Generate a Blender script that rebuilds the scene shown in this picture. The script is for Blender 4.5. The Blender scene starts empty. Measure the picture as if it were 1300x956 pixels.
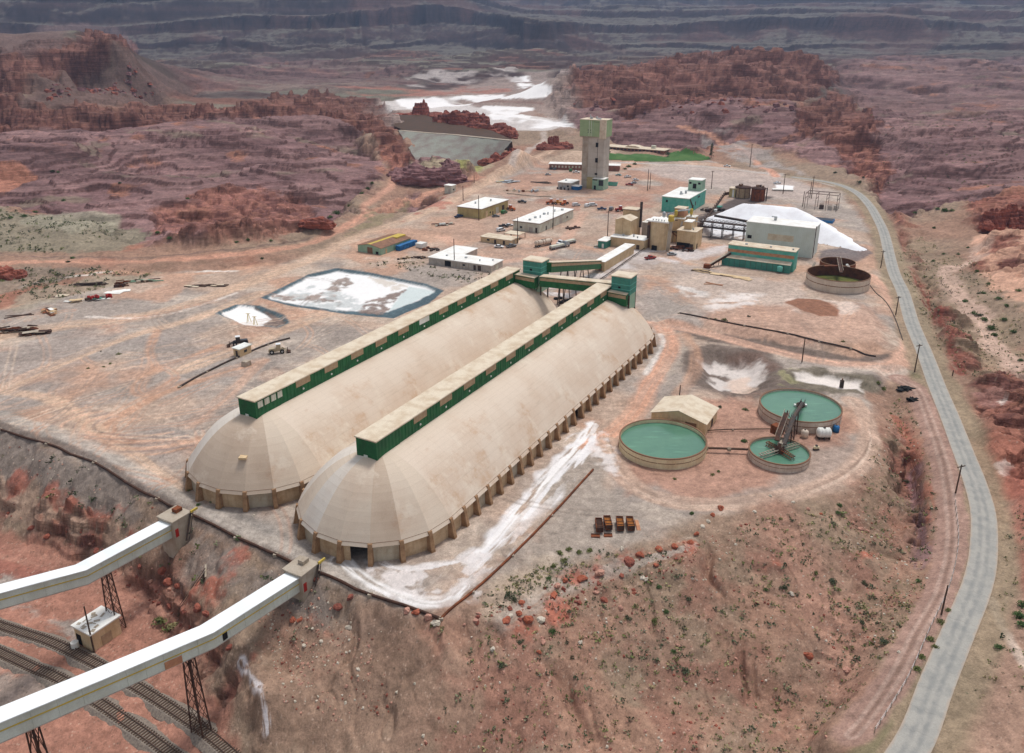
import bpy, bmesh, math, random
import numpy as np
from mathutils import Vector, Matrix
R = math.radians
random.seed(7); rng = np.random.default_rng(7)
scene = bpy.context.scene
C = scene.collection

# ---------------------------------------------------------------- camera, light, exposure
F_PX, PITCH, HC = 1040.0, math.atan((433-38)/1040.0), 100.0      # drone 100 m above the plant yard
cam_d = bpy.data.cameras.new("camera"); cam = bpy.data.objects.new("camera", cam_d); C.objects.link(cam)
cam.location = (0, 0, HC); cam.rotation_euler = (R(90)-PITCH, 0, 0)
cam_d.sensor_fit = 'HORIZONTAL'; cam_d.sensor_width = 36.0; cam_d.lens = 36.0*F_PX/1300.0
cam_d.shift_y = -45.0/1300.0
cam_d.clip_start = 1.0; cam_d.clip_end = 60000.0
scene.camera = cam

SUN_EL, SUN_AZ = 66.0, 35.0            # azimuth measured from +Y towards +X
world = bpy.data.worlds.new("World"); scene.world = world; world.use_nodes = True
wn, wl = world.node_tree.nodes, world.node_tree.links
wn.clear()
sky = wn.new('ShaderNodeTexSky'); sky.sky_type = 'NISHITA'; sky.sun_disc = False
sky.sun_elevation = R(SUN_EL); sky.sun_rotation = R(SUN_AZ)
sky.air_density = 1.0; sky.dust_density = 6.0; sky.ozone_density = 1.0; sky.altitude = 1200
hsv = wn.new('ShaderNodeHueSaturation'); hsv.inputs['Saturation'].default_value = 0.28
bg = wn.new('ShaderNodeBackground'); bg.inputs['Strength'].default_value = 0.11
wo = wn.new('ShaderNodeOutputWorld')
wl.new(sky.outputs[0], hsv.inputs['Color']); wl.new(hsv.outputs[0], bg.inputs['Color']); wl.new(bg.outputs[0], wo.inputs['Surface'])
sd = bpy.data.lights.new("sun", 'SUN'); sd.energy = 1.5; sd.angle = R(11); sd.color = (1.0, 0.965, 0.92)
so = bpy.data.objects.new("sun", sd); C.objects.link(so)
_sv = Vector((math.sin(R(SUN_AZ))*math.cos(R(SUN_EL)), math.cos(R(SUN_AZ))*math.cos(R(SUN_EL)), math.sin(R(SUN_EL))))
so.rotation_euler = _sv.to_track_quat('Z', 'Y').to_euler(); so.location = (0, 0, 300)
scene.view_settings.view_transform = 'Standard'; scene.view_settings.look = 'None'
scene.view_settings.exposure = 0.56; scene.view_settings.gamma = 1.0
scene.cycles.volume_bounces = 0; scene.cycles.max_bounces = 6; scene.cycles.diffuse_bounces = 3
scene.cycles.volume_max_steps = 64

# ---------------------------------------------------------------- helpers: survey from the photograph
def ray(x, y):
    a = (x-650)/F_PX; b = (433-y)/F_PX
    return np.array([a, math.cos(PITCH)+b*math.sin(PITCH), -math.sin(PITCH)+b*math.cos(PITCH)])
def P(x, y, z=0.0):
    d = ray(x, y); t = (z-HC)/d[2]
    return np.array([d[0]*t, d[1]*t, z])
def Q(x, y, D):
    d = ray(x, y); t = D/math.hypot(d[0], d[1])
    return np.array([d[0]*t, d[1]*t, HC+d[2]*t])
def projy(X):
    y, z = X[1], X[2]-HC
    zc = y*math.cos(PITCH)-z*math.sin(PITCH); yc = y*math.sin(PITCH)+z*math.cos(PITCH)
    return 433-F_PX*yc/zc
def hgt(bx, by, ty, z0=0.0):
    b = P(bx, by, z0); lo, hi = 0.0, 90.0
    for _ in range(40):
        m = (lo+hi)/2
        if projy((b[0], b[1], z0+m)) > ty: lo = m
        else: hi = m
    return lo

def lin(c):
    c = np.asarray(c, float)/255.0
    return np.where(c <= 0.04045, c/12.92, ((c+0.055)/1.055)**2.4)
def L4(c, k=1.0):
    v = lin(c)*k
    return (float(v[0]), float(v[1]), float(v[2]), 1.0)

# ---------------------------------------------------------------- helpers: materials
def mat(name, c, c2=None, scale=0.6, rough=0.85, bump=0.0, bscale=4.0, stripe=None, streak=0.0, metallic=0.0, fine=0.12, patch=(0.42, 0.62), spec=0.25):
    """base colour c, irregular patches of c2, vertical rain streaks, optional corrugation relief (stripe = period in metres, axis)"""
    m = bpy.data.materials.new(name); m.use_nodes = True
    n, l = m.node_tree.nodes, m.node_tree.links
    b = n['Principled BSDF']; b.inputs['Roughness'].default_value = rough; b.inputs['Metallic'].default_value = metallic
    b.inputs['Specular IOR Level'].default_value = spec
    tc = n.new('ShaderNodeTexCoord')
    col = None
    rgb = n.new('ShaderNodeRGB'); rgb.outputs[0].default_value = L4(c); col = rgb.outputs[0]
    def mix(fac, a, bcol, mode='MIX'):
        x = n.new('ShaderNodeMix'); x.data_type = 'RGBA'; x.blend_type = mode
        if isinstance(fac, (int, float)): x.inputs[0].default_value = fac
        else: l.new(fac, x.inputs[0])
        for s, v in ((6, a), (7, bcol)):
            if isinstance(v, tuple): x.inputs[s].default_value = v
            else: l.new(v, x.inputs[s])
        return x.outputs[2]
    def noise(s, det=5.0, vec=None, rgh=0.6):
        t = n.new('ShaderNodeTexNoise'); t.inputs['Scale'].default_value = s; t.inputs['Detail'].default_value = det
        t.inputs['Roughness'].default_value = rgh
        l.new(vec if vec else tc.outputs['Object'], t.inputs['Vector']); return t.outputs['Fac']
    def ramp(f, a, bb):
        r = n.new('ShaderNodeMapRange'); r.inputs[1].default_value = a; r.inputs[2].default_value = bb; r.clamp = True
        l.new(f, r.inputs[0]); return r.outputs[0]
    if c2 is not None:
        col = mix(ramp(noise(scale), *patch), col, L4(c2))
    if streak > 0:
        mp = n.new('ShaderNodeMapping'); mp.inputs['Scale'].default_value = (1.6, 1.6, 0.12); l.new(tc.outputs['Object'], mp.inputs['Vector'])
        f = ramp(noise(1.0, 4, mp.outputs[0]), 0.45, 0.8)
        mm = n.new('ShaderNodeMath'); mm.operation = 'MULTIPLY'; mm.inputs[1].default_value = streak*0.6; l.new(f, mm.inputs[0])
        col = mix(mm.outputs[0], col, L4((120, 90, 65)))
    if fine > 0:
        f = ramp(noise(3.5, 6, rgh=0.75), 0.25, 0.75)
        x = n.new('ShaderNodeMapRange'); x.inputs[3].default_value = 1-fine; x.inputs[4].default_value = 1+fine; l.new(f, x.inputs[0])
        cc = n.new('ShaderNodeCombineColor')
        for i in range(3): l.new(x.outputs[0], cc.inputs[i])
        col = mix(1.0, col, cc.outputs[0], 'MULTIPLY')
    l.new(col, b.inputs['Base Color'])
    if bump > 0 or stripe:
        bp = n.new('ShaderNodeBump'); bp.inputs['Distance'].default_value = 0.12; bp.inputs['Strength'].default_value = max(bump, 0.5 if stripe else 0)
        if stripe:
            w = n.new('ShaderNodeTexWave'); w.bands_direction = stripe[1]; w.inputs['Scale'].default_value = 0.314/stripe[0]*1.0
            w.inputs['Distortion'].default_value = 0.0; l.new(tc.outputs['Object'], w.inputs['Vector']); l.new(w.outputs['Fac'], bp.inputs['Height'])
        else: l.new(noise(bscale, 6), bp.inputs['Height'])
        l.new(bp.outputs[0], b.inputs['Normal'])
    return m

# ---------------------------------------------------------------- helpers: meshes and things
class MB:
    def __init__(s): s.v = []; s.f = []; s.smooth = []
    def add(s, vs, fs, sm=False):
        o = len(s.v); s.v += [tuple(map(float, q)) for q in vs]
        for q in fs: s.f.append(tuple(o+i for i in q)); s.smooth.append(sm)
        return s
    def box(s, c, d, rz=0.0, M=None):
        hx, hy, hz = d[0]/2, d[1]/2, d[2]/2
        ca, sa = math.cos(rz), math.sin(rz); vs = []
        for z in (-hz, hz):
            for x, y in ((-hx, -hy), (hx, -hy), (hx, hy), (-hx, hy)):
                vs.append((c[0]+x*ca-y*sa, c[1]+x*sa+y*ca, c[2]+z))
        if M is not None: vs = [tuple(M @ Vector(q)) for q in vs]
        return s.add(vs, [(3, 2, 1, 0), (4, 5, 6, 7), (0, 1, 5, 4), (1, 2, 6, 5), (2, 3, 7, 6), (3, 0, 4, 7)])
    def bx(s, x0, x1, y0, y1, z0, z1): return s.box(((x0+x1)/2, (y0+y1)/2, (z0+z1)/2), (x1-x0, y1-y0, z1-z0))
    def prism(s, poly, z0, z1, axis='z'):
        n = len(poly)
        f = {'z': lambda a, b, h: (a, b, h), 'y': lambda a, b, h: (a, h, b), 'x': lambda a, b, h: (h, a, b)}[axis]
        vs = [f(a, b, z0) for a, b in poly]+[f(a, b, z1) for a, b in poly]
        fs = [tuple(range(n))[::-1], tuple(range(n, 2*n))]+[(i, (i+1) % n, n+(i+1) % n, n+i) for i in range(n)]
        return s.add(vs, fs)
    def tube(s, p, q, r, r2=None, n=8, cap=True, sm=True):
        p, q = Vector(p), Vector(q); r2 = r if r2 is None else r2
        d = (q-p); 
        if d.length < 1e-6: return s
        d.normalize(); a = d.orthogonal().normalized(); b = d.cross(a)
        vs = []
        for c, rr in ((p, r), (q, r2)):
            for i in range(n):
                t = 2*math.pi*i/n; vs.append(tuple(c+a*math.cos(t)*rr+b*math.sin(t)*rr))
        s.add(vs, [(i, (i+1) % n, n+(i+1) % n, n+i) for i in range(n)], sm)
        if cap: s.add(vs, [tuple(range(n))[::-1], tuple(range(n, 2*n))])
        return s
    def bar(s, p, q, w, h=None):
        """rectangular member from p to q, w wide and h high"""
        p, q = Vector(p), Vector(q); h = w if h is None else h
        d = (q-p).normalized(); up = Vector((0, 0, 1)) if abs(d.z) < 0.95 else Vector((0, 1, 0))
        a = d.cross(up).normalized(); b = a.cross(d)
        vs = [tuple(c+a*sx*w/2+b*sz*h/2) for c in (p, q) for sx, sz in ((-1, -1), (1, -1), (1, 1), (-1, 1))]
        return s.add(vs, [(0, 1, 2, 3), (7, 6, 5, 4), (0, 4, 5, 1), (1, 5, 6, 2), (2, 6, 7, 3), (3, 7, 4, 0)])
    def lathe(s, prof, n=32, c=(0, 0), sm=True, a0=0.0, a1=2*math.pi):
        full = abs(a1-a0-2*math.pi) < 1e-6; m = n if full else n+1; vs = []
        for r, z in prof:
            for i in range(m):
                t = a0+(a1-a0)*i/n; vs.append((c[0]+r*math.cos(t), c[1]+r*math.sin(t), z))
        fs = []
        for j in range(len(prof)-1):
            for i in range(n):
                k = (i+1) % m if full else i+1
                fs.append((j*m+i, j*m+k, (j+1)*m+k, (j+1)*m+i))
        return s.add(vs, fs, sm)
    def build(s, name, m, parent=None, loc=None, rz=None):
        me = bpy.data.meshes.new(name); me.from_pydata(s.v, [], s.f)
        if any(s.smooth): me.polygons.foreach_set('use_smooth', s.smooth)
        me.update()
        if m: me.materials.append(m)
        o = bpy.data.objects.new(name, me); C.objects.link(o)
        if parent is not None: o.parent = parent
        if loc is not None: o.location = loc
        if rz is not None: o.rotation_euler = (0, 0, rz)
        return o
def tag(o, label=None, cat=None, group=None, kind=None):
    if label: o['label'] = label
    if cat: o['category'] = cat
    if group: o['group'] = group
    if kind: o['kind'] = kind
    return o
def thing(name, label, cat, loc=(0, 0, 0), rz=0.0, group=None):
    o = bpy.data.objects.new(name, None); C.objects.link(o); o.empty_display_size = 0.5
    o.location = tuple(float(q) for q in loc); o.rotation_euler = (0, 0, rz)
    return tag(o, label, cat, group)
def copy_tree(o, parent=None):
    c = o.copy(); C.objects.link(c)
    if parent is not None: c.parent = parent
    for ch in list(o.children): copy_tree(ch, c)
    return c
def dup(o, loc, rz, label=None, group=None, sc=None):
    c = copy_tree(o); c.location = tuple(float(q) for q in loc); c.rotation_euler = (0, 0, rz)
    if label: c['label'] = label
    if group: c['group'] = group
    if sc is not None: c.scale = sc if isinstance(sc, tuple) else (sc, sc, sc)
    return c
def repaint(o, partnames, m):
    for ch in o.children:
        if ch.name.split('.')[0] in partnames:
            ch.material_slots[0].link = 'OBJECT'; ch.material_slots[0].material = m

# ---------------------------------------------------------------- numpy noise
def _h(ix, iy, seed):
    h = (ix.astype(np.int64)*374761393 + iy.astype(np.int64)*668265263 + seed*974634777) & 0xffffffff
    h = ((h ^ (h >> 13))*1274126177) & 0xffffffff
    h = ((h ^ (h >> 16))*2246822519) & 0xffffffff
    return ((h ^ (h >> 15)) & 0xffffff)/float(0xffffff)
def vn(x, y, s=0):
    ix = np.floor(x); iy = np.floor(y); fx = x-ix; fy = y-iy
    fx = fx*fx*fx*(fx*(fx*6-15)+10); fy = fy*fy*fy*(fy*(fy*6-15)+10)
    ix = ix.astype(np.int64); iy = iy.astype(np.int64)
    a = _h(ix, iy, s); b = _h(ix+1, iy, s); c = _h(ix, iy+1, s); d = _h(ix+1, iy+1, s)
    return (a*(1-fx)+b*fx)*(1-fy)+(c*(1-fx)+d*fx)*fy*1.0
def fbm(x, y, o=4, s=0, g=0.5):
    t = 0; a = 1; n = 0
    for i in range(o):
        t = t+a*(vn(x, y, s+i*17)*2-1); n += a; a *= g
        x, y = x*1.63+y*1.19+3.1, y*1.63-x*1.19+7.7
    return t/n*1.6
def ridged(x, y, o=4, s=0):
    t = 0; a = 1; n = 0
    for i in range(o):
        t = t+a*(1-np.abs(vn(x, y, s+i*13)*2-1)); n += a; a *= 0.5
        x, y = x*1.63+y*1.19+3.1, y*1.63-x*1.19+7.7
    return t/n
def cell(x, y, s=0):
    ix = np.floor(x).astype(np.int64); iy = np.floor(y).astype(np.int64)
    f1 = np.full(x.shape, 9.0); f2 = np.full(x.shape, 9.0); idv = np.zeros(x.shape)
    for dx in (-1, 0, 1):
        for dy in (-1, 0, 1):
            cx = ix+dx; cy = iy+dy
            px = cx+_h(cx, cy, s); py = cy+_h(cx, cy, s+5)
            d = np.hypot(px-x, py-y)
            near = d < f1
            f2 = np.where(near, f1, np.minimum(f2, d)); idv = np.where(near, _h(cx, cy, s+9), idv); f1 = np.where(near, d, f1)
    return f1, f2, idv
def sst(a, b, x):
    t = np.clip((x-a)/(b-a), 0, 1); return t*t*(3-2*t)
def poly_sd(X, Y, poly):
    """signed distance (positive inside) to a closed polygon"""
    poly = np.asarray(poly)[:, :2]; n = len(poly)
    d = np.full(X.shape, 1e9); ins = np.zeros(X.shape, bool)
    for i in range(n):
        a = poly[i]; b = poly[(i+1) % n]; e = b-a; L = e@e+1e-9
        t = np.clip(((X-a[0])*e[0]+(Y-a[1])*e[1])/L, 0, 1)
        d = np.minimum(d, np.hypot(X-a[0]-t*e[0], Y-a[1]-t*e[1]))
        c = (a[1] > Y) != (b[1] > Y)
        with np.errstate(divide='ignore', invalid='ignore'):
            xi = a[0]+(Y-a[1])/(b[1]-a[1]+1e-12)*e[0]
        ins ^= c & (X < xi)
    return np.where(ins, d, -d)
def line_d(X, Y, pts):
    """distance to a polyline, signed side and arc position"""
    pts = np.asarray(pts)[:, :2]; d = np.full(X.shape, 1e9); sd = np.zeros(X.shape); s0 = 0.0; S = np.zeros(X.shape)
    for i in range(len(pts)-1):
        a, b = pts[i], pts[i+1]; e = b-a; L = math.sqrt(e@e)+1e-9
        t = np.clip(((X-a[0])*e[0]+(Y-a[1])*e[1])/(L*L), 0, 1)
        q = np.hypot(X-a[0]-t*e[0], Y-a[1]-t*e[1]); k = q < d
        cr = e[0]*(Y-a[1])-e[1]*(X-a[0])
        d = np.where(k, q, d); sd = np.where(k, np.sign(cr)*q, sd); S = np.where(k, s0+t*L, S); s0 += L
    return d, sd, S
def smooth_line(pts, n=8):
    """Catmull-Rom through the points"""
    p = [np.asarray(q, float) for q in pts]; p = [2*p[0]-p[1]]+p+[2*p[-1]-p[-2]]; out = []
    for i in range(1, len(p)-2):
        for k in range(n):
            t = k/n; a, b, c, d = p[i-1], p[i], p[i+1], p[i+2]
            out.append(0.5*((2*b)+(c-a)*t+(2*a-5*b+4*c-d)*t*t+(3*b-a-3*c+d)*t**3))
    out.append(p[-2]); return np.array(out)
# ================================================================ TERRAIN
def _rows(r0, r1):
    r = [r0]
    while r[-1] < r1:
        q = r[-1]; r.append(q+max(0.3, 1.0/(1.0/(2.0e-5*q*q)+1.0/(0.0056*q))))
    return np.array(r)
ROW = _rows(58.0, 12000.0)
COL = np.concatenate([np.linspace(-66, -42.5, 40), np.linspace(-42, 42, 1000), np.linspace(42.5, 66, 40)])*math.pi/180
NR, NC = len(ROW), len(COL)
TH, RR = np.meshgrid(COL, ROW)                       # (NR, NC)
X = RR*np.sin(TH); Y = RR*np.cos(TH)

# --- broad relief: surveyed spot heights, linear radial basis in (bearing, log distance)
pts = []
def S(z, *xy):
    for a, b in xy: pts.append(P(a, b, z))
def SQ(D, *xy):
    for a, b in xy: pts.append(Q(a, b, D))
# canyon and slopes in the foreground
S(0, (-60, 525), (0, 540), (60, 558), (120, 585), (200, 630), (250, 655), (300, 684), (350, 705), (400, 724), (440, 742), (480, 760), (520, 775), (560, 790))
S(-6, (-40, 590), (20, 612), (60, 632), (100, 650), (140, 668), (180, 690), (215, 722), (240, 755), (270, 785), (300, 815), (320, 845), (330, 880))
S(-13.5, (-40, 640), (0, 655), (40, 672), (70, 690), (110, 705), (150, 725), (185, 758), (215, 795), (245, 830), (270, 860), (280, 900))
S(-15, (0, 720), (60, 740), (120, 770), (170, 810), (200, 850), (100, 830), (40, 790), (0, 850), (60, 890), (160, 900), (240, 940), (0, 950), (-80, 700), (-80, 800), (100, 940))
S(-5, (380, 790), (430, 800), (480, 815)); S(-9, (360, 850), (340, 830)); S(-8, (410, 866)); S(-5.5, (490, 860)); S(-3, (540, 830), (590, 830)); S(-13, (400, 950), (320, 930)); S(-10, (500, 950), (650, 950)); S(-6, (560, 880))
S(-0.6, (640, 770), (700, 735), (780, 705), (840, 680), (900, 655), (1000, 648), (1060, 640), (1100, 610), (1118, 560), (1110, 520))
S(-3, (690, 790), (760, 755), (860, 735), (950, 700), (1020, 690)); S(-6.5, (700, 866), (820, 800), (900, 780), (1000, 760)); S(-10, (800, 866), (920, 840), (700, 940)); S(-11.5, (1000, 850), (1060, 866), (900, 940)); S(-12, (1050, 950))
S(-4, (1080, 700), (1100, 650)); S(-7, (1060, 780), (1110, 740)); S(-6.5, (1120, 800), (1150, 700), (1160, 660)); S(-5, (1150, 600), (1165, 560), (1150, 520))
S(-5, (1195, 590), (1208, 650), (1206, 700), (1190, 760), (1150, 840)); S(-6, (1100, 930))
S(-4, (1200, 866), (1160, 940)); S(-3.6, (1240, 750)); S(-3, (1250, 660)); S(-2.5, (1225, 580)); S(-1.5, (1190, 490)); S(-0.8, (1160, 420)); S(0, (1130, 340), (1110, 280), (1060, 238))
S(-5, (1220, 420), (1260, 470), (1200, 385), (1290, 440)); S(-4, (1180, 335), (1170, 310)); S(-2, (1230, 520)); S(5, (1260, 535), (1300, 510)); S(3, (1300, 550)); S(0, (1275, 600), (1300, 640), (1290, 700)); S(-2, (1290, 800)); S(-3.5, (1290, 866)); S(-5, (1280, 950))
S(6, (1235, 262)); S(10, (1270, 250)); S(13, (1300, 240)); S(9, (1295, 300)); S(-1, (1240, 325), (1225, 300)); S(6, (1300, 345)); S(1, (1275, 390))
S(2, (1140, 265)); S(6, (1185, 245)); S(5, (1130, 215)); S(10, (1200, 205)); S(14, (1280, 205)); S(10, (1095, 185)); S(18, (1200, 155)); S(22, (1290, 155)); S(20, (1085, 155), (1060, 130)); S(15, (1045, 170)); S(6, (1020, 195)); S(5, (960, 185)); S(11, (900, 165), (850, 165)); S(9, (800, 170)); S(18, (820, 152)); S(26, (900, 142)); S(28, (1000, 130)); S(24, (1150, 130), (1250, 130))
# the plant yard
S(0, (0, 480), (100, 500), (0, 430), (150, 420), (300, 420), (200, 560), (450, 400), (600, 330), (500, 320), (700, 250), (760, 240), (620, 260), (850, 330), (900, 300), (1000, 330), (1080, 300), (1000, 380), (1100, 400), (900, 400), (830, 480), (700, 640), (640, 720), (780, 640), (780, 600), (900, 540), (1000, 600), (1060, 570), (950, 215), (850, 212), (1040, 232), (700, 215), (600, 245), (400, 330), (200, 350), (60, 375), (-60, 420), (-60, 480))
S(2, (0, 340), (-60, 350)); S(1, (60, 328), (150, 332), (250, 326), (330, 316), (400, 305)); S(0, (445, 285), (500, 262), (560, 238), (650, 207))
# slickrock on the left, rising away
S(26, (-60, 150), (0, 150), (100, 148), (200, 145), (300, 148)); S(21, (400, 152)); S(13, (460, 175)); S(9, (50, 225), (-50, 230)); S(12, (150, 212)); S(14, (250, 200), (350, 188)); S(12, (430, 200)); S(8, (472, 222)); S(3, (30, 295)); S(1.5, (180, 305), (300, 312), (400, 295)); S(3, (445, 262)); S(0, (480, 258), (505, 238), (540, 236)); S(7, (545, 212)); S(1, (600, 225)); S(7, (100, 284)); S(4, (40, 306)); S(9, (300, 255)); S(7, (360, 245))
S(20, (100, 137), (400, 137)); S(18, (250, 134)); S(22, (300, 120), (220, 122)); S(15, (480, 160)); S(1, (560, 208), (610, 212)); S(9.5, (520, 160), (640, 165), (580, 163), (550, 160), (610, 165)); S(4, (660, 185)); S(3, (700, 190)); S(14, (500, 140), (650, 150), (600, 130), (710, 158)); S(17, (650, 110), (560, 122)); S(20, (690, 100))
S(26, (300, 100), (400, 100)); S(24, (500, 100)); S(30, (300, 82), (450, 82)); S(28, (600, 88)); S(36, (500, 70), (250, 72)); S(30, (1150, 100)); S(32, (1280, 100)); S(38, (1200, 80)); S(26, (660, 85)); S(36, (1120, 72))
# upper-left butte
S(24, (-40, 142), (0, 138), (100, 131), (190, 128)); S(22, (214, 119))
SQ(960, (-60, 115), (20, 112)); SQ(1020, (80, 106)); SQ(1060, (140, 96)); SQ(1085, (168, 84)); SQ(1110, (188, 92)); SQ(1200, (205, 105))
SQ(985, (-60, 84), (15, 80)); SQ(1040, (80, 68)); SQ(1078, (140, 58)); SQ(1098, (163, 54)); SQ(1200, (60, 42), (-40, 40)); SQ(1230, (112, 36), (145, 44)); SQ(1500, (150, 92)); SQ(1600, (60, 92))
# butte behind the mine
S(15, (695, 138), (745, 146), (690, 118)); SQ(1010, (705, 122)); SQ(1030, (712, 100), (760, 108)); SQ(1060, (722, 92)); SQ(1120, (760, 86)); SQ(1160, (800, 82), (860, 80)); SQ(1220, (950, 74)); SQ(1250, (1010, 76)); SQ(1260, (1050, 86)); SQ(1300, (1068, 108)); SQ(1000, (850, 122), (920, 125)); SQ(1050, (1000, 118)); S(20, (1070, 118))
for th in np.linspace(-70, 70, 15):
    for D, z in ((55, -14), (2300, 34), (3000, 40), (6000, 60), (14000, 80)):
        if D == 55 and th > -5: z = -12
        pts.append(np.array([D*math.sin(R(th)), D*math.cos(R(th)), z]))
S(18, (498, 166), (488, 172)); S(11, (508, 186)); S(4, (520, 205)); S(18, (656, 181)); S(8, (640, 198))
pts = np.array(pts); kx = np.arctan2(pts[:, 0], pts[:, 1]); ky = np.log(np.hypot(pts[:, 0], pts[:, 1]))
def _phi(ax, ay, bx, by): return np.sqrt((ax[:, None]-bx[None])**2+((ay[:, None]-by[None])*0.8)**2+1e-5)
A = _phi(kx, ky, kx, ky)-0.004*np.eye(len(kx)); A = np.vstack([np.hstack([A, np.ones((len(kx), 1))]), np.append(np.ones(len(kx)), 0)])
W = np.linalg.solve(A, np.append(pts[:, 2], 0.0))
cs_r = np.unique(np.append(np.arange(0, NR, 3), NR-1)); cs_c = np.unique(np.append(np.arange(0, NC, 4), NC-1))
ct, cr = np.meshgrid(COL[cs_c], np.log(ROW[cs_r])); Hc = np.empty(ct.size); ctf, crf = ct.ravel(), cr.ravel()
for i in range(0, ct.size, 4000):
    Hc[i:i+4000] = _phi(ctf[i:i+4000], crf[i:i+4000], kx, ky) @ W[:-1]+W[-1]
Hc = Hc.reshape(ct.shape)
tmp = np.array([np.interp(np.arange(NC), cs_c, row) for row in Hc])
H = np.array([np.interp(np.arange(NR), cs_r, tmp[:, j]) for j in range(NC)]).T.copy(); del tmp

def Hat(x, y):
    """terrain height at any point (bilinear on the survey grid)"""
    x = np.asarray(x, float); y = np.asarray(y, float)
    i = np.interp(np.hypot(x, y), ROW, np.arange(NR)); j = np.interp(np.arctan2(x, y), COL, np.arange(NC))
    i0 = np.clip(i.astype(int), 0, NR-2); j0 = np.clip(j.astype(int), 0, NC-2); fi = i-i0; fj = j-j0
    return (H[i0, j0]*(1-fj)+H[i0, j0+1]*fj)*(1-fi)+(H[i0+1, j0]*(1-fj)+H[i0+1, j0+1]*fj)*fi
def G(x, y):
    """the terrain point seen at a place in the photograph"""
    d = ray(x, y); hd = math.hypot(d[0], d[1]); th = math.atan2(d[0], d[1]); sl = d[2]/hd
    j = np.interp(th, COL, np.arange(NC)); j0 = int(min(max(j, 0), NC-2)); fj = j-j0
    prof = H[:, j0]*(1-fj)+H[:, j0+1]*fj; g = HC+sl*ROW-prof
    k = np.argmax(g < 0)
    if g[k] >= 0: k = NR-1
    if k == 0: r = ROW[0]
    else: r = ROW[k-1]+(ROW[k]-ROW[k-1])*g[k-1]/(g[k-1]-g[k]+1e-12)
    p = np.array([r*math.sin(th), r*math.cos(th), 0.0]); p[2] = HC+sl*r
    return p
def GL(xy): return np.array([G(a, b) for a, b in xy])

def subset(poly, pad):
    p = np.asarray(poly); return np.where((X > p[:, 0].min()-pad) & (X < p[:, 0].max()+pad) & (Y > p[:, 1].min()-pad) & (Y < p[:, 1].max()+pad))
def poly_mask(xy, feather=3.0, warp=0.0, ws=10.0, seed=0, world=None):
    poly = GL(xy) if world is None else world
    k = subset(poly, feather+warp+2); x, y = X[k], Y[k]
    sd = poly_sd(x, y, poly)
    if warp: sd = sd+warp*fbm(x/ws, y/ws, 6, seed, 0.62)
    return k, sst(-feather/2, feather/2, sd), sd

# --- flatten the yard
padp = [(-70, 515), (0, 535), (100, 568), (200, 624), (300, 678), (400, 716), (480, 755), (556, 784), (600, 748), (680, 700), (745, 705), (830, 678), (900, 648), (1000, 638), (1075, 620), (1100, 570), (1100, 520), (1100, 500), (1150, 470), (1158, 430), (1135, 370), (1115, 330), (1098, 285), (1070, 242), (980, 222), (900, 203), (770, 203), (690, 200), (650, 212), (600, 236), (560, 252), (500, 282), (440, 306), (380, 330), (300, 342), (200, 348), (100, 372), (0, 392), (-70, 400)]
k, m, sd_ = poly_mask(padp, 9.0); H[k] = H[k]*(1-m)

# --- far mesas: stepped cliffs with benches between
ur, vr = X/1100.0, Y/1100.0
lob = 420*fbm(ur*1.6, vr*0.9, 4, 31, 0.55)+520*(ridged(TH*7+0.5, RR*0+2.2+RR/6000, 4, 77)-0.55)
fine_ = 70*ridged(X/170, Y/260, 4, 41)+22*ridged(X/45, Y/90, 3, 44)
Rm = RR+lob+fine_
def cliff(r0, w, h, wob=1.0, s=0):
    t = np.clip((Rm+wob*160*fbm(X/700, Y/700, 3, 300+s)-r0)/w, 0, 1)
    return h*(0.5*sst(0, 0.85, t)+0.5*sst(0.78, 0.86, t))
amp = 0.55+0.9*vn(TH*5+1.3, RR*0+0.7, 12)
lf = sst(0.02, -0.10, TH)
H += cliff(2600, 420, 24, 2, 1)+cliff(2950, 300, 1.0, 1.2, 2)*(58+30*lf)*amp+cliff(3230, 420, 1.0, 0.8, 3)*(46+70*lf)*(1.6-0.6*amp)+cliff(3700, 300, 22, 1.5, 8)+cliff(4350, 560, 210, 1, 4)+cliff(4950, 420, 150, 1, 5)+cliff(6500, 700, 180, 1, 6)+cliff(7600, 800, 220, 1, 7)
H += sst(2300, 4000, RR)*6*fbm(X/120, Y/120, 4, 5)
farw = sst(1150, 1700, RR)*(1-sst(2500, 2900, RR))
# low ledges across the plain
led = fbm(X/380, Y/200, 5, 52)*26; H += farw*(np.floor(led/5)*5+5*sst(0.86, 1.0, led/5-np.floor(led/5)))*0.8

# --- masks for ground kinds
ROCKM = np.zeros_like(H); REDM = np.zeros_like(H); SCRUB = np.zeros_like(H); SALT = np.zeros_like(H)
def setmask(A_, xy, val=1.0, feather=6, warp=6, ws=14, seed=3):
    k, m, _ = poly_mask(xy, feather, warp, ws, seed); A_[k] = A_[k]*(1-m)+val*m; return k, m
# slickrock (purple) and broken red rock
slick = [[(-60, 150), (0, 147), (100, 145), (200, 143), (330, 140), (420, 150), (470, 175), (488, 215), (470, 235), (440, 268), (400, 292), (330, 305), (250, 312), (170, 305), (120, 285), (0, 262), (-60, 265)],
         [(500, 222), (520, 195), (545, 186), (575, 200), (600, 222), (560, 232), (510, 232)],
         [(480, 258), (520, 238), (555, 240), (560, 252), (520, 268), (485, 270)],
         [(700, 140), (760, 148), (800, 146), (860, 132), (950, 128), (1012, 138), (1030, 175), (1000, 195), (950, 178), (900, 182), (880, 196), (800, 186), (765, 178), (720, 160)],
         [(1040, 150), (1080, 140), (1200, 140), (1310, 140), (1380, 150), (1380, 235), (1300, 232), (1230, 248), (1200, 262), (1150, 270), (1120, 262), (1100, 230), (1040, 205), (1010, 190)]]
for i, s in enumerate(slick): setmask(ROCKM, s, 1, 10, 10, 20, 3+i)
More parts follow.
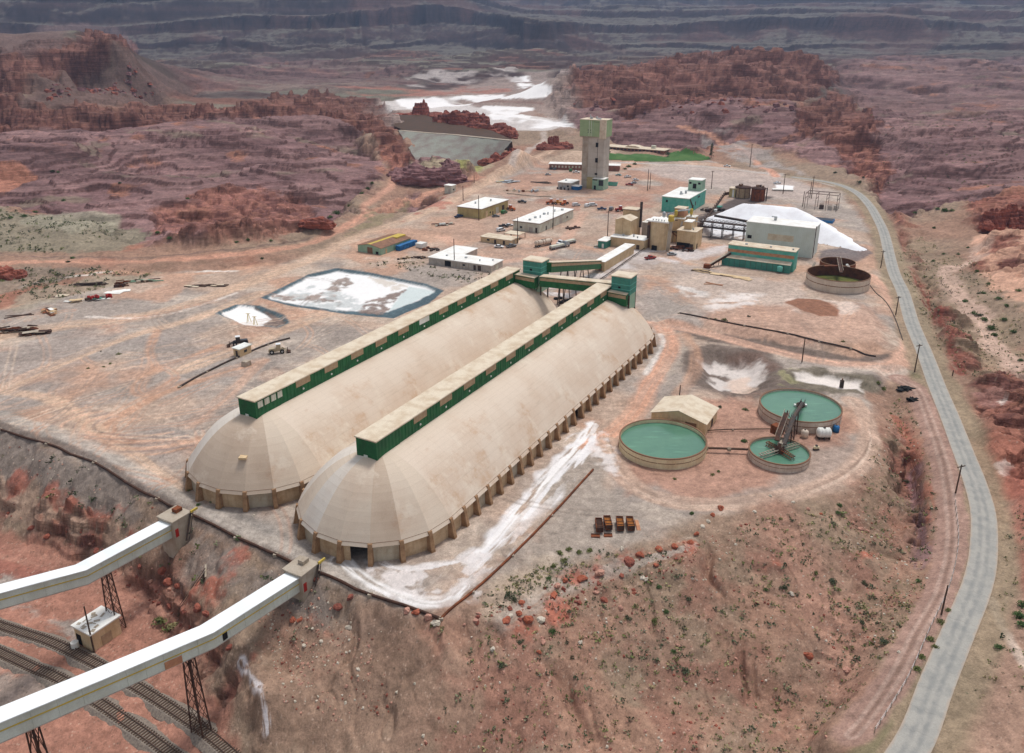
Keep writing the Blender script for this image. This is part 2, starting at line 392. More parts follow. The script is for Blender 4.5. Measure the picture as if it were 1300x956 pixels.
reds = [[(190, 262), (250, 245), (330, 232), (385, 240), (400, 262), (420, 285), (360, 305), (270, 312), (200, 300)],
        [(0, 75), (40, 55), (100, 50), (150, 40), (175, 60), (170, 90), (120, 104), (60, 108), (0, 125), (-60, 130), (-60, 80)],
        [(0, 120), (60, 128), (200, 132), (330, 138), (420, 150), (300, 152), (100, 150), (0, 160), (-60, 170), (-60, 130)],
        [(340, 130), (400, 122), (480, 128), (512, 150), (500, 172), (460, 170), (400, 150), (350, 142)],
        [(695, 138), (705, 100), (740, 86), (850, 78), (960, 72), (1060, 88), (1065, 110), (1010, 130), (900, 135), (800, 150), (745, 146)],
        [(1010, 140), (1060, 112), (1110, 150), (1115, 205), (1085, 210), (1050, 180), (1015, 170)],
        [(470, 160), (506, 166), (514, 180), (530, 206), (512, 228), (496, 214), (478, 190)], [(1150, 348), (1166, 340), (1202, 400), (1236, 470), (1216, 482), (1186, 440)], [(1118, 262), (1148, 282), (1166, 335), (1146, 330), (1128, 295)], [(1076, 205), (1110, 188), (1134, 215), (1116, 238), (1094, 226)],
        [(1225, 250), (1260, 238), (1320, 236), (1400, 240), (1400, 360), (1300, 352), (1245, 345), (1250, 300), (1225, 278)],
        [(1220, 545), (1230, 500), (1270, 478), (1330, 470), (1400, 480), (1400, 640), (1300, 600), (1250, 590)],
        [(-60, 600), (0, 620), (90, 655), (150, 678), (205, 715), (235, 755), (290, 806), (320, 850), (330, 900), (280, 900), (265, 860), (235, 815), (190, 765), (140, 720), (60, 685), (0, 655), (-60, 640)],
        [(1140, 560), (1160, 540), (1180, 590), (1195, 640), (1190, 700), (1165, 690), (1150, 620)]]
for i, s in enumerate(reds): setmask(REDM, s, .75 if i == 0 else 1, 8, 7, 14, 13+i)
setmask(ROCKM, [(1068, 76), (1300, 70), (1420, 72), (1420, 140), (1200, 140), (1085, 140), (1060, 112)], .85, 40, 30, 60, 33); setmask(ROCKM, [(215, 88), (330, 72), (520, 84), (520, 104), (400, 118), (250, 118)], .45, 40, 40, 60, 34); setmask(REDM, [(165, 66), (250, 108), (225, 126), (150, 134), (30, 134), (30, 112), (100, 100), (140, 84)], .45, 20, 12, 30, 35)
setmask(ROCKM, slick[1], 1, 6, 4); REDM *= 1-0.0*ROCKM
road_px = [(1120, 1010), (1165, 930), (1190, 866), (1218, 800), (1240, 745), (1249, 700), (1248, 655), (1238, 615), (1224, 575), (1206, 530), (1190, 490), (1174, 450), (1158, 410), (1146, 375), (1134, 340), (1122, 300), (1113, 275), (1103, 257), (1088, 244), (1065, 235), (1035, 229), (1005, 225)]
track_px = [(1080, 940), (1135, 866), (1170, 800), (1195, 750), (1208, 690), (1205, 640), (1195, 590), (1182, 545), (1165, 500), (1140, 478)]
ROAD = smooth_line(GL(road_px), 6); TRACK = smooth_line(GL(track_px), 6)
# keep roads, yard and track clear of rock
k, m, _ = poly_mask(padp, 4.0)
for A_ in (ROCKM, REDM): A_[k] *= 1-m
dro, sdro, Sro = np.full(H.shape, 1e9), np.zeros(H.shape), np.zeros(H.shape)
kk = subset(ROAD, 25); dro[kk], sdro[kk], Sro[kk] = line_d(X[kk], Y[kk], ROAD)
dtr = np.full(H.shape, 1e9); sdtr = np.zeros(H.shape); Str = np.zeros(H.shape)
kk = subset(TRACK, 20); dtr[kk], sdtr[kk], Str[kk] = line_d(X[kk], Y[kk], TRACK)
clear = sst(4, 11, dro)*sst(3, 7, dtr); ROCKM *= clear; REDM *= clear

# --- rock relief: bedded ledges, joints and fallen blocks
def lod(s): return 1-sst(0.5, 1.4, np.gradient(ROW)[:, None]/s)      # drop detail the sheet cannot carry
def terrace(h, step, sharp=0.25):
    q = h/step; f = q-np.floor(q); return (np.floor(q)+0.22*f+0.78*sst(1-sharp, 1.0, f))*step
jx = fbm(X/9, Y/9, 3, 8); jy = fbm(X/9, Y/9, 3, 9)
f1, f2, cid = cell(X/13+0.35*jx, Y/10+0.35*jy, 4)
g1, g2, gid = cell(X/4.6+0.4*jx, Y/3.4+0.3*jy, 14)
joint = 1-sst(0.0, 0.16, f2-f1); joint2 = 1-sst(0.0, 0.22, g2-g1)
# slickrock: long gentle beds dipping to the right, thin ledges, few joints
wx, wy = X+9*fbm(X/40, Y/40, 3, 55), Y+7*fbm(X/40, Y/40, 3, 56)
sl = 10.0*fbm(wx/120, wy/58, 3, 61, 0.42)+0.9*fbm(X/26, Y/14, 3, 65)
H += ROCKM*(terrace(sl, 2.6, 0.07)*0.85+0.15*sl-1.1*joint*sst(0.1, 0.4, fbm(X/45, Y/45, 2, 64))*lod(6))
ls = 1.2*fbm(wx/40, wy/17, 2, 62); H += ROCKM*terrace(ls, 0.9, 0.1)*0.6*lod(4)
# broken red ledges: two scales of bedding, cut by joints; blocks tilt a little
far_scale = 1+1.2*sst(600, 950, RR); nearc = 1-0.25*sst(260, 120, RR)
rd = 9.0*fbm(X/70, Y/32, 5, 66, 0.55)+1.2*(cid-0.5)
rt = terrace(rd, 3.4, 0.22)*0.8+0.2*rd
H += REDM*nearc*(rt*0.8*far_scale+(gid-0.5)*0.7*lod(3.6)-1.0*joint*lod(7)-0.5*joint2*lod(4))
bt = ridged(X/75, Y/55, 5, 91); H += REDM*sst(600, 900, RR)*terrace((bt-0.5)*16, 5.0, 0.25)*0.7
# bedding shows as level benches on every far rock slope
zb_ = H+2.5*fbm(X/60, Y/60, 4, 95); tb = terrace(zb_, 6.5, 0.2)-zb_; H += tb*0.95*np.clip(REDM*sst(500, 800, RR)+0.6*sst(1400, 2200, RR), 0, 1)
zc_ = H+1.3*fbm(X/11, Y/11, 4, 96); H += (terrace(zc_, 3.3, 0.10)-zc_)*0.9*np.clip(REDM*sst(300, 200, RR), 0, 1)
# general unevenness of natural ground
k, m, sd_ = poly_mask(padp, 8.0); nat = np.ones_like(H); nat[k] = 1-m; nat *= clear
H += nat*(0.9*fbm(X/25, Y/25, 4, 71)*sst(90, 200, RR+60)+0.35*fbm(X/5, Y/5, 4, 72)*lod(4))
H += nat*(0.45*(ridged(X/4.5, Y/4.5, 3, 74)-0.5)*lod(3)+0.16*(ridged(X/1.7, Y/1.7, 2, 75)-0.5)*lod(1.3))
H += nat*sst(300, 700, RR)*3.0*fbm(X/90, Y/60, 5, 73)
# gullies down the front hillside and the canyon slope
hill = GL([(330, 866), (420, 760), (560, 795), (680, 745), (850, 690), (1000, 660), (1100, 640), (1150, 640), (1190, 700), (1130, 850), (1050, 960), (300, 960)])
k, m, sd_ = poly_mask(None, 8.0, world=hill); x, y = X[k], Y[k]
gl = ridged(x/16+0.4*fbm(x/12, y/12, 2, 3), y/34, 3, 101); H[k] -= m*(sst(0.62, 0.95, gl)*2.2-0.5)
g2_ = ridged(x/6+0.3*fbm(x/5, y/5, 2, 6), y/15, 3, 111); H[k] -= m*sst(0.62, 0.92, g2_)*0.55
cany = GL([(-70, 520), (0, 545), (100, 580), (200, 640), (300, 690), (420, 745), (420, 800), (340, 830), (240, 760), (150, 680), (0, 620), (-70, 600)])
k, m, sd_ = poly_mask(None, 5.0, world=cany); x, y = X[k], Y[k]
gl = ridged(x/7+0.2*fbm(x/6, y/6, 2, 4), y/16, 3, 103); H[k] -= m*sst(0.6, 0.95, gl)*0.9

# --- pits, ponds, banks and roads
def dig(xy, depth, wall, warp=0.6, seed=1):
    k, m, sd = poly_mask(xy, 1.0, warp, 6, seed); H[k] = H[k]-depth*sst(0, wall, sd); return k, sd
pond1 = [(330, 378), (392, 348), (428, 340), (470, 346), (540, 360), (564, 369), (545, 385), (500, 404), (440, 399), (372, 389)]
pond2 = [(272, 398), (300, 386), (330, 388), (362, 400), (368, 410), (352, 416), (310, 412)]
dig(pond1, 1.0, 3.0, 0.3); dig(pond2, 0.9, 2.2, 0.3)
dig([(868, 452), (905, 440), (965, 448), (990, 470), (985, 492), (950, 502), (905, 498), (880, 480)], 4.0, 9.0, 1.0)
dig([(990, 478), (1030, 468), (1100, 480), (1108, 497), (1050, 498), (1000, 488)], 1.6, 3.0, 0.6)
k, m, sd = poly_mask([(830, 412), (868, 388), (1000, 380), (1105, 386), (1135, 440), (1088, 453), (1000, 437), (900, 421)], 1.0, 0.8, 8, 2); H[k] += 2.0*sst(-1, 5, sd)
# wash floor on the right
def flatten(dist, Sarr, line, half, blend, ztab):
    zz = np.interp(Sarr, *ztab); m = 1-sst(half, half+blend, dist); return H*(1-m)+zz*m
def ztab(line):
    s = np.append(0, np.cumsum(np.hypot(*np.diff(line[:, :2], axis=0).T))); z = line[:, 2].copy()
    kz = max(3, len(z)//8); z = np.convolve(np.pad(z, kz, 'edge'), np.ones(2*kz+1)/(2*kz+1), 'valid'); return s, z
zr = ztab(ROAD); zt = ztab(TRACK); H = flatten(dtr, Str, TRACK, 3.0, 4.0, zt)
H = flatten(dro, Sro, ROAD, 4.2, 6.0, zr)
k, m, sd_ = poly_mask(padp, 6.0); H[k] += m*(0.07*fbm(X[k]/4, Y[k]/4, 4, 81)+0.12*fbm(X[k]/22, Y[k]/22, 3, 82))

# ---------------------------------------------------------------- ground colours (material albedo, with ledge shade painted in by slope)
def c3(*c): return lin(c)
def lerp(a, b, t): return a*(1-t[..., None])+b*t[..., None]
nb = fbm(X/60, Y/60, 5, 201); ns = fbm(X/11, Y/11, 4, 202); nt = fbm(X/3.0, Y/3.0, 3, 203)*lod(2.5)
col = np.empty(H.shape+(3,)); col[:] = c3(156, 122, 102)
col = lerp(col, c3(150, 128, 108), sst(-0.1, 0.5, nb)); col = lerp(col, c3(160, 106, 84), sst(0.2, 0.7, -nb+0.3*ns)*0.8)
# plain beyond
plain = sst(850, 1150, RR)[..., None]
pn = fbm(X/260, Y/110, 5, 211); pc = np.empty(col.shape); pc[:] = c3(104, 94, 88)
pc = lerp(pc, c3(114, 110, 96), sst(0.0, 0.4, pn)); pc = lerp(pc, c3(84, 66, 64), sst(0.0, 0.4, -pn)); pc = lerp(pc, c3(124, 84, 70), sst(0.3, 0.65, fbm(X/200, Y/80, 5, 215)))
col = col*(1-plain)+pc*plain
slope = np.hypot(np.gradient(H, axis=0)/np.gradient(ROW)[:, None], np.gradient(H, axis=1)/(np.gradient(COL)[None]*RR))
col = lerp(col, np.broadcast_to(c3(70, 50, 48), col.shape), sst(0.10, 0.3, slope)*sst(950, 1300, RR)*0.85)  # ledge faces on the plain painted darker by slope, their shade put into the colour
# mesas: dark cliffs, grey-green benches
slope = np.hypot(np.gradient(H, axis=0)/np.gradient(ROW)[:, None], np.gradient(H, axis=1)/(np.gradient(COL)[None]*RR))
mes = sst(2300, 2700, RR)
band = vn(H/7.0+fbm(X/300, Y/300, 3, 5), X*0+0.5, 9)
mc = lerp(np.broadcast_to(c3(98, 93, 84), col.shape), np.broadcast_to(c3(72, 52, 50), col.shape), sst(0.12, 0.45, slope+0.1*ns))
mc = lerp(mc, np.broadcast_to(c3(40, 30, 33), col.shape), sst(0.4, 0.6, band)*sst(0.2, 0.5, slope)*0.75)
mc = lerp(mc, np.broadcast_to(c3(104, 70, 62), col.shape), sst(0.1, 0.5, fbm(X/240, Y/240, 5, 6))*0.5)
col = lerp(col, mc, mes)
# rock
rn = fbm(X/40, Y/18, 5, 221)
rc = lerp(np.broadcast_to(c3(144, 110, 108), col.shape), np.broadcast_to(c3(126, 94, 94), col.shape), sst(-0.3, 0.4, rn)); rc = lerp(rc, np.broadcast_to(c3(160, 108, 88), col.shape), sst(0.6, 0.9, fbm(X/30, Y/22, 5, 222)))
rc = lerp(rc, np.broadcast_to(c3(132, 120, 100), col.shape), sst(0.6, 0.85, fbm(X/45, Y/22, 5, 223))*0.6)
rc = lerp(rc, np.broadcast_to(c3(88, 60, 58), col.shape), sst(0.35, 0.8, slope)*0.8)          # dark varnish plus ledge shade, painted on steep faces by slope
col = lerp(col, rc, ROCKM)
dc = lerp(np.broadcast_to(c3(152, 96, 80), col.shape), np.broadcast_to(c3(122, 76, 68), col.shape), sst(-0.3, 0.5, ns+0.6*(cid-0.5)*2)); dc = lerp(dc, np.broadcast_to(c3(186, 124, 98), col.shape), sst(0.55, 0.9, gid)*0.5)
dc = lerp(dc, np.broadcast_to(c3(122, 84, 74), col.shape), sst(600, 900, RR)*0.6)
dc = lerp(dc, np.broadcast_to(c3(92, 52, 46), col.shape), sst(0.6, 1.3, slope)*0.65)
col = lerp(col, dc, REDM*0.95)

def zone(xy, c, feather=4.0, warp=4.0, ws=12.0, op=1.0, nz=None, seed=1, mask=None, mval=1.0):
    k, m, sd = poly_mask(xy, feather, warp, ws, seed); m = m*op
    if nz: m = m*sst(nz[1], nz[2], fbm(X[k]/nz[0], Y[k]/nz[0], 5, seed+40))
    col[k] = lerp(col[k], c3(*c), m)
    if mask is not None: mask[k] = mask[k]*(1-m)+mval*m
def path(xy, w, c, feather=2.0, op=1.0, streak=0.0, nz=None, seed=1, warp=0.5, mask=None, mval=1.0, world=None):
    ln = smooth_line(GL(xy), 5) if world is None else world
    k = subset(ln, w+feather+2); d, sd, s = line_d(X[k], Y[k], ln)
    d = d+warp*fbm(X[k]/6, Y[k]/6, 3, seed)
    m = (1-sst(w/2-feather/2, w/2+feather/2, d))*op
    if streak: m = m*(1-streak*sst(-0.1, 0.35, fbm(sd/1.1, s/40.0, 3, seed+7)))
    if nz: m = m*sst(nz[1], nz[2], fbm(s/nz[0], sd/(nz[0]*0.12), 4, seed+40))
    col[k] = lerp(col[k], c3(*c), m)
    if mask is not None: mask[k] = mask[k]*(1-m)+mval*m

# --- yard surface: crushed grey rock, pink-tan dirt, worn tracks
k, m, sd_ = poly_mask(padp, 5.0, 3.0, 14)
x, y = X[k], Y[k]
pc = np.empty((len(x), 3)); pc[:] = c3(180, 156, 138)
pc = lerp(pc, c3(162, 150, 141), sst(-0.15, 0.35, fbm(x/38, y/38, 5, 301)))
pc = lerp(pc, c3(192, 150, 124), sst(0.1, 0.55, fbm(x/30, y/30, 5, 302))*0.8)
pc = lerp(pc, c3(200, 184, 168), sst(0.25, 0.7, fbm(x/12, y/12, 4, 303))*0.5)
col[k] = lerp(col[k], pc, m)
zone([(-70, 440), (60, 425), (240, 430), (330, 440), (300, 480), (230, 520), (240, 560), (220, 620), (120, 575), (0, 530), (-70, 520)], (160, 150, 143), 14, 10, 30, 0.9, (30, -0.35, 0.25))
zone([(200, 600), (250, 640), (330, 660), (400, 710), (470, 730), (560, 770), (530, 785), (400, 725), (300, 680), (200, 625), (0, 535), (0, 520)], (150, 144, 138), 4, 2, 8, 0.9)
zone([(580, 240), (700, 240), (830, 250), (830, 300), (700, 345), (560, 320), (560, 280)], (180, 148, 128), 14, 8, 20, 0.8, (20, -0.4, 0.2))
zone([(680, 205), (900, 215), (870, 240), (790, 262), (690, 250), (640, 235)], (178, 136, 114), 10, 6, 20, 0.8, (24, -0.5, 0.1))
zone([(860, 208), (1000, 226), (1060, 245), (1040, 262), (930, 240), (870, 232), (800, 215)], (182, 166, 158), 10, 6, 16, 0.9)
zone([(690, 590), (760, 560), (790, 640), (860, 650), (760, 700), (690, 712), (600, 770), (570, 780), (640, 690)], (164, 152, 141), 5, 4, 12, 0.9, (16, -0.5, 0.1))
zone([(850, 400), (1000, 385), (1110, 390), (1130, 440), (1000, 434), (900, 420)], (188, 152, 132), 6, 5, 14, 0.85)
zone([(850, 330), (920, 345), (1020, 360), (1030, 385), (900, 385), (850, 360)], (190, 172, 160), 8, 6, 14, 0.8)
zone([(830, 402), (900, 422), (1000, 437), (1090, 454), (1135, 446), (1130, 458), (1080, 460), (1000, 450), (900, 434), (845, 418)], (112, 98, 90), 3, 1.5, 6, 0.95)
zone([(800, 375), (835, 365), (900, 395), (890, 425), (830, 412)], (170, 158, 150), 6, 4, 10, 0.9)
# embankments round the settling basins
zone([(864, 450), (900, 436), (975, 444), (1000, 470), (1120, 478), (1120, 500), (1050, 500), (990, 500), (930, 508), (880, 490)], (116, 102, 94), 3, 2, 6, 0.95)
zone([(925, 452), (965, 448), (990, 466), (975, 476), (935, 470)], (122, 92, 80), 3, 2, 6, 0.5)
zone([(992, 470), (1030, 466), (1110, 476), (1120, 500), (1060, 502), (1000, 490)], (118, 110, 94), 2, 2, 6, 0.85)
zone([(985, 472), (1005, 462), (1020, 474), (1010, 490), (992, 488)], (160, 158, 110), 2, 2, 5, 0.6, (4, -0.3, 0.2))
zone([(890, 462), (915, 456), (968, 458), (976, 470), (962, 486), (925, 496), (900, 488)], (214, 206, 202), 3, 2.5, 6, 0.95, (6, -0.6, 0.0), 5, SALT, 0.7)
zone([(922, 482), (950, 480), (958, 496), (935, 500)], (216, 190, 172), 2, 1.5, 5, 0.8)
zone([(1006, 472), (1040, 475), (1092, 486), (1092, 496), (1050, 490), (1008, 482)], (226, 218, 212), 1.5, 1.0, 4, 1.0, None, 5, SALT, 0.7)
zone([(880, 505), (960, 500), (1010, 530), (1080, 520), (1100, 560), (1060, 620), (980, 635), (880, 640), (800, 625), (780, 600), (850, 520)], (176, 134, 114), 6, 5, 12, 0.95)
zone([(1030, 570), (1090, 560), (1105, 590), (1060, 620), (990, 630), (900, 645), (980, 612)], (168, 150, 138), 5, 3, 10, 0.9)
zone([(955, 385), (985, 380), (1012, 383), (1040, 392), (1062, 398), (1055, 402), (1000, 396)], (0, 0, 0), 1, 0, 4, 0.0)
zone([(998, 384), (1020, 379), (1050, 384), (1066, 394), (1062, 401), (1040, 401), (1015, 393)], (158, 108, 82), 1.5, 1.0, 5, 1.0)
# worn dirt tracks
OR, TA, GY, LT = (196, 152, 124), (202, 170, 144), (178, 168, 160), (220, 204, 190)
path([(-70, 440), (0, 428), (80, 414), (200, 398), (300, 365), (390, 330), (450, 302), (520, 277), (580, 252), (620, 228), (655, 206), (700, 190)], 9, TA, 4, 0.9, 0.4)
path([(-70, 345), (0, 334), (70, 331), (150, 333), (240, 329), (330, 319), (400, 306), (440, 287), (500, 263), (560, 240), (610, 225)], 7, (200, 146, 120), 3, 0.95, 0.4)
path([(0, 322), (70, 326), (150, 327), (240, 323), (330, 313), (395, 301)], 1.8, (112, 90, 84), 1.0, 0.7)
path([(-70, 385), (0, 370), (60, 352), (140, 346), (240, 348), (340, 335)], 5, OR, 3, 0.8, 0.3)
path([(0, 374), (40, 360), (90, 351), (140, 345)], 2.2, (222, 212, 204), 1, 0.85, 0, (30, -0.5, 0.1))
path([(215, 347), (260, 344), (300, 344)], 2.0, (226, 218, 210), 1, 0.9, 0, (30, -0.5, 0.1))
path([(110, 402), (170, 404), (230, 395), (300, 372)], 1.4, (222, 212, 204), 1, 0.8)
path([(840, 415), (852, 436), (842, 462), (822, 492), (808, 520), (780, 548), (745, 566)], 6, (210, 158, 130), 3, 0.95, 0.35)
path([(868, 425), (884, 448), (878, 478), (862, 500)], 4, OR, 2, 0.7, 0.4)
path([(800, 408), (850, 412), (900, 424), (960, 440), (1030, 456), (1080, 463), (1130, 464), (1152, 446), (1148, 415), (1128, 375), (1108, 350)], 5.5, (208, 164, 140), 2.5, 0.95, 0.35)
path([(1150, 470), (1130, 474), (1060, 470)], 4, LT, 2.5, 0.6, 0.4)
LOOP = [(772, 560), (780, 585), (800, 612), (830, 630), (880, 640), (960, 636), (1040, 618), (1088, 590), (1106, 555), (1096, 525), (1080, 508)]
path(LOOP, 5.5, (194, 164, 144), 1.5, 0.9, 0.3)
for o_ in (-1.6, -.5, .9, 2.0):
    path([(a, b+o_*2.2) for a, b in LOOP], .55, (150, 124, 108) if o_ < 0 else (214, 188, 168), .4, .65, 0, (20, -.6, 0), 95, .2)
path([(650, 207), (670, 192), (690, 180), (690, 168)], 6, (184, 168, 158), 3, 0.9)
path([(640, 300), (700, 305), (760, 318)], 7, OR, 4, 0.6, 0.3)
path([(560, 300), (620, 330), (680, 325), (720, 300), (740, 270)], 6, (212, 166, 142), 4, 0.7, 0.3)
path([(770, 206), (830, 208), (900, 212), (960, 219), (1010, 226), (1060, 236)], 6.0, (186, 176, 170), 2, 0.95)
path([(985, 224), (955, 200), (920, 184), (885, 166), (862, 160)], 5.5, (206, 150, 124), 2.5, 0.95)
zone([(880, 165), (930, 168), (985, 200), (1030, 226), (960, 212), (930, 200)], (160, 152, 148), 6, 5, 12, 0.75, (16, -0.4, 0.1))
# tyre arcs on the left yard
for i, (a, w, c) in enumerate([([(330, 458), (260, 478), (180, 510), (125, 545), (140, 568), (200, 572), (270, 555)], 5, OR), ([(320, 470), (230, 490), (160, 525), (140, 545), (160, 560), (230, 560)], 3, OR), ([(220, 480), (185, 500), (175, 490), (200, 470), (280, 440)], 4, OR),
                                  ([(-60, 510), (0, 495), (80, 460), (160, 428), (260, 400), (330, 372)], 6, TA), ([(-60, 490), (60, 505), (120, 545), (200, 600), (250, 640)], 5, TA), ([(200, 420), (190, 445), (200, 470)], 3, OR), ([(330, 460), (290, 500), (240, 540)], 5, (200, 164, 142)),
                                  ([(230, 470), (310, 440), (380, 410), (430, 395)], 8, TA)]):
    path(a, w, c, 2.0, 0.85, 0.6, None, 20+i)
for i in range(9):
    ln = np.array([(-60+i*5, 548-i*3.0), (0, 520-i*4), (60, 500-i*6), (150+8*i, 470-i*6), (260, 450-i*6)])
    path(ln, 1.2, ((214, 176, 152), (160, 146, 140))[i % 2], 0.8, 0.5, 0.3, (25, -0.3, 0.3), 50+i)
for i, rr_ in enumerate((7, 8.5, 10, 12, 13.5, 16, 18)):
    c_ = P(185, 538); ln = np.array([(c_[0]+rr_*1.7*math.cos(t)-2, c_[1]+rr_*0.9*math.sin(t), 0) for t in np.linspace(2.3, 5.6, 16)])
    path(None, 0.9, ((148, 128, 120), (210, 168, 142))[i % 2], 0.7, 0.75, 0.2, None, 90+i, 0.3, world=ln)
path([(0, 527), (100, 560), (190, 608), (300, 668), (380, 705), (450, 735), (540, 772)], 4, (182, 172, 162), 2, 0.9, 0.3)
path([(0, 540), (100, 575), (200, 632), (300, 686), (400, 723)], 2.4, (120, 106, 98), 1.4, 0.8)
# salt spill round the right-hand shed, mill and ponds
path([(752, 540), (740, 560), (716, 585), (690, 615), (655, 655), (625, 690), (600, 712)], 4.6, (238, 238, 240), 1.6, 1.0, 0.35, (9, -0.75, -0.1), 5, 1.2, SALT, 0.85)
path([(745, 560), (712, 600), (652, 672), (600, 725), (570, 755)], 8, (230, 230, 234), 2.5, 0.9, 0.5, (9, -0.25, 0.2), 6, 1.5, SALT, 0.75)
path([(436, 712), (470, 738), (520, 760), (562, 764), (586, 745)], 3.6, (234, 234, 236), 1.5, 0.95, 0.4, (8, -0.55, 0.0), 8, 1.0, SALT, 0.8)
path([(470, 712), (520, 724), (580, 714)], 2.6, (226, 224, 226), 1.2, 0.9, 0.4, (7, -0.35, 0.1), 9, 0.8, SALT, 0.7)
zone([(470, 722), (560, 715), (620, 690), (600, 740), (560, 765), (490, 745)], (222, 216, 216), 2, 3, 5, 0.8, (4.5, -0.1, 0.25), 11, SALT, 0.6)
zone([(590, 762), (610, 752), (612, 765), (598, 776)], (234, 232, 232), 1, 1.2, 3, 1.0, None, 3, SALT, 0.8)
zone([(765, 545), (780, 575), (790, 605), (770, 600), (745, 570)], (222, 216, 216), 2, 2, 5, 0.9, (5, -0.5, 0.1), 12, SALT, 0.6)
path([(838, 425), (842, 436), (820, 475)], 2.0, (210, 206, 202), 1.2, 0.8)
zone([(920, 370), (965, 372), (962, 384), (900, 398), (890, 388)], (222, 214, 210), 4, 3, 7, 0.9, (7, -0.25, 0.3), 13, SALT, 0.6)
zone([(860, 362), (895, 366), (900, 376), (870, 376)], (222, 216, 212), 3, 2, 6, 0.8, (6, -0.2, 0.3), 14)
zone([(985, 380), (1060, 378), (1090, 386), (1085, 400), (1010, 398)], (214, 196, 184), 3, 3, 8, 0.7, (8, -0.2, 0.3), 15)
zone([(790, 315), (850, 310), (890, 318), (930, 305), (945, 300), (920, 320), (860, 335), (780, 345), (760, 345)], (210, 206, 208), 5, 3, 8, 0.8, (10, -0.35, 0.2), 16, SALT, 0.5)
zone([(690, 345), (740, 350), (780, 340), (770, 352), (720, 378), (690, 375)], (212, 208, 210), 3, 2, 6, 0.8, (7, -0.3, 0.2), 17)
zone([(880, 278), (945, 246), (985, 250), (950, 262), (915, 285), (940, 300), (900, 305)], (92, 82, 80), 3, 1, 6, 0.95)
zone([(900, 286), (945, 288), (945, 304), (905, 300)], (226, 226, 230), 3, 1.5, 5, 0.9, (5, -0.6, -0.1), 18, SALT, 0.7)
zone([(1040, 318), (1096, 312), (1108, 322), (1090, 332), (1040, 330)], (108, 102, 106), 2, 1, 5, 0.8)
zone([(984, 234), (1008, 236), (1006, 242), (986, 240)], (238, 238, 240), 1, 0.3, 3, 1.0, None, 4, SALT, 0.9)
# lined ponds
LN = (80, 102, 112)
zone(pond1, LN, 1.0, 0.2, 4, 1.0); zone(pond2, LN, 1.0, 0.2, 4, 1.0)
zone([(341, 378), (393, 352), (428, 344.5), (467, 350), (537, 363), (552, 369.5), (532, 381), (492, 396.5), (440, 395), (377, 387)], (236, 238, 240), 1.5, 0.5, 5, 1.0, None, 21, SALT, 0.95)
zone([(400, 375), (440, 350), (446, 362), (425, 372), (432, 390), (410, 385), (345, 378), (350, 374)], (150, 132, 122), 1.5, 2.0, 4, 0.9, (4, -0.6, -0.1), 22, SALT, 0.0)
zone([(463, 384), (500, 372), (520, 366), (500, 384), (488, 400), (455, 398)], (140, 122, 114), 1.5, 1.5, 4, 0.95, (4, -0.7, -0.2), 23, SALT, 0.0)
zone([(395, 362), (440, 372), (470, 390), (440, 396), (380, 387), (345, 380)], (188, 196, 198), 1.5, 1.5, 4, 0.8, (5, -0.3, 0.2), 28, SALT, 0.5)
zone([(470, 352), (500, 358), (522, 366), (500, 370), (480, 360)], (206, 196, 184), 1.5, 1.5, 4, 0.8, (4, -0.5, 0.1), 24)
zone([(520, 364), (552, 370), (520, 386), (492, 396), (505, 378)], (196, 212, 214), 1.2, 0.8, 4, 0.9, None, 25)
zone([(281, 398), (303, 387), (322, 390), (346, 405), (331, 414), (309, 412)], (240, 241, 242), 0.8, 0.5, 3, 1.0, None, 26, SALT, 0.95)
zone([(322, 390), (345, 398), (364, 408), (350, 415), (332, 413), (346, 405), (335, 397)], (120, 102, 94), 0.8, 0.6, 3, 0.95, None, 27, SALT, 0.0)
# foreground slope colours
zone([(-70, 530), (0, 548), (100, 582), (200, 640), (300, 695), (420, 745), (520, 790), (470, 820), (400, 790), (300, 740), (200, 690), (100, 640), (-70, 590)], (138, 126, 118), 4, 4, 10, 0.9)
zone([(-70, 600), (0, 605), (100, 645), (170, 690), (140, 680), (60, 655), (-70, 625)], (180, 150, 128), 2, 3, 6, 0.7)
for q, sd_i in (([(0, 585), (60, 610), (90, 640), (60, 645), (0, 620)], 1), ([(95, 640), (150, 640), (175, 680), (150, 690), (110, 668)], 2), ([(300, 690), (325, 700), (270, 770), (235, 790), (245, 740)], 3), ([(330, 780), (390, 790), (360, 840), (335, 830)], 4), ([(400, 800), (450, 810), (440, 850), (410, 840)], 5), ([(560, 840), (600, 850), (590, 880), (550, 870)], 6)):
    zone(q, (170, 96, 76), 2.5, 3, 6, 0.8, (5, -0.4, 0.2), 60+sd_i)
zone([(350, 770), (420, 760), (560, 800), (620, 870), (560, 960), (350, 960), (320, 870)], (152, 122, 102), 5, 5, 12, 0.8)
zone([(-70, 650), (0, 662), (70, 695), (150, 730), (185, 765), (215, 800), (250, 840), (290, 900), (290, 980), (-70, 980)], (172, 120, 100), 3, 2, 8, 1.0)
zone([(-70, 690), (0, 690), (60, 720), (30, 760), (-70, 760)], (150, 92, 78), 4, 3, 8, 0.7)
zone([(60, 780), (110, 790), (105, 830), (70, 800), (30, 775), (-70, 770), (-70, 740), (0, 745)], (166, 158, 150), 3, 4, 8, 0.85)
zone([(-70, 830), (40, 850), (120, 890), (-70, 930)], (158, 148, 138), 3, 3, 8, 0.8)
path([(260, 820), (200, 770), (150, 750), (80, 720), (0, 700)], 5, (178, 128, 108), 2, 0.8, 0.6)
path([(306, 838), (312, 850), (322, 868), (334, 890), (338, 930)], 1.5, (216, 210, 214), 0.6, 1.0, 0.3, (2.5, -0.4, 0.1), 31, 0.9, SALT, 0.7)
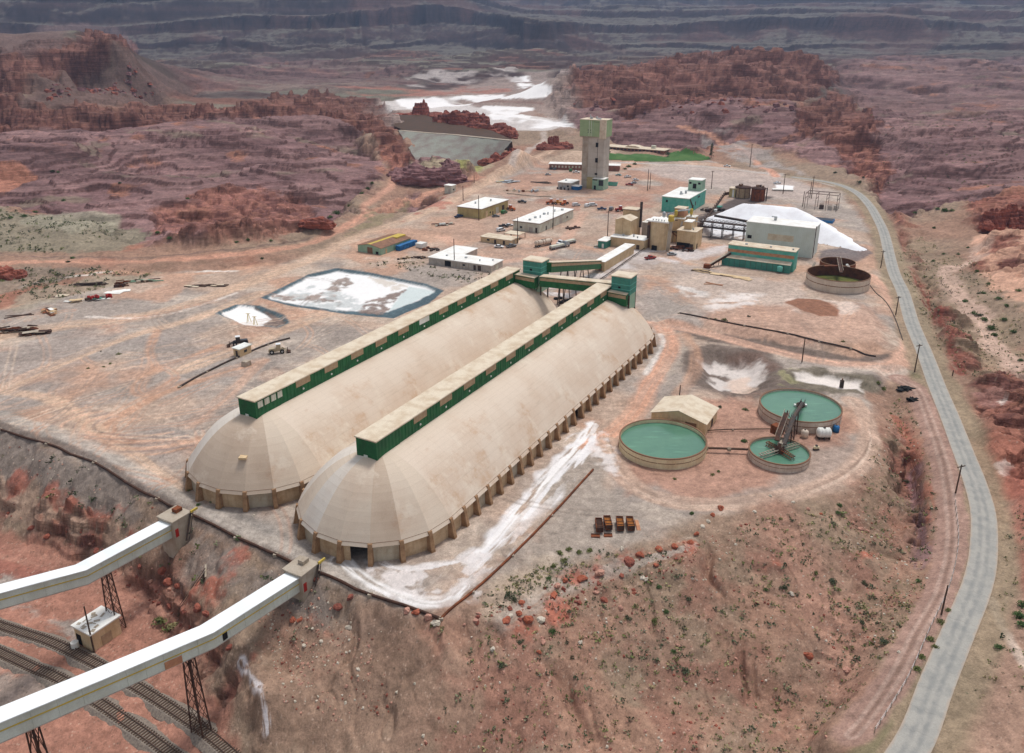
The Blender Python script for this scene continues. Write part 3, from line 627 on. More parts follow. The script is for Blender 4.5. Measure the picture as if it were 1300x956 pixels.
hillp = [(540, 800), (640, 765), (750, 720), (860, 690), (960, 660), (1080, 650), (1130, 640), (1150, 700), (1190, 700), (1150, 800), (1090, 880), (1030, 980), (500, 980), (600, 860)]
zone(hillp, (156, 124, 104), 6, 5, 14, 0.95)
zone(hillp, (140, 124, 102), 6, 5, 14, 0.55, (14, -0.3, 0.6), 33); zone(hillp, (166, 126, 104), 6, 5, 14, 0.8, (12, -0.1, 0.6), 34); zone(hillp, (146, 100, 84), 6, 5, 14, 0.6, (9, 0.2, 0.7), 35)
path([(990, 645), (1000, 690), (1030, 740), (1060, 800), (1085, 880)], 8, (168, 126, 106), 4, 0.8, 0.0, None, 36, 1.5)
path([(640, 785), (700, 750), (760, 725), (860, 700), (880, 690)], 4, (176, 166, 156), 2.5, 0.7, 0, (14, -0.5, 0.0), 37)
zone([(610, 750), (680, 715), (720, 705), (690, 740), (620, 780)], (186, 168, 148), 3, 3, 8, 0.6)
for (cx, cy, rr_) in ((760, 720, 22), (800, 707, 14), (700, 775, 16), (735, 735, 14), (705, 760, 9), (880, 690, 18), (850, 712, 12), (668, 790, 12), (1100, 700, 20), (985, 720, 16)):
    zone([(cx-rr_, cy), (cx, cy-rr_*0.5), (cx+rr_, cy), (cx, cy+rr_*0.5)], (182, 98, 74), 3, 2.5, 4, 0.75, (4, -0.5, 0.2), int(cx))
zone([(1080, 640), (1110, 560), (1140, 500), (1170, 540), (1195, 620), (1190, 720), (1150, 800), (1090, 800), (1110, 700)], (140, 118, 96), 4, 4, 10, 0.8, (9, -0.4, 0.1), 38)
path([(1138, 530), (1155, 560), (1170, 610), (1178, 660)], 3.0, (164, 102, 80), 2, 0.85, 0, (9, -0.6, 0.0), 39, 1.5)
path([(1160, 600), (1168, 660), (1166, 720), (1180, 690)], 3, (128, 98, 104), 2, 0.7, 0, (6, -0.4, 0.1), 40, 1.0)
# beyond the road on the right
zone([(1135, 330), (1170, 300), (1230, 330), (1290, 400), (1310, 480), (1240, 480), (1190, 440), (1150, 380)], (148, 128, 104), 5, 5, 12, 0.8, (10, -0.4, 0.2), 41)
path([(1250, 300), (1240, 330), (1200, 345), (1215, 375), (1240, 400), (1262, 440), (1300, 470), (1340, 500)], 8, (200, 168, 150), 4, 0.9, 0.2, None, 42, 1.5)
path([(1150, 340), (1180, 390), (1200, 430), (1222, 475)], 4.5, (140, 70, 58), 3, 0.8, 0, (8, -0.4, 0.1), 43, 1.5)
zone([(1240, 300), (1310, 285), (1400, 300), (1400, 420), (1300, 390), (1255, 370)], (216, 166, 138), 5, 5, 10, 0.9, (12, -0.6, 0.0), 44)
zone([(1220, 555), (1260, 540), (1400, 560), (1400, 980), (1230, 980), (1255, 800), (1285, 700), (1270, 640), (1240, 600)], (172, 108, 86), 4, 4, 10, 0.85)
zone([(1235, 500), (1275, 490), (1285, 510), (1250, 520)], (184, 132, 120), 2, 2, 5, 0.9); zone([(1262, 510), (1280, 502), (1272, 514)], (224, 208, 198), 1, 1, 3, 0.9); zone([(1262, 590), (1285, 592), (1276, 606)], (220, 196, 184), 1, 1, 3, 0.8)
zone([(1262, 700), (1290, 640), (1330, 640), (1330, 980), (1220, 980), (1240, 840)], (168, 138, 118), 4, 4, 10, 0.85)
path([(1258, 760), (1275, 800), (1300, 840), (1330, 880)], 1.6, (206, 186, 170), 1, 0.8); path([(1285, 600), (1300, 660), (1310, 740)], 4, (176, 104, 86), 2, 0.8, 0.3)
# road verges
vg = 1-sst(5.0, 8.0, dro+1.2*ns); col = lerp(col, c3(150, 134, 108), vg*0.8)
vt = (1-sst(2.4, 3.6, dtr+0.5*nt)); col = lerp(col, c3(166, 132, 118), vt*0.95)
rut = (1-sst(0.15, 0.6, np.abs(np.abs(sdtr+0.25*ns)-0.85)))*(dtr < 4); col = lerp(col, c3(186, 158, 144), rut*0.7); crown = (1-sst(0.1, 0.5, np.abs(sdtr+0.25*ns)))*(dtr < 4); col = lerp(col, c3(136, 110, 96), crown*0.5)
between = sst(2.8, 4.0, dtr)*(1-sst(7.5, 9.5, dtr))*sst(3.2, 4.0, dro)*(1-sst(6, 8, dro)); col = lerp(col, c3(122, 116, 84), between*0.7*sst(-0.4, 0.3, ns))
# behind: salt lake, dam pond, tailings
zone([(470, 128), (520, 120), (600, 108), (660, 92), (700, 90), (735, 140), (720, 165), (640, 165), (500, 155)], (160, 142, 134), 25, 20, 60, 0.8)
LK = (236, 236, 238)
zone([(486, 130), (510, 125), (545, 126), (575, 124), (600, 134), (640, 140), (700, 150), (730, 160), (700, 165), (640, 165), (600, 150), (520, 140), (490, 144)], (204, 198, 196), 8, 6, 30, 0.95, None, 71, SALT, 0.5)
zone([(500, 127), (560, 125), (600, 132), (560, 136), (520, 138)], LK, 5, 4, 22, 1.0, None, 72, SALT, 0.95)
zone([(572, 125), (620, 120), (660, 118), (680, 108), (650, 100), (652, 97), (672, 97), (690, 108), (702, 114), (690, 122), (640, 126), (590, 128)], LK, 6, 8, 26, 1.0, (40, -0.8, -0.3), 73, SALT, 0.95)
zone([(612, 135), (680, 137), (678, 150), (725, 157), (690, 163), (650, 160), (625, 148)], LK, 5, 5, 22, 1.0, (34, -0.75, -0.25), 74, SALT, 0.95)
zone([(655, 145), (680, 140), (700, 152), (735, 158), (700, 152)], (150, 120, 104), 4, 3, 12, 0.9)
zone([(565, 129), (640, 128), (690, 130), (690, 133), (600, 132)], (140, 112, 104), 3, 2, 12, 0.9)
zone([(515, 96), (560, 88), (650, 84), (720, 92), (700, 100), (640, 95), (560, 108), (520, 110)], (178, 168, 166), 16, 14, 60, 0.75, (50, -0.2, 0.3), 75)
zone([(430, 108), (560, 106), (650, 112), (640, 120), (520, 122), (440, 120)], (168, 104, 86), 14, 12, 60, 0.7, (60, -0.2, 0.3), 76)
zone([(520, 205), (560, 203), (640, 200), (620, 214), (560, 218), (525, 212)], (168, 152, 124), 4, 3, 10, 0.9)
zone([(578, 205), (612, 204), (612, 214), (585, 216)], (150, 150, 84), 3, 2, 6, 0.9)
zone([(690, 205), (720, 192), (790, 190), (770, 206)], (186, 160, 138), 5, 4, 12, 0.9)
zone([(700, 350), (780, 345), (850, 362), (900, 392), (830, 404), (800, 385), (720, 380)], (158, 148, 140), 8, 6, 14, 0.8, (12, -0.4, 0.2), 90)
zone([(786, 318), (850, 326), (920, 322), (925, 345), (860, 350), (790, 340)], (170, 156, 148), 8, 6, 14, 0.7, (12, -0.4, 0.2), 91)
zone([(-70, 262), (0, 265), (60, 275), (150, 280), (190, 300), (150, 318), (60, 322), (-70, 320)], (138, 130, 110), 4, 5, 12, 0.9)
zone([(25, 280), (80, 270), (150, 275), (150, 295), (90, 297)], (156, 150, 130), 4, 3, 10, 0.8)
zone([(-70, 335), (0, 342), (60, 340), (140, 340), (90, 352), (0, 372), (-70, 385)], (132, 120, 106), 4, 4, 10, 0.8)
zone([(20, 375), (110, 352), (210, 346), (180, 356), (100, 372), (10, 400)], (160, 150, 130), 4, 4, 8, 0.7)
zone([(0, 205), (30, 210), (45, 225), (20, 240), (0, 245), (-30, 230)], (178, 118, 94), 2, 2, 6, 0.9)
path([(470, 275), (462, 262), (480, 250), (496, 238), (500, 222)], 5, (196, 146, 122), 3, 0.9)
zone([(440, 292), (475, 268), (520, 255), (490, 280), (440, 300)], (140, 128, 96), 3, 3, 6, 0.7, (5, -0.3, 0.2), 77)
zone([(560, 270), (540, 270), (510, 282), (530, 270), (560, 252), (580, 246), (575, 256)], (170, 96, 78), 3, 3, 6, 0.7, (8, -0.3, 0.2), 78)
zone([(640, 250), (760, 252), (830, 246), (838, 262), (780, 275), (700, 262)], (170, 122, 104), 4, 3, 8, 0.6, (9, -0.3, 0.2), 79)
zone([(165, 66), (185, 80), (250, 108), (225, 124), (150, 134), (30, 134), (30, 112), (100, 100), (140, 84)], (104, 82, 76), 14, 10, 30, 0.9)
zone([(-60, 30), (60, 34), (112, 30), (160, 40), (165, 54), (80, 62), (0, 72), (-60, 76)], (116, 92, 88), 14, 10, 30, 0.85)
lawn_px = [(768, 194), (770, 203), (838, 206), (905, 203), (896, 197), (850, 192), (845, 199), (800, 196)]
SCRUBP = [hillp, [(1135, 330), (1170, 300), (1230, 330), (1300, 400), (1310, 480), (1240, 480), (1190, 440), (1150, 380)], [(1080, 640), (1110, 560), (1140, 500), (1170, 540), (1195, 620), (1190, 720), (1150, 800), (1090, 800)]]
zone([(998, 384), (1020, 379), (1050, 384), (1066, 394), (1062, 401), (1040, 401), (1015, 393)], (150, 104, 80), 1.2, 0.6, 5, 1.0)
# tyre marks: pairs of narrow ruts wandering over the yard
rt_ = np.random.default_rng(5)
def ruts(p0, ang, L, curve, c, op):
    n_ = 14; q = np.array(p0[:2], float); out = [q.copy()]
    for i in range(n_): ang += curve/n_+rt_.normal(0, .05); q = q+np.array([math.cos(ang), math.sin(ang)])*L/n_; out.append(q.copy())
    ln = np.array(out); k = subset(ln, 4); x, y = X[k], Y[k]
    if len(x) == 0: return
    d, sd, s_ = line_d(x, y, ln); m = (1-sst(.18, .5, np.abs(np.abs(sd)-.95)))*(d < 2)*op*sst(0, 6, s_)*(0.5+0.5*vn(s_/5, s_*0, int(L*10))); col[k] = lerp(col[k], c3(*c), m*(poly_sd(x, y, PADW) > 0))
PADW = GL(padp); cs_ = ((206, 164, 136), (142, 126, 116), (214, 190, 168), (196, 146, 118))
for i in range(150):
    px_, py_ = [(rt_.uniform(-20, 420), rt_.uniform(370, 640)), (rt_.uniform(560, 1120), rt_.uniform(250, 470)), (rt_.uniform(600, 1100), rt_.uniform(590, 730))][int(rt_.choice(3, p=[.7, .28, .02]))]
    ruts(P(px_, py_), rt_.uniform(0, 6.28), rt_.uniform(15, 60), rt_.normal(0, 1.3), cs_[int(rt_.integers(4))], rt_.uniform(.3, .7))
# crisp grit: stone-to-stone variation and scattered pale and dark stones
gr = rng.normal(0, 1, H.shape); gr2 = fbm(X/0.9, Y/0.9, 3, 501); keep_ = (1-0.85*SALT)
near_ = sst(420, 150, RR)
col *= (1+keep_*(0.06*gr+0.10*gr2*lod(1.2)))[..., None]
u_ = rng.random(H.shape); stn = (u_ > 0.992)*keep_*near_*nat; col = lerp(col, c3(196, 172, 154), stn*0.7); stn = (u_ < 0.012)*keep_*near_*nat; col = lerp(col, c3(96, 82, 68), stn*0.6)
rock_ = np.clip(ROCKM+REDM, 0, 1)
lum = (col @ np.array([0.3, 0.55, 0.15]))[..., None]; satk = (0.84-0.06*sst(700, 1500, RR))[..., None]; col = lum+(col-lum)*satk
nb_ = nat*(1-rock_)*sst(600, 350, RR)*(1-SALT); col *= (1-0.02*nb_)[..., None]*np.array([1.0, 0.96, 0.92])
col = np.clip(col, 0.004, 0.9)

# ---------------------------------------------------------------- build the ground sheet
def ground_material():
    m = bpy.data.materials.new("desert_ground"); m.use_nodes = True
    n, l = m.node_tree.nodes, m.node_tree.links; b = n['Principled BSDF']; b.inputs['Roughness'].default_value = 0.95; b.inputs['Specular IOR Level'].default_value = 0.1
    at = n.new('ShaderNodeAttribute'); at.attribute_name = 'Col'; mk = n.new('ShaderNodeAttribute'); mk.attribute_name = 'Msk'
    sp = n.new('ShaderNodeSeparateColor'); l.new(mk.outputs['Color'], sp.inputs[0])
    g = n.new('ShaderNodeNewGeometry')
    def noise(s, det, rgh=0.65, sc=(1, 1, 1)):
        mp = n.new('ShaderNodeMapping'); mp.inputs['Scale'].default_value = sc; l.new(g.outputs['Position'], mp.inputs['Vector'])
        t = n.new('ShaderNodeTexNoise'); t.inputs['Scale'].default_value = s; t.inputs['Detail'].default_value = det; t.inputs['Roughness'].default_value = rgh
        l.new(mp.outputs[0], t.inputs['Vector']); return t.outputs['Fac']
    def mr(f, a, bb, c, d):
        r = n.new('ShaderNodeMapRange'); r.inputs[1].default_value = a; r.inputs[2].default_value = bb; r.inputs[3].default_value = c; r.inputs[4].default_value = d; l.new(f, r.inputs[0]); return r.outputs[0]
    def mth(op, a, bb):
        x = n.new('ShaderNodeMath'); x.operation = op
        for i, v in enumerate((a, bb)):
            if isinstance(v, (int, float)): x.inputs[i].default_value = v
            else: l.new(v, x.inputs[i])
        return x.outputs[0]
    def mixc(fac, a, c, mode='MIX'):
        x = n.new('ShaderNodeMix'); x.data_type = 'RGBA'; x.blend_type = mode
        if isinstance(fac, (int, float)): x.inputs[0].default_value = fac
        else: l.new(fac, x.inputs[0])
        for s, v in ((6, a), (7, c)):
            if isinstance(v, tuple): x.inputs[s].default_value = v
            else: l.new(v, x.inputs[s])
        return x.outputs[2]
    def grey(f):
        cc = n.new('ShaderNodeCombineColor'); [l.new(f, cc.inputs[i]) for i in range(3)]; return cc.outputs[0]
    n1 = noise(0.45, 8, 0.7); n2 = noise(2.6, 5, 0.75); n0 = noise(0.06, 8, 0.7)
    notsalt = mth('SUBTRACT', 1.0, sp.outputs[2])
    v = mth('MULTIPLY', mr(n1, 0.3, 0.7, 0.70, 1.26), mth('MULTIPLY', mr(n2, 0.25, 0.75, 0.76, 1.24), mr(n0, 0.3, 0.7, 0.76, 1.24)))
    col = mixc(notsalt, at.outputs['Color'], mixc(1.0, at.outputs['Color'], grey(v), 'MULTIPLY'))
    # strata on rock
    s1 = noise(1.0, 5, 0.7, (0.03, 0.03, 0.9)); s2 = noise(1.0, 5, 0.65, (0.07, 0.34, 0.34)); s3 = noise(1.0, 3, 0.6, (0.006, 0.006, 0.11))
    sv = mth('MULTIPLY', mr(s1, 0.3, 0.7, 0.62, 1.28), mth('MULTIPLY', mr(s2, 0.3, 0.65, 0.78, 1.12), mr(s3, 0.35, 0.65, 0.8, 1.15)))
    col = mixc(sp.outputs[0], col, mixc(1.0, col, grey(sv), 'MULTIPLY'))
    # pebbles: light and dark grit on bare slopes
    vo = n.new('ShaderNodeTexVoronoi'); vo.inputs['Scale'].default_value = 0.95; l.new(g.outputs['Position'], vo.inputs['Vector'])
    dot = mth('MULTIPLY', mr(vo.outputs['Distance'], 0.10, 0.26, 1.0, 0.0), mth('MULTIPLY', sp.outputs[1], mr(noise(0.3, 3), 0.45, 0.6, 0.0, 0.9)))
    hs = n.new('ShaderNodeSeparateColor'); l.new(vo.outputs['Color'], hs.inputs[0])
    pebc = mixc(mth('GREATER_THAN', hs.outputs[0], 0.5), L4((98, 82, 70)), L4((188, 160, 142)))
    col = mixc(dot, col, pebc)
    l.new(col, b.inputs['Base Color'])
    bp = n.new('ShaderNodeBump'); bp.inputs['Strength'].default_value = 0.8; bp.inputs['Distance'].default_value = 0.7
    hsum = mth('ADD', mth('MULTIPLY', n1, 0.6), mth('MULTIPLY', n2, 0.25)); hsum = mth('ADD', hsum, mth('MULTIPLY', sp.outputs[0], mth('MULTIPLY', s1, 1.6)))
    l.new(hsum, bp.inputs['Height']); l.new(bp.outputs[0], b.inputs['Normal'])
    return m
rockall = np.clip(ROCKM+REDM+mes*sst(0.15, 0.5, slope), 0, 1)
k, m, sd_ = poly_mask(padp, 6.0); grit = np.ones_like(H); grit[k] = 1-0.75*m; grit *= clear*(1-rockall)*(1-sst(250, 450, RR))
nv = NR*NC
me = bpy.data.meshes.new("ground"); me.vertices.add(nv)
me.vertices.foreach_set('co', np.stack([X, Y, H], -1).astype(np.float32).ravel())
ii = np.arange(NR-1)[:, None]*NC+np.arange(NC-1)[None]
fc = np.stack([ii, ii+1, ii+NC+1, ii+NC], -1).reshape(-1, 4)
me.loops.add(fc.size); me.loops.foreach_set('vertex_index', fc.ravel().astype(np.int32))
me.polygons.add(len(fc)); me.polygons.foreach_set('loop_start', np.arange(0, fc.size, 4, dtype=np.int32))
me.update(calc_edges=True)
me.polygons.foreach_set('use_smooth', np.ones(len(fc), bool))
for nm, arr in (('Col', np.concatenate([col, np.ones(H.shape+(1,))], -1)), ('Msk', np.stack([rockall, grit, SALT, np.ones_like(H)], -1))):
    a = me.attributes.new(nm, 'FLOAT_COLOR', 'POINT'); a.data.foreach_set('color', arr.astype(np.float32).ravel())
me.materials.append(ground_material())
ground = bpy.data.objects.new("ground", me); C.objects.link(ground); tag(ground, kind='structure')

def ribbon(name, line, w, m, lift, z=None, n=4, parent=None):
    d = np.gradient(line[:, :2], axis=0); d /= np.linalg.norm(d, axis=1)[:, None]; nrm = np.stack([d[:, 1], -d[:, 0]], 1)
    b = MB(); off = np.linspace(-w/2, w/2, n+1)
    vs = []
    for i, p in enumerate(line):
        for o in off:
            q = p[:2]+nrm[i]*o; zz = (Hat(q[0], q[1]) if z is None else z[i])+lift
            vs.append((q[0], q[1], float(zz)))
    b.add(vs, [(i*(n+1)+j, (i+1)*(n+1)+j, (i+1)*(n+1)+j+1, i*(n+1)+j+1)[::-1] for i in range(len(line)-1) for j in range(n)], True)
    o = b.build(name, m, parent)
    me = o.data
    s_ = np.append(0, np.cumsum(np.hypot(*np.diff(line[:, :2], axis=0).T)))
    at = me.attributes.new('RoadUV', 'FLOAT_VECTOR', 'POINT'); at.data.foreach_set('vector', np.stack([np.tile(off, len(line)), np.repeat(s_, n+1), np.zeros(len(line)*(n+1))], -1).astype(np.float32).ravel())
    if len(me.polygons) and me.polygons[0].normal.z < 0: me.flip_normals()
    return o
def asphalt():
    m = mat('worn_asphalt', (164, 160, 152), (150, 148, 142), 0.35, 0.92, fine=0.14)
    n, l = m.node_tree.nodes, m.node_tree.links; b = n['Principled BSDF']; src = b.inputs['Base Color'].links[0].from_socket
    at = n.new('ShaderNodeAttribute'); at.attribute_name = 'RoadUV'; sp = n.new('ShaderNodeSeparateXYZ'); l.new(at.outputs['Vector'], sp.inputs[0])
    def mth(op, a, bb=0.0):
        x = n.new('ShaderNodeMath'); x.operation = op
        for i, v in enumerate((a, bb)):
            if isinstance(v, (int, float)): x.inputs[i].default_value = v
            else: l.new(v, x.inputs[i])
        return x.outputs[0]
    def mr(f, a, bb, c0, c1):
        r = n.new('ShaderNodeMapRange'); r.inputs[1].default_value = a; r.inputs[2].default_value = bb; r.inputs[3].default_value = c0; r.inputs[4].default_value = c1; l.new(f, r.inputs[0]); return r.outputs[0]
    def mixc(f, a, c_):
        x = n.new('ShaderNodeMix'); x.data_type = 'RGBA'; l.new(f, x.inputs[0]); l.new(a, x.inputs[6]); x.inputs[7].default_value = c_; return x.outputs[2]
    nz = n.new('ShaderNodeTexNoise'); nz.inputs['Scale'].default_value = 0.5; nz.inputs['Detail'].default_value = 6; l.new(at.outputs['Vector'], nz.inputs['Vector'])
    wob = mth('ADD', sp.outputs[0], mth('MULTIPLY', mth('SUBTRACT', nz.outputs['Fac'], 0.5), 0.9))
    tr_ = mth('ABSOLUTE', mth('SUBTRACT', mth('ABSOLUTE', wob), 0.75))
    col = mixc(mth('MULTIPLY', mr(tr_, 0.15, 0.6, 0.5, 0.0), mr(nz.outputs['Fac'], 0.35, 0.6, 0.3, 1.0)), src, L4((116, 118, 118)))          # darker worn wheel lines
    col = mixc(mr(mth('ABSOLUTE', wob), 2.2, 2.75, 0.0, 0.9), col, L4((176, 156, 138)))                                                   # dust creeping in at the edges
    cr_ = mth('PINGPONG', mth('ADD', sp.outputs[1], mth('MULTIPLY', nz.outputs['Fac'], 3.0)), 2.6)
    col = mixc(mth('MULTIPLY', mr(cr_, 0.0, 0.12, 0.35, 0.0), mr(nz.outputs['Fac'], 0.4, 0.55, 0.0, 1.0)), col, L4((104, 104, 102)))        # transverse cracks
    l.new(col, b.inputs['Base Color'])
    return m
rl = smooth_line(ROAD, 3); zt2 = np.interp(np.append(0, np.cumsum(np.hypot(*np.diff(rl[:, :2], axis=0).T))), *zr)
road = tag(ribbon('road', rl, 5.3, asphalt(), 0.10, zt2), kind='structure')
# ================================================================ BUILDINGS
AX = R(61.0)                                   # bearing of the plant grid: local x runs up the sheds, away from the camera
U = np.array([math.cos(AX), math.sin(AX)]); V = np.array([math.sin(AX), -math.cos(AX)])
def uvw(u, v, z=0.0): q = U*u+V*v; return (float(q[0]), float(q[1]), float(z))
def gz(u, v): q = U*u+V*v; return float(Hat(q[0], q[1]))
M_ = {}
def mk(k, *a, **kw): M_[k] = mat(k, *a, **kw); return M_[k]
mk('white_roof', (238, 237, 231), (224, 220, 212), 0.25, 0.7, fine=0.06)
mk('cream_roof', (214, 200, 178), (196, 176, 150), 0.3, 0.8)
mk('tan_wall', (212, 186, 148), (198, 170, 132), 0.35, 0.85, streak=0.35, stripe=(0.9, 'X'))
mk('ochre_wall', (186, 170, 118), (168, 150, 104), 0.3, 0.85, streak=0.3, stripe=(0.9, 'X'))
mk('pale_wall', (206, 206, 190), (190, 184, 166), 0.35, 0.8, streak=0.3, stripe=(0.9, 'X'))
mk('grey_wall', (188, 180, 170), (170, 160, 150), 0.4, 0.85, streak=0.35)
mk('mint_wall', (140, 176, 150), (160, 182, 160), 0.4, 0.8, streak=0.3, stripe=(0.9, 'X'))
mk('teal_wall', (84, 170, 152), (112, 180, 164), 0.3, 0.75, streak=0.3, stripe=(0.8, 'X'))
mk('teal_dark', (72, 140, 124), (60, 124, 112), 0.4, 0.75, streak=0.25, stripe=(0.8, 'X'))
mk('green_wall', (34, 100, 58), (28, 84, 50), 0.5, 0.65, streak=0.12, stripe=(1.2, 'X'))
mk('sage_panel', (156, 176, 132), (148, 168, 126), 0.3, 0.75, streak=0.04)
mk('brick', (150, 104, 88), (132, 92, 80), 0.8, 0.9)
mk('rust', (128, 72, 44), (92, 54, 38), 0.7, 0.9, fine=0.2)
mk('rust_dark', (84, 58, 46), (62, 46, 40), 0.7, 0.9, fine=0.2)
mk('dark_steel', (62, 56, 54), (88, 70, 60), 0.9, 0.7)
mk('black', (26, 25, 25), None, rough=0.8)
mk('glass', (40, 48, 54), None, rough=0.25, fine=0.0, spec=0.5)
mk('concrete', (176, 164, 148), (156, 142, 124), 0.25, 0.9, streak=0.45)
mk('tower_concrete', (192, 184, 172), (176, 166, 152), 0.12, 0.9, streak=0.22); mk('screen_wall', (206, 212, 204), (196, 202, 192), 0.2, 0.8, streak=0.06, stripe=(0.9, 'X'))
mk('orange_stripe', (190, 140, 104), (170, 120, 92), 0.5, 0.85)
mk('trim_brown', (128, 96, 74), None, rough=0.8)
mk('wood', (92, 72, 58), (70, 56, 48), 1.2, 0.9)
mk('buttress', (164, 130, 98), (138, 106, 78), 0.8, 0.9, streak=0.5, bump=0.4)
mk('shed_panel', (196, 170, 138), (176, 146, 112), 0.45, 0.9, streak=0.5)
mk('shed_panel_grey', (180, 168, 148), (166, 150, 128), 0.5, 0.9, streak=0.4, stripe=(0.7, 'X'))
mk('louver', (176, 152, 122), (160, 134, 106), 0.8, 0.85)
mk('white_paint', (228, 230, 224), (210, 210, 200), 0.3, 0.6, fine=0.05)
mk('gallery_white', (238, 242, 242), (226, 230, 230), 0.2, 0.55, fine=0.03)
mk('gallery_side', (204, 210, 200), (192, 196, 184), 0.25, 0.7, streak=0.2)
mk('yellow_paint', (200, 172, 70), (180, 160, 90), 0.8, 0.8)
mk('red_paint', (168, 40, 34), (140, 44, 38), 0.8, 0.6)
mk('blue_paint', (40, 110, 165), (30, 84, 130), 0.6, 0.6)
mk('silver', (186, 190, 192), (160, 162, 164), 0.5, 0.4, metallic=0.4)
mk('plastic_white', (224, 222, 214), None, rough=0.5, fine=0.05)
mk('brown_roof', (140, 104, 82), (118, 88, 72), 0.4, 0.9)
mk('liner', (96, 124, 136), None, rough=0.6)
mk('rail_steel', (96, 76, 66), None, rough=0.6)
def roof_mat(name, c, c2, stain, lines=True):
    m = mat(name, c, c2, 0.09, 0.92, fine=0.07, streak=0.0)
    n, l = m.node_tree.nodes, m.node_tree.links; b = n['Principled BSDF']
    src = b.inputs['Base Color'].links[0].from_socket; tc = n.new('ShaderNodeTexCoord')
    def noise(s, det, sc):
        mp = n.new('ShaderNodeMapping'); mp.inputs['Scale'].default_value = sc; l.new(tc.outputs['Object'], mp.inputs['Vector'])
        t = n.new('ShaderNodeTexNoise'); t.inputs['Scale'].default_value = s; t.inputs['Detail'].default_value = det; t.inputs['Roughness'].default_value = 0.7; l.new(mp.outputs[0], t.inputs['Vector']); return t.outputs['Fac']
    def mr(f, a, bb, c0, c1):
        r = n.new('ShaderNodeMapRange'); r.inputs[1].default_value = a; r.inputs[2].default_value = bb; r.inputs[3].default_value = c0; r.inputs[4].default_value = c1; l.new(f, r.inputs[0]); return r.outputs[0]
    def mixc(f, a, c_, mode='MIX'):
        x = n.new('ShaderNodeMix'); x.data_type = 'RGBA'; x.blend_type = mode
        if isinstance(f, (int, float)): x.inputs[0].default_value = f
        else: l.new(f, x.inputs[0])
        for s, v in ((6, a), (7, c_)):
            if isinstance(v, tuple): x.inputs[s].default_value = v
            else: l.new(v, x.inputs[s])
        return x.outputs[2]
    col = mixc(mr(noise(0.075, 8, (1, 1, 1)), 0.55, 0.63, 0, 0.6), src, L4(stain))               # ochre dust stains
    col = mixc(mr(noise(0.9, 5, (0.12, 1, 1)), 0.58, 0.8, 0, 0.35), col, L4((150, 128, 100)))     # grime along the courses
    col = mixc(mr(noise(0.11, 8, (1, .7, .7)), 0.55, 0.63, 0, 0.55), col, L4((222, 208, 190)))    # run-off down the roof
    # sheet courses and bay joints
    gx = n.new('ShaderNodeSeparateXYZ'); l.new(tc.outputs['Object'], gx.inputs[0])
    def line(sock, per, wid):
        a = n.new('ShaderNodeMath'); a.operation = 'PINGPONG'; a.inputs[1].default_value = per/2; l.new(sock, a.inputs[0])
        return mr(a.outputs[0], 0, wid, 0.12, 0.0)
    if lines: col = mixc(line(gx.outputs[1], 1.25, 0.10), col, L4((150, 128, 106))); col = mixc(line(gx.outputs[0], 5.025, 0.12), col, L4((150, 128, 106)))
    else: col = mixc(line(gx.outputs[2], 1.1, 0.08), col, L4((160, 138, 114)))
    l.new(col, b.inputs['Base Color']); return m
RT = [roof_mat('shed_roof', (213, 196, 178), (205, 184, 164), (190, 156, 126)), roof_mat('shed_roof_pale', (214, 204, 192), (206, 192, 178), (202, 182, 162), False), roof_mat('shed_roof_dusty', (196, 176, 156), (186, 164, 144), (178, 148, 122), False), roof_mat('shed_roof_end', (210, 193, 174), (202, 181, 161), (188, 154, 124), False)]

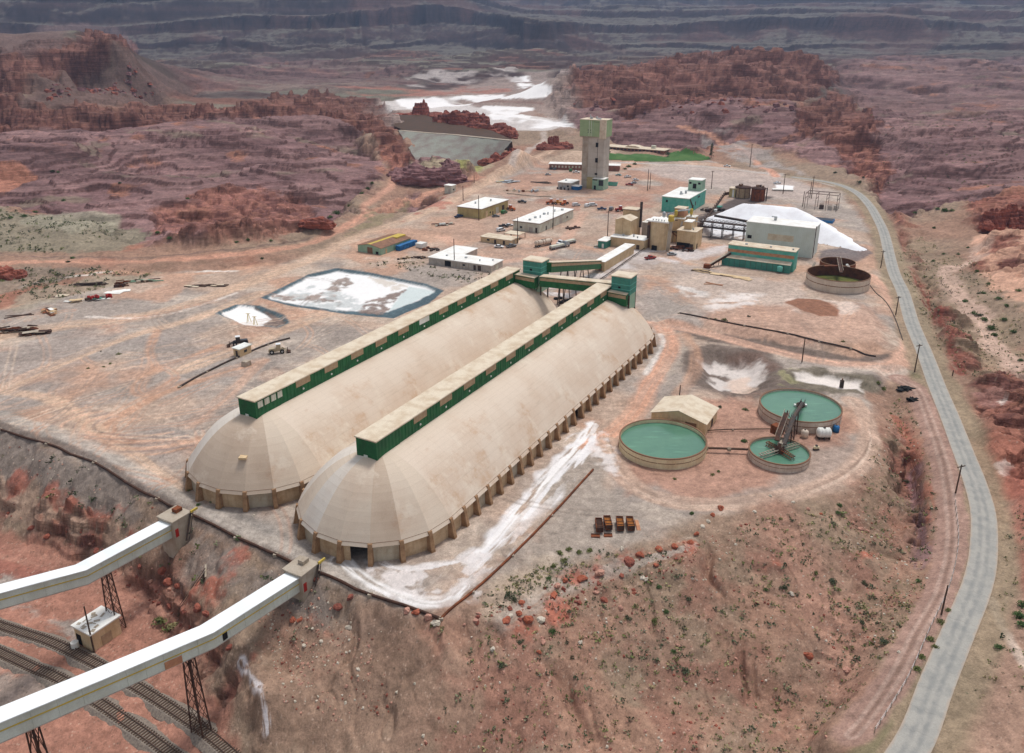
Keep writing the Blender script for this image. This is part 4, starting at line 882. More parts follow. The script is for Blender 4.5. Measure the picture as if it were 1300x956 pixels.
HW, EV, RISE, LS = 17.8, 4.7, 11.7, 120.6
def prof(r): return EV+RISE*(1-(abs(r)/HW)**2.35)
buttress_mesh = panel_meshes = None
def storage_shed(name, label, u0, v0, tints, door):
    root = thing(name, label, 'storage shed', uvw(u0, v0), AX, 'long vaulted storage sheds')
    nb_ = 24; bay = LS/nb_; RW = HW+0.55
    ys = [RW*math.sin(math.pi/2*t) if False else RW*t for t in np.linspace(-1, 1, 33)]
    b = MB(); xs = np.linspace(0, LS, nb_+1)
    b.add([(x, y, prof(min(abs(y), RW))) for x in xs for y in ys], [(i*33+j, (i+1)*33+j, (i+1)*33+j+1, i*33+j+1) for i in range(nb_) for j in range(32)], True)
    b.build('roof', RT[0], root)
    for end, (cx, a0) in enumerate(((0.0, 90.0), (LS, -90.0))):
        for g in range(9):
            aa, bb = R(a0+g*20), R(a0+(g+1)*20); b = MB(); ts = np.linspace(0.04, 1, 14)
            vs = []
            for t in ts:
                for q in (0, 0.5, 1):
                    p = np.array([math.cos(aa), math.sin(aa)])*(1-q)+np.array([math.cos(bb), math.sin(bb)])*q
                    vs.append((cx+RW*t*p[0], RW*t*p[1], prof(RW*t)+0.01))
            b.add(vs, [(i*3+j, i*3+j+1, (i+1)*3+j+1, (i+1)*3+j)[::-1] for i in range(13) for j in range(2)], False)
            b.build('roof_panel', RT[(tints[g] or 3) if end == 0 else 3], root)
    if v0 < -120:
        a = R(206); r0 = 13.2; MB().box((math.cos(a)*r0, math.sin(a)*r0, prof(r0)+.05), (1.9, 1.7, .5), a, None).build('roof_hatch', M_['tan_wall'], root)
    # wall panels and buttresses
    bm_ = MB(); bm_.add([(0.1, -.55, -1), (0.1, .55, -1), (1.9, .5, -1), (1.9, -.5, -1), (0.1, -.5, EV-.1), (0.1, .5, EV-.1), (0.75, .42, EV-.1), (0.75, -.42, EV-.1)], [(3, 2, 1, 0), (4, 5, 6, 7), (0, 1, 5, 4), (1, 2, 6, 5), (2, 3, 7, 6), (3, 0, 4, 7)])
    spots = []
    for i in range(nb_+1):
        for s in (-1, 1): spots.append((xs[i], s*(HW-0.3), s*math.pi/2))
    for i in range(1, 9):
        a = R(90+20*i); spots.append((math.cos(a)*(HW-0.3), math.sin(a)*(HW-0.3), a))
        a = R(-90+20*i); spots.append((LS+math.cos(a)*(HW-0.3), math.sin(a)*(HW-0.3), a))
    first = None
    for x, y, a in spots:
        if first is None: o = first = bm_.build('buttress', M_['buttress'], root)
        else: o = first.copy(); C.objects.link(o)
        o.location = (x, y, 0); o.rotation_euler = (0, 0, a)
    segs = []
    for i in range(nb_):
        for s in (-1, 1): segs.append(((xs[i], s*(HW-.25)), (xs[i+1], s*(HW-.25)), 'r' if s < 0 else 'l', i))
    for i in range(9):
        a, a2 = R(90+20*i), R(90+20*(i+1)); segs.append(((math.cos(a)*(HW-.25), math.sin(a)*(HW-.25)), (math.cos(a2)*(HW-.25), math.sin(a2)*(HW-.25)), 'n', i))
        a, a2 = R(-90+20*i), R(-90+20*(i+1)); segs.append(((LS+math.cos(a)*(HW-.25), math.sin(a)*(HW-.25)), (LS+math.cos(a2)*(HW-.25), math.sin(a2)*(HW-.25)), 'f', i))
    beam = MB()
    for p, q, side, i in segs:
        mname = 'shed_panel_grey' if (i*7+len(side)+ord(side)) % 3 == 0 else 'shed_panel'
        p, q = np.array(p), np.array(q)
        beam.bar((*p, EV-0.28), (*q, EV-0.28), 0.7, 0.36)
        if (side, i) in door:
            w0, w1 = door[(side, i)]
            for t0, t1, z0 in ((0, w0, -1), (w1, 1, -1), (w0, w1, EV-.9)):
                if t1-t0 > 0.02:
                    a, c = p+(q-p)*t0, p+(q-p)*t1; d = (c-a)
                    MB().bar((*((a+c)/2-d/2), (z0+EV-.3)/2), (*((a+c)/2+d/2), (z0+EV-.3)/2), 0.2, EV-.3-z0).build('wall_panel', M_[mname], root)
            continue
        MB().bar((*p, (EV-1.4)/2), (*q, (EV-1.4)/2), 0.2, EV+.5).build('wall_panel', M_[mname], root)
    beam.build('eave_beam', M_['trim_brown'], root)
    # ridge conveyor gallery
    zt, zb, hw, x0, x1 = 20.2, 13.6, 2.55, -3.9, LS+3.0
    gal = MB().bx(x0, x1, -hw, hw, zb, zt).bx(x0-.05, x0+8, -hw-.12, hw+.12, zb-.3, zt-.03).build('ridge_gallery', M_['green_wall'], root)
    MB().bx(x0-.35, x1+.3, -hw-.35, hw+.3, zt+.003, zt+.28).build('gallery_roof', M_['cream_roof'], gal)
    posts = MB()
    for x in np.arange(x0+3, x1, 2.45): posts.bx(x-.06, x+.06, -hw-.06, -hw+.02, zb, zt)
    posts.build('wall_rib', M_['green_wall'], gal)
    for i, x in enumerate(np.arange(9.5, LS-2, 10.4)):
        MB().bx(x, x+5.0, -hw-.10, -hw+.02, zt-1.75, zt-.05).build('louver_panel', M_['white_paint'] if (i == 5 and v0 < -120) else M_['louver'], gal)
        MB().bx(x+2.2, x+2.6, -hw-.16, -hw+.02, zt-3.0, zt-2.6).build('vent', M_['white_paint'], gal)
    if v0 < -120:
        for i in range(4): MB().bx(-3.2+i*2.1, -1.7+i*2.1, -hw-.25, -hw, zt-1.9, zt-.35).build('louver_panel', M_['pale_wall'], gal)
    MB().bx(x0-.2, x0, -.2, .75, zb+1.9, zb+2.9).build('vent', M_['white_paint'], gal)
    if v0 > -120:   # pale replacement sheets on the left flank
        b = MB(); yy = np.linspace(HW-2.5, HW+.55, 6); yy2 = np.linspace(4, HW-2.5, 8)
        b.add([(x, y, prof(y)+.05) for x in (3.5, 14) for y in np.linspace(9, HW+.5, 10)], [(j, j+1, 11+j, 10+j) for j in range(9)])
        b.build('white_roof_patch', M_['white_paint'], root)
    return root
storage_shed('storage_shed', 'left-hand long vaulted tan storage shed, its domed near end browner with a small square stain', 124.6, -137.0, [1, 1, 1, 2, 2, 2, 2, 0, 0], {})
storage_shed('storage_shed', 'right-hand long vaulted tan storage shed with a dark doorway in its near end', 122.4, -100.5, [1, 1, 0, 1, 0, 0, 2, 0, 0], {('n', 5): (0.30, 0.95), ('r', 12): (0.15, 0.9)})

def doors_windows(root, items):
    """items: (kind, face, pos along, z, w, h[, material]) on faces f(ront, y=0), r(ight, x=0), b, l"""
    for kind, face, a, z, w, h, *mm in items:
        m = M_[mm[0]] if mm else (M_['glass'] if kind == 'window' else M_['dark_steel'])
        d = root['dims']; e = 0.08
        b = MB()
        if face == 'f': b.bx(a-w/2, a+w/2, -e, .04, z, z+h)
        elif face == 'r': b.bx(-.04, e, a-w/2, a+w/2, z, z+h)
        b.build(kind, m, root)
def box_building(name, label, cat, N, LN, NR, h, wall, roof, rz=None, group=None, items=(), slab=0.3, trim=None, vents=(), over=0.35, gable=None):
    rz = AX-math.pi/2 if rz is None else rz
    z0 = float(Hat(N[0], N[1])); root = thing(name, label, cat, (N[0], N[1], z0), rz, group); root['dims'] = [LN, NR, h]
    if gable:          # ridge runs along y (away) or x
        g = gable[1]
        if gable[0] == 'y':
            MB().prism([(-LN, -1), (0, -1), (0, h), (-LN/2, h+g), (-LN, h)], 0, NR, 'y').build('wall', M_[wall], root)
            for s in (0, 1):
                xa, xb = ((-LN-over, -LN/2), (-LN/2, over))[s]; za = h-over*g/(LN/2)
                z1, z2 = ((za, h+g), (h+g, za))[s]
                MB().prism([(xa, z1+.01), (xb, z2+.01), (xb, z2+.16), (xa, z1+.16)], -over, NR+over, 'y').build('roof', M_[roof], root)
        else:
            MB().prism([(0, -1), (NR, -1), (NR, h), (NR/2, h+g), (0, h)], -LN, 0, 'x').build('wall', M_[wall], root)
            za = h-over*g/(NR/2)
            for s in (0, 1):
                ya, yb = ((-over, NR/2), (NR/2, NR+over))[s]; z1, z2 = ((za, h+g), (h+g, za))[s]
                MB().prism([(ya, z1+.01), (yb, z2+.01), (yb, z2+.16), (ya, z1+.16)], -LN-over, over, 'x').build('roof', M_[roof], root)
    else:
        MB().bx(-LN, 0, 0, NR, -1, h).build('wall', M_[wall], root)
        rf = MB().bx(-LN-over, over, -over, NR+over, h+.002, h+slab).build('roof', M_[roof], root)
        if trim: MB().bx(-LN-over-.05, over+.05, -over-.05, NR+over+.05, h-.25, h+.0).build('roof_trim', M_[trim], root)
        for vx, vy, vw, vh in vents:
            MB().bx(-LN+vx*LN-vw/2, -LN+vx*LN+vw/2, vy*NR-vw/2, vy*NR+vw/2, h+slab-.02, h+slab+vh).build('roof_vent', M_['silver'], root)
    doors_windows(root, items); return root
DRS = lambda *a: list(a)
box_building('workshop', 'ochre workshop with a flat white roof and one tall pole at its front corner', 'workshop', P(611, 278), 15.9, 31, 5.6, 'ochre_wall', 'white_roof', trim='trim_brown', items=[('door', 'r', 6, 0, 2.4, 3.6, 'tan_wall'), ('door', 'r', 13, 0, 1.0, 2.2), ('door', 'r', 18, 0, 3, 3.6, 'pale_wall'), ('door', 'r', 25, 0, 3, 3.6, 'dark_steel'), ('window', 'r', 10, 1.5, 1.2, 1.0)], vents=[(.35, .35, .7, 1.2), (.6, .7, .7, 1.2)])
box_building('workshop', 'pale off-white workshop with brown eaves and seven vents on its flat white roof', 'workshop', P(684.7, 295.8), 15.7, 42, 4.9, 'pale_wall', 'white_roof', trim='trim_brown', items=[('door', 'f', -1.8, 0, 1.2, 2.6), ('door', 'f', -5, 0, 2.2, 2.6, 'grey_wall'), ('window', 'f', -11, 1.5, 1.4, 1.0), ('door', 'r', 8, 0, 1.2, 2.3), ('door', 'r', 16, 0, 1.2, 2.3), ('door', 'r', 26, 0, 3.2, 3.6, 'grey_wall'), ('window', 'r', 34, 1.5, 1.5, 1.0)], vents=[(.5, .1, 1.2, .9), (.5, .25, 1.2, .9), (.62, .3, .6, 1.4), (.5, .5, 1.2, .9), (.62, .52, .6, 1.4), (.62, .72, .6, 1.4), (.75, .85, 1.2, .9)])
# long low white-roofed warehouse behind the left shed, with a rear wing
wh = box_building('low_warehouse', 'long low grey warehouse with a broad white roof just behind the left storage shed', 'warehouse', P(623.8, 346), 32.5, 10.8, 2.9, 'grey_wall', 'white_roof', rz=AX-math.pi/2+R(2), items=[('door', 'f', -22.3, 0, 3.2, 2.5, 'black'), ('door', 'f', -6, 0, 1.6, 2.3, 'dark_steel'), ('door', 'f', -8.4, 0, 1.2, 2.2, 'dark_steel'), ('window', 'f', -14, 1.2, 1.2, .8), ('door', 'r', 5, 0, 2.5, 2.4, 'pale_wall')]+[('door', 'f', -11.5-1.6*i, 0, .25, 2.6, 'concrete') for i in range(6)], vents=[(.2, .5, .8, .5), (.5, .55, 1, .6), (.75, .4, .5, .8), (.9, .7, .6, .6)])
MB().bx(-32.5, -20.5, 10.9, 24, -1, 2.9).build('rear_wing', M_['grey_wall'], wh); MB().bx(-32.8, -20.2, 11.2, 24.3, 2.9, 3.19).build('rear_wing_roof', M_['white_roof'], wh); MB().bx(-20, -14, 11, 16, 0, 2.0).build('lean_to', M_['concrete'], wh)
st = box_building('mint_shed', 'low mint green shed with a rusty brown roof and a yellow ridge', 'shed', P(484, 324), 13.9, 24, 3.2, 'mint_wall', 'brown_roof', gable=('y', 1.3), items=[('door', 'f', -7.4, 0, 1.5, 3.0, 'trim_brown'), ('door', 'f', -5.8, 0, 1.5, 3.0, 'trim_brown'), ('door', 'f', -2.4, 0, 1.6, 1.4, 'black'), ('door', 'r', 4, 0, 1.2, 2.2, 'tan_wall')])
MB().prism([(-7.9, 4.52), (-6.95, 4.7), (-6.0, 4.52), (-6.95, 4.55)], -.4, 24.4, 'y').build('yellow_ridge', M_['yellow_paint'], st)
MB().bx(-6.0, -3.2, 17, 24.4, 3.9, 4.6).build('yellow_vent', M_['yellow_paint'], st)
# containers
def container(label, N, L, W, h, m, roofm, rz, cat='container'):
    r = thing('shipping_container', label, cat, (N[0], N[1], float(Hat(N[0], N[1]))), rz)
    MB().bx(-W, 0, 0, L, 0.1, h).build('body', M_[m], r)
    for x in (-W+.05, -.05): MB().bx(x-.06, x+.06, -.06, L+.06, h-.02, h+.1).build('top_rail', M_[roofm], r)
    for y in np.arange(.6, L, 1.2): MB().bx(-.02, .07, y-.25, y+.25, .3, h-.15).build('side_panel', M_[m], r)
    for x in (-W*.75, -W*.25): MB().bx(x-W*.22, x+W*.22, -.07, .02, .25, h-.15).build('door', M_[m], r)
    return r
container('blue shipping container standing along the right side of the mint green shed', P(508, 319), 14.5, 2.6, 2.4, 'blue_paint', 'blue_paint', AX-math.pi/2)
container('boxy white storage container to the right of the blue shipping container', P(536, 315.5), 4.5, 4.0, 2.2, 'plastic_white', 'white_paint', AX-math.pi/2)
sb = box_building('pump_house', 'small white square pump house beside the road below the dam', 'pump house', P(573.3, 242.7), 5.6, 5.2, 4.7, 'pale_wall', 'white_roof', items=[('door', 'f', -1.8, 0, 1.4, 2.4, 'grey_wall'), ('window', 'r', 2.5, 1.6, 1.4, 1)])
box_building('store_building', 'low tan store building with a cream roof between the off-white workshop and the low warehouse', 'store building', P(648.6, 311.8), 17.5, 8, 2.6, 'tan_wall', 'cream_roof', items=[('door', 'f', -4, 0, 1.2, 2.1), ('door', 'f', -9, 0, 1.2, 2.1), ('window', 'f', -13, 1.1, 1.5, .9), ('door', 'r', 3, 0, 2.2, 2.2, 'concrete')])
aw = thing('canopy', 'open-sided cream roofed canopy behind the tan store building', 'canopy', P(659, 305), AX-math.pi/2)
MB().bx(-9, 0, 0, 7, 2.5, 2.75).build('roof', M_['cream_roof'], aw)
for x in (-8.8, -4.5, -.2):
    for y in (.2, 6.8): MB().bx(x-.12, x+.12, y-.12, y+.12, -.5, 2.5).build('post', M_['wood'], aw)
hb = box_building('hoist_house', 'white-roofed grey hoist house with a blue lean-to at the foot of the tall tower', 'hoist house', P(724.3, 241.3), 9.5, 14, 4.3, 'grey_wall', 'white_roof', items=[('door', 'f', -7.5, 0, 1.6, 3, 'silver'), ('door', 'f', -4.5, 0, 1.6, 2.6, 'silver'), ('window', 'f', -2, 1.6, 1.4, 1.2), ('door', 'r', 8, 0, 2, 2.8, 'tan_wall')], vents=[(.3, .5, 1, .7)])
MB().bx(.05, 5.6, 1, 7, 2.4, 2.6).build('lean_to_roof', M_['white_roof'], hb); MB().bx(.05, 5.3, 1.2, 6.8, -1, 2.4).build('lean_to', M_['blue_paint'], hb)
for i in range(7): MB().box((-9+i*1.35, -1.4-.3*(i % 2), .6), (.8, .7, 1.3+.4*(i % 3))).build('gas_cylinder_rack', M_['silver'] if i % 2 else M_['dark_steel'], hb)
# long brick change house behind the tower
def window_row(face, xs, z, w, h, m='glass'): return [('window', face, x, z, w, h, m) for x in xs]
box_building('change_house', 'long single-storey red brick change house passing behind the tall tower', 'building', P(786, 217.5), 53.5, 9, 4.0, 'brick', 'white_roof', rz=R(-11), items=window_row('f', np.arange(-51, -12, 2.6), 1.5, 1.3, 1.5, 'pale_wall')+[('door', 'f', -3.5, 0, 1.6, 2.3, 'trim_brown'), ('window', 'r', 4.5, 1.3, 2.5, 1.2)], slab=.35, over=.6)
ob = box_building('office_building', 'long low office with a stepped cream roof behind the green lawn', 'office', P(842.4, 199.3), 54, 13, 2.7, 'brick', 'cream_roof', rz=R(-31), items=window_row('f', np.arange(-52, -2, 3.4), 1.0, 2.2, 1.1)+[('door', 'f', -20, 0, 1.6, 2.1, 'trim_brown')], slab=.45, over=.9)
MB().prism([(-37, 3.16), (-34, 4.6), (-27, 4.6), (-22, 3.16)], 3, 12, 'y').build('raised_roof', M_['cream_roof'], ob); MB().bx(-14, -10.5, 6, 9, 3.1, 5.6).build('roof_plant', M_['pale_wall'], ob)

# ---------------------------------------------------------------- headframe tower
tw = thing('headframe_tower', 'tall grey concrete headframe tower with a sage green box on top', 'tower', P(765.5, 241), R(-28))
sh = MB().bx(-16.3, -.9, 1.2, 11, -1, 34.5).build('shaft', M_['tower_concrete'], tw)
MB().bx(-16.32, -12.2, .95, 1.18, 5, 34.3).build('pilaster', M_['concrete'], tw)
for z in np.arange(4.5, 34, 4.9): MB().bx(-16.34, -.86, 1.16, 11.04, z, z+.10).build('pour_joint', M_['concrete'], sh)
cp = MB().bx(-18.1, 0, 0, 12, 34.3, 44.8).build('hoist_room', M_['sage_panel'], tw)
MB().bx(-18.3, .2, -.2, 12.2, 44.8, 45.1).build('parapet', M_['cream_roof'], cp); MB().bx(-17.9, -.2, .2, 11.8, 33.7, 34.3).build('floor_slab', M_['concrete'], cp)
MB().bx(-3.9, .25, -.3, 1.5, 33.2, 45.3).build('corner_pier', M_['cream_roof'], cp)
for x in (-11.4, -9.9): MB().bx(x-.09, x+.09, -.07, .02, 34.5, 44.6).build('white_rib', M_['white_paint'], cp)
for x in (-12, -10.2):
    for z in (36.6, 38): MB().bx(x-.25, x+.25, -.06, .02, z, z+.7).build('window', M_['glass'], cp)
for x in (-8.6, -4.2): MB().bx(x-.08, x+.08, -.06, .02, 34.5, 44.6).build('panel_joint', M_['mint_wall'], cp)
MB().bx(-8.5, -4.3, -.06, .02, 43.6, 43.8).build('panel_joint', M_['dark_steel'], cp)
for x, y, w, h in ((-12, 5, 1.6, 1.2), (-9, 7, 1, 1.6), (-6, 4, 2.2, .8), (-14, 8, .5, 2.4)): MB().box((x, y, 45.1+h/2), (w, w, h)).build('roof_vent', M_['silver'], cp)
for z0, h in ((27.5, 2.9), (17.5, 2.9), (9.3, 1.2)): MB().bx(-6.8, -5.0, 1.0, 1.25, z0, z0+h).build('window', M_['black'], tw)
MB().bx(-5.5, -5.35, 1.05, 1.22, 8, 33).build('drain_pipe', M_['dark_steel'], tw)
bs = MB().bx(-7.0, 1.2, -2.2, 6, -1, 7.2).build('base_house', M_['mint_wall'], tw)
MB().bx(-7.05, 1.4, -2.4, 6.1, 7.2, 7.4).build('roof', M_['white_roof'], bs)
MB().bx(-5.8, -4.3, -2.3, -2.15, 0, 2.8).build('door', M_['black'], bs); MB().bx(-2.4, .8, -2.3, -2.15, 2.9, 6.6).build('window', M_['glass'], bs); MB().bx(-6.8, -3.4, -2.3, -2.15, 6.2, 6.9).build('opening', M_['black'], bs)
MB().bx(-11.5, -7.05, -1.2, 5, -1, 7.6).build('yellow_annex', M_['ochre_wall'], tw)

# ---------------------------------------------------------------- mill: tan silos, teal crusher house, white screening house
def vat(x): return M_[x]
s = box_building('silo_building', 'pale tan silo block with a gabled roof, leftmost of the mill buildings', 'silo building', P(799, 311), 8, 9.5, 12, 'tan_wall', 'cream_roof', gable=('y', 1.3), items=[('door', 'f', -4, 4.9, .1, 7, 'trim_brown')])
s = box_building('elevator_tower', 'tan bucket-elevator tower with a black stack rising behind the gabled silo block', 'tower', P(806.5, 304), 7.4, 6.5, 15, 'tan_wall', 'cream_roof', trim='trim_brown')
MB().tube((1.2, 3, 6), (1.2, 3, 19), .7, n=10).build('stack', M_['dark_steel'], s)
c = thing('silo', 'tall rounded tan silo with a square white cap in the middle of the mill', 'silo', P(833, 317.5), AX-math.pi/2)
cy = 4.7; n_ = 28
MB().lathe([(4.9, -1), (4.9, 13.2), (4.6, 13.6)], n_, (0, cy)).build('body', M_['tan_wall'], c)
cpx = MB().bx(-5.6, 5.4, cy-4.8, cy+4.8, 13.6, 14.2).build('cap', M_['white_roof'], c)
for i in range(5): MB().tube((-2.8+1.4*i, cy-3.6+.4*(i % 2), 14.2), (-2.8+1.4*i, cy-3.6+.4*(i % 2), 14.9), .3).build('cap_vent', M_['silver'], cpx)
MB().bx(-6.1, -4.2, cy-2, cy+2, -1, 12.6).build('side_duct', M_['trim_brown'], c); MB().bx(-5.5, -4.6, cy-3.8, cy-2.9, 5, 11.5).build('riser_pipe', M_['dark_steel'], c)
MB().bar((5.6, cy-4.2, 0), (6.1, cy-3.2, 15.5), 1.5, 1.2).build('elevator_leg', M_['concrete'], c)
MB().bx(4.9, 7.1, cy-4.4, cy-1.8, 14.6, 17.2).build('elevator_head', M_['yellow_paint'], c); MB().bx(-2.2, .4, cy-5.5, cy-4.5, 0, 2.2).build('loading_hatch', M_['black'], c)
for i, (lab, px, ln_, nr_, h, w) in enumerate((('boxy tan bagging building in front of the gabled silo block', (817, 317.5), 17.5, 9, 4.6, 'tan_wall'), ('squat tan dryer house raised on dark legs at the right end of the mill', (882, 317.4), 9.4, 10.5, 8.6, 'tan_wall'))):
    b_ = box_building('bagging_building' if i == 0 else 'dryer_house', lab, 'building', P(*px), ln_, nr_, h, w, 'cream_roof' if i else 'white_roof', items=[('door', 'f', -2, 0, 2, 2.6), ('door', 'r', 3, 0, 1.4, 2.4, 'black')] if i else [('door', 'f', -3, 0, 1.6, 2.2)], vents=[(.3, .4, .9, 1.0), (.6, .5, .7, 1.3), (.75, .3, .6, .9)])
    if i: MB().bx(-9.2, -2.6, -.06, .02, 0, 2.9).build('open_bay', M_['black'], b_); MB().bx(-7, -3.5, 3, 9, 8.9, 12.5).build('penthouse', M_['tan_wall'], b_); MB().bx(-7.2, -3.3, 2.8, 9.2, 12.5, 12.75).build('penthouse_roof', M_['white_roof'], b_)
cr = box_building('crusher_house', 'teal crusher house with a long white roof and a rooftop cabin at its end', 'crusher house', P(873, 271.5), 16, 34, 8.7, 'teal_wall', 'white_roof', items=[('door', 'f', -13, 5.6, 1.2, 1.4, 'black'), ('door', 'r', 14, 2.5, 1.5, 2.4, 'dark_steel'), ('window', 'r', 20, 6.2, 3.4, 1.1), ('door', 'r', 9, 0, 3, 3.4, 'dark_steel')], vents=[(.5, .3, 1, 1.8), (.6, .42, 1, 1.8), (.5, .33, 1.8, .5)], trim='mint_wall')
pn = MB().bx(-8.5, -.4, 25, 33, 8.9, 15.4).build('rooftop_cabin', M_['mint_wall'], cr); MB().bx(-8.8, -.1, 24.7, 33.3, 15.4, 15.7).build('cabin_roof', M_['white_roof'], pn)
for x, w, z, h in ((-4.6, 2.2, 10.4, 2.9), (-7.3, 1.4, 13, 1.2), (-1.8, 1.5, 13, 1.2)): MB().bx(x-w/2, x+w/2, 24.9, 25.02, z, z+h).build('window', M_['black'], pn)
MB().bar((.3, 2, 8), (.3, 9, 2.2), .3, .9).build('pipe_chute', M_['dark_steel'], cr)
# process tower of stacked boxes between silo and crusher house
pt = thing('process_building', 'stepped cluster of tan process blocks and ducts between round silo and crusher house', 'process building', P(862, 312), AX-math.pi/2)
for nm, x0, x1, y0, y1, z0, z1, w, rf in (('lower_block', -7, 0, 6, 14, -1, 12, 'tan_wall', 1), ('rear_block', -16, -7.4, 9, 18, -1, 9.4, 'tan_wall', 1), ('upper_block', -6.4, -1.2, 9, 15, 12.3, 16.5, 'orange_stripe', 1), ('side_block', .1, 4.6, 8, 13, -1, 13, 'tan_wall', 1), ('link_block', -22, -16.2, 6, 16, -1, 8.2, 'grey_wall', 1)):
    q = MB().bx(x0, x1, y0, y1, z0, z1).build(nm, M_[w], pt)
    MB().bx(x0-.2, x1+.2, y0-.2, y1+.2, z1+.002, z1+.25).build('roof', M_['white_roof'] if nm != 'upper_block' else M_['cream_roof'], q)
for x, y, z, r_ in ((-5, 7.5, 12.3, .9), (-10, 11, 9.6, .8), (-13, 13, 9.6, .9), (2, 10, 13.3, .8)):
    MB().lathe([(r_*.3, z), (r_, z+1.6), (r_, z+3.2), (r_*.6, z+3.7), (0, z+3.8)], 12, (x, y)).build('cyclone', M_['yellow_paint'] if x in (-5, 2) else M_['silver'], pt)
for a, b_ in (((-5, 7.5, 15.5), (2, 10, 16.5)), ((-10, 11, 12.8), (-5, 7.5, 15)), ((2, 10, 14), (4, 6, 4)), ((-3, 5.6, 0), (-1, 6, 11))): MB().tube(a, b_, .45).build('duct', M_['silver'], pt)
for i in range(6): MB().bar((-7+i*1.9, 5.4, 0), (-7+i*1.9, 5.4, 5.5), .25).build('leg', M_['dark_steel'], pt)
MB().bx(-7.2, 3, 4.7, 5.9, 5.4, 5.65).build('walkway', M_['dark_steel'], pt); MB().bar((-6, 4.8, 5.5), (2, 4.2, 0), .8, .25).build('stair', M_['rust'], pt)
mp4 = random.Random(4)
for i in range(9):
    x, y = mp4.uniform(-20, 4), mp4.uniform(4.5, 9); z = mp4.uniform(5, 12); MB().tube((x, y, z), (x+mp4.uniform(2, 6), y+mp4.uniform(-1, 1), z+mp4.uniform(-1, 2)), .22, n=7).build('pipe', M_[('silver', 'rust', 'dark_steel')[i % 3]], pt)
for x, y, h in ((-15, 9, 9.4), (-7.2, 8, 12), (4.5, 9, 13)):
    ld = MB()
    for s_ in (-.25, .25): ld.bar((x+s_, y-.15, 0), (x+s_, y-.15, h+1), .08)
    for k_ in range(int(h/.6)): ld.bar((x-.25, y-.15, .3+.6*k_), (x+.25, y-.15, .3+.6*k_), .06)
    ld.build('ladder', M_['dark_steel'], pt)
for x0, x1, y, z in ((-15.8, -7.6, 9.1, 9.5), (-6.9, -.2, 6.2, 12.2), (.3, 4.4, 8.2, 13.2), (-21.8, -16.4, 6.2, 8.4)):
    hr_ = MB(); hr_.bar((x0, y, z+1.1), (x1, y, z+1.1), .08); hr_.bar((x0, y, z+.6), (x1, y, z+.6), .06)
    for k_ in range(6): q = x0+(x1-x0)*k_/5; hr_.bar((q, y, z), (q, y, z+1.1), .07)
    hr_.build('handrail', M_['yellow_paint'], pt)
box_building('switch_room', 'small teal switch room with a white roof at the left foot of the bagging building', 'shed', P(769, 315.5), 4.2, 9, 3.4, 'teal_dark', 'white_roof', items=[('door', 'f', -1.6, 0, 1, 2.2, 'white_paint')])
wb = box_building('screening_house', 'big windowless white screening house rising from the salt pile', 'screening house', P(1030, 328), 31.5, 14, 14.0, 'screen_wall', 'white_roof', items=[('door', 'f', -29.5, 6.2, 2, 1.6, 'black')], slab=.3, over=.1, vents=[])
MB().bx(-21, -9, -.03, .02, 6.6, 9.6).build('stained_sheet', M_['cream_roof'], wb)
MB().box((-20, 9, 15), (1.2, 1.2, 2.0)).box((-20.6, 8.7, 16.0), (2.4, .8, .5)).build('roof_vent', M_['silver'], wb); MB().bar((0.3, 1.2, 0), (.3, 1.2, 15), .3).build('downpipe', M_['dark_steel'], wb)
gb = box_building('loading_shed', 'long teal loading shed with an orange band in front of the white screening house', 'loading shed', P(1006.4, 345.9), 29.3, 7.6, 9.0, 'teal_wall', 'cream_roof', items=[('band', 'f', -14.7, 5.9, 29.2, 1.35, 'orange_stripe')], vents=[(.25, .4, 1, .5), (.62, .4, .8, .5), (.95, .4, .7, .6)])
lt = MB().bx(-30.8, -.9, -2.9, -.02, -1, 3.6).build('lean_to', M_['teal_dark'], gb); MB().add([(-31, -3.1, 3.6), (-.7, -3.1, 3.6), (-.7, 0, 4.4), (-31, 0, 4.4), (-31, -3.1, 3.75), (-.7, -3.1, 3.75), (-.7, 0, 4.55), (-31, 0, 4.55)], [(3, 2, 1, 0), (4, 5, 6, 7), (0, 1, 5, 4), (1, 2, 6, 5), (2, 3, 7, 6), (3, 0, 4, 7)]).build('lean_to_roof', M_['cream_roof'], lt)
for x in np.arange(-30, -2, 2.4): MB().bx(x-.06, x+.06, -2.98, -2.88, 0, 3.5).build('wall_rib', M_['dark_steel'], lt)
MB().lathe([(1.2, .8), (1.2, 2.8), (0, 3.2)], 14, (-5, -3.6)).build('teal_tank', M_['teal_wall'], gb)

# salt pile: ridge cones merged into one heap
rid = [P(938, 262, 8.5), P(947, 258, 11.5), P(975, 259.5, 12.5), P(1009, 262.5, 11.5), P(1050, 287, 6.5), P(1088, 311, 1.8)]
gx_, gy_ = np.meshgrid(np.arange(60, 200, 1.2), np.arange(365, 520, 1.2)); hz = np.full(gx_.shape, -9.0)
for i in range(len(rid)-1):
    a, b_ = rid[i], rid[i+1]; e = (b_-a)[:2]; t = np.clip(((gx_-a[0])*e[0]+(gy_-a[1])*e[1])/(e@e), 0, 1)
    d = np.hypot(gx_-a[0]-t*e[0], gy_-a[1]-t*e[1]); hz = np.maximum(hz, a[2]*(1-t)+b_[2]*t+.4-np.sqrt((0.52*d)**2+.5))
hz += 0.35*fbm(gx_/9, gy_/9, 4, 401)+.25*ridged(gx_/14, gy_/5, 3, 402)-.15
keep = hz > -0.6; idx = -np.ones(hz.shape, int); sel = np.where(keep); idx[sel] = np.arange(len(sel[0]))
b = MB(); b.v = [(float(x), float(y), float(z)) for x, y, z in zip(gx_[sel], gy_[sel], hz[sel])]
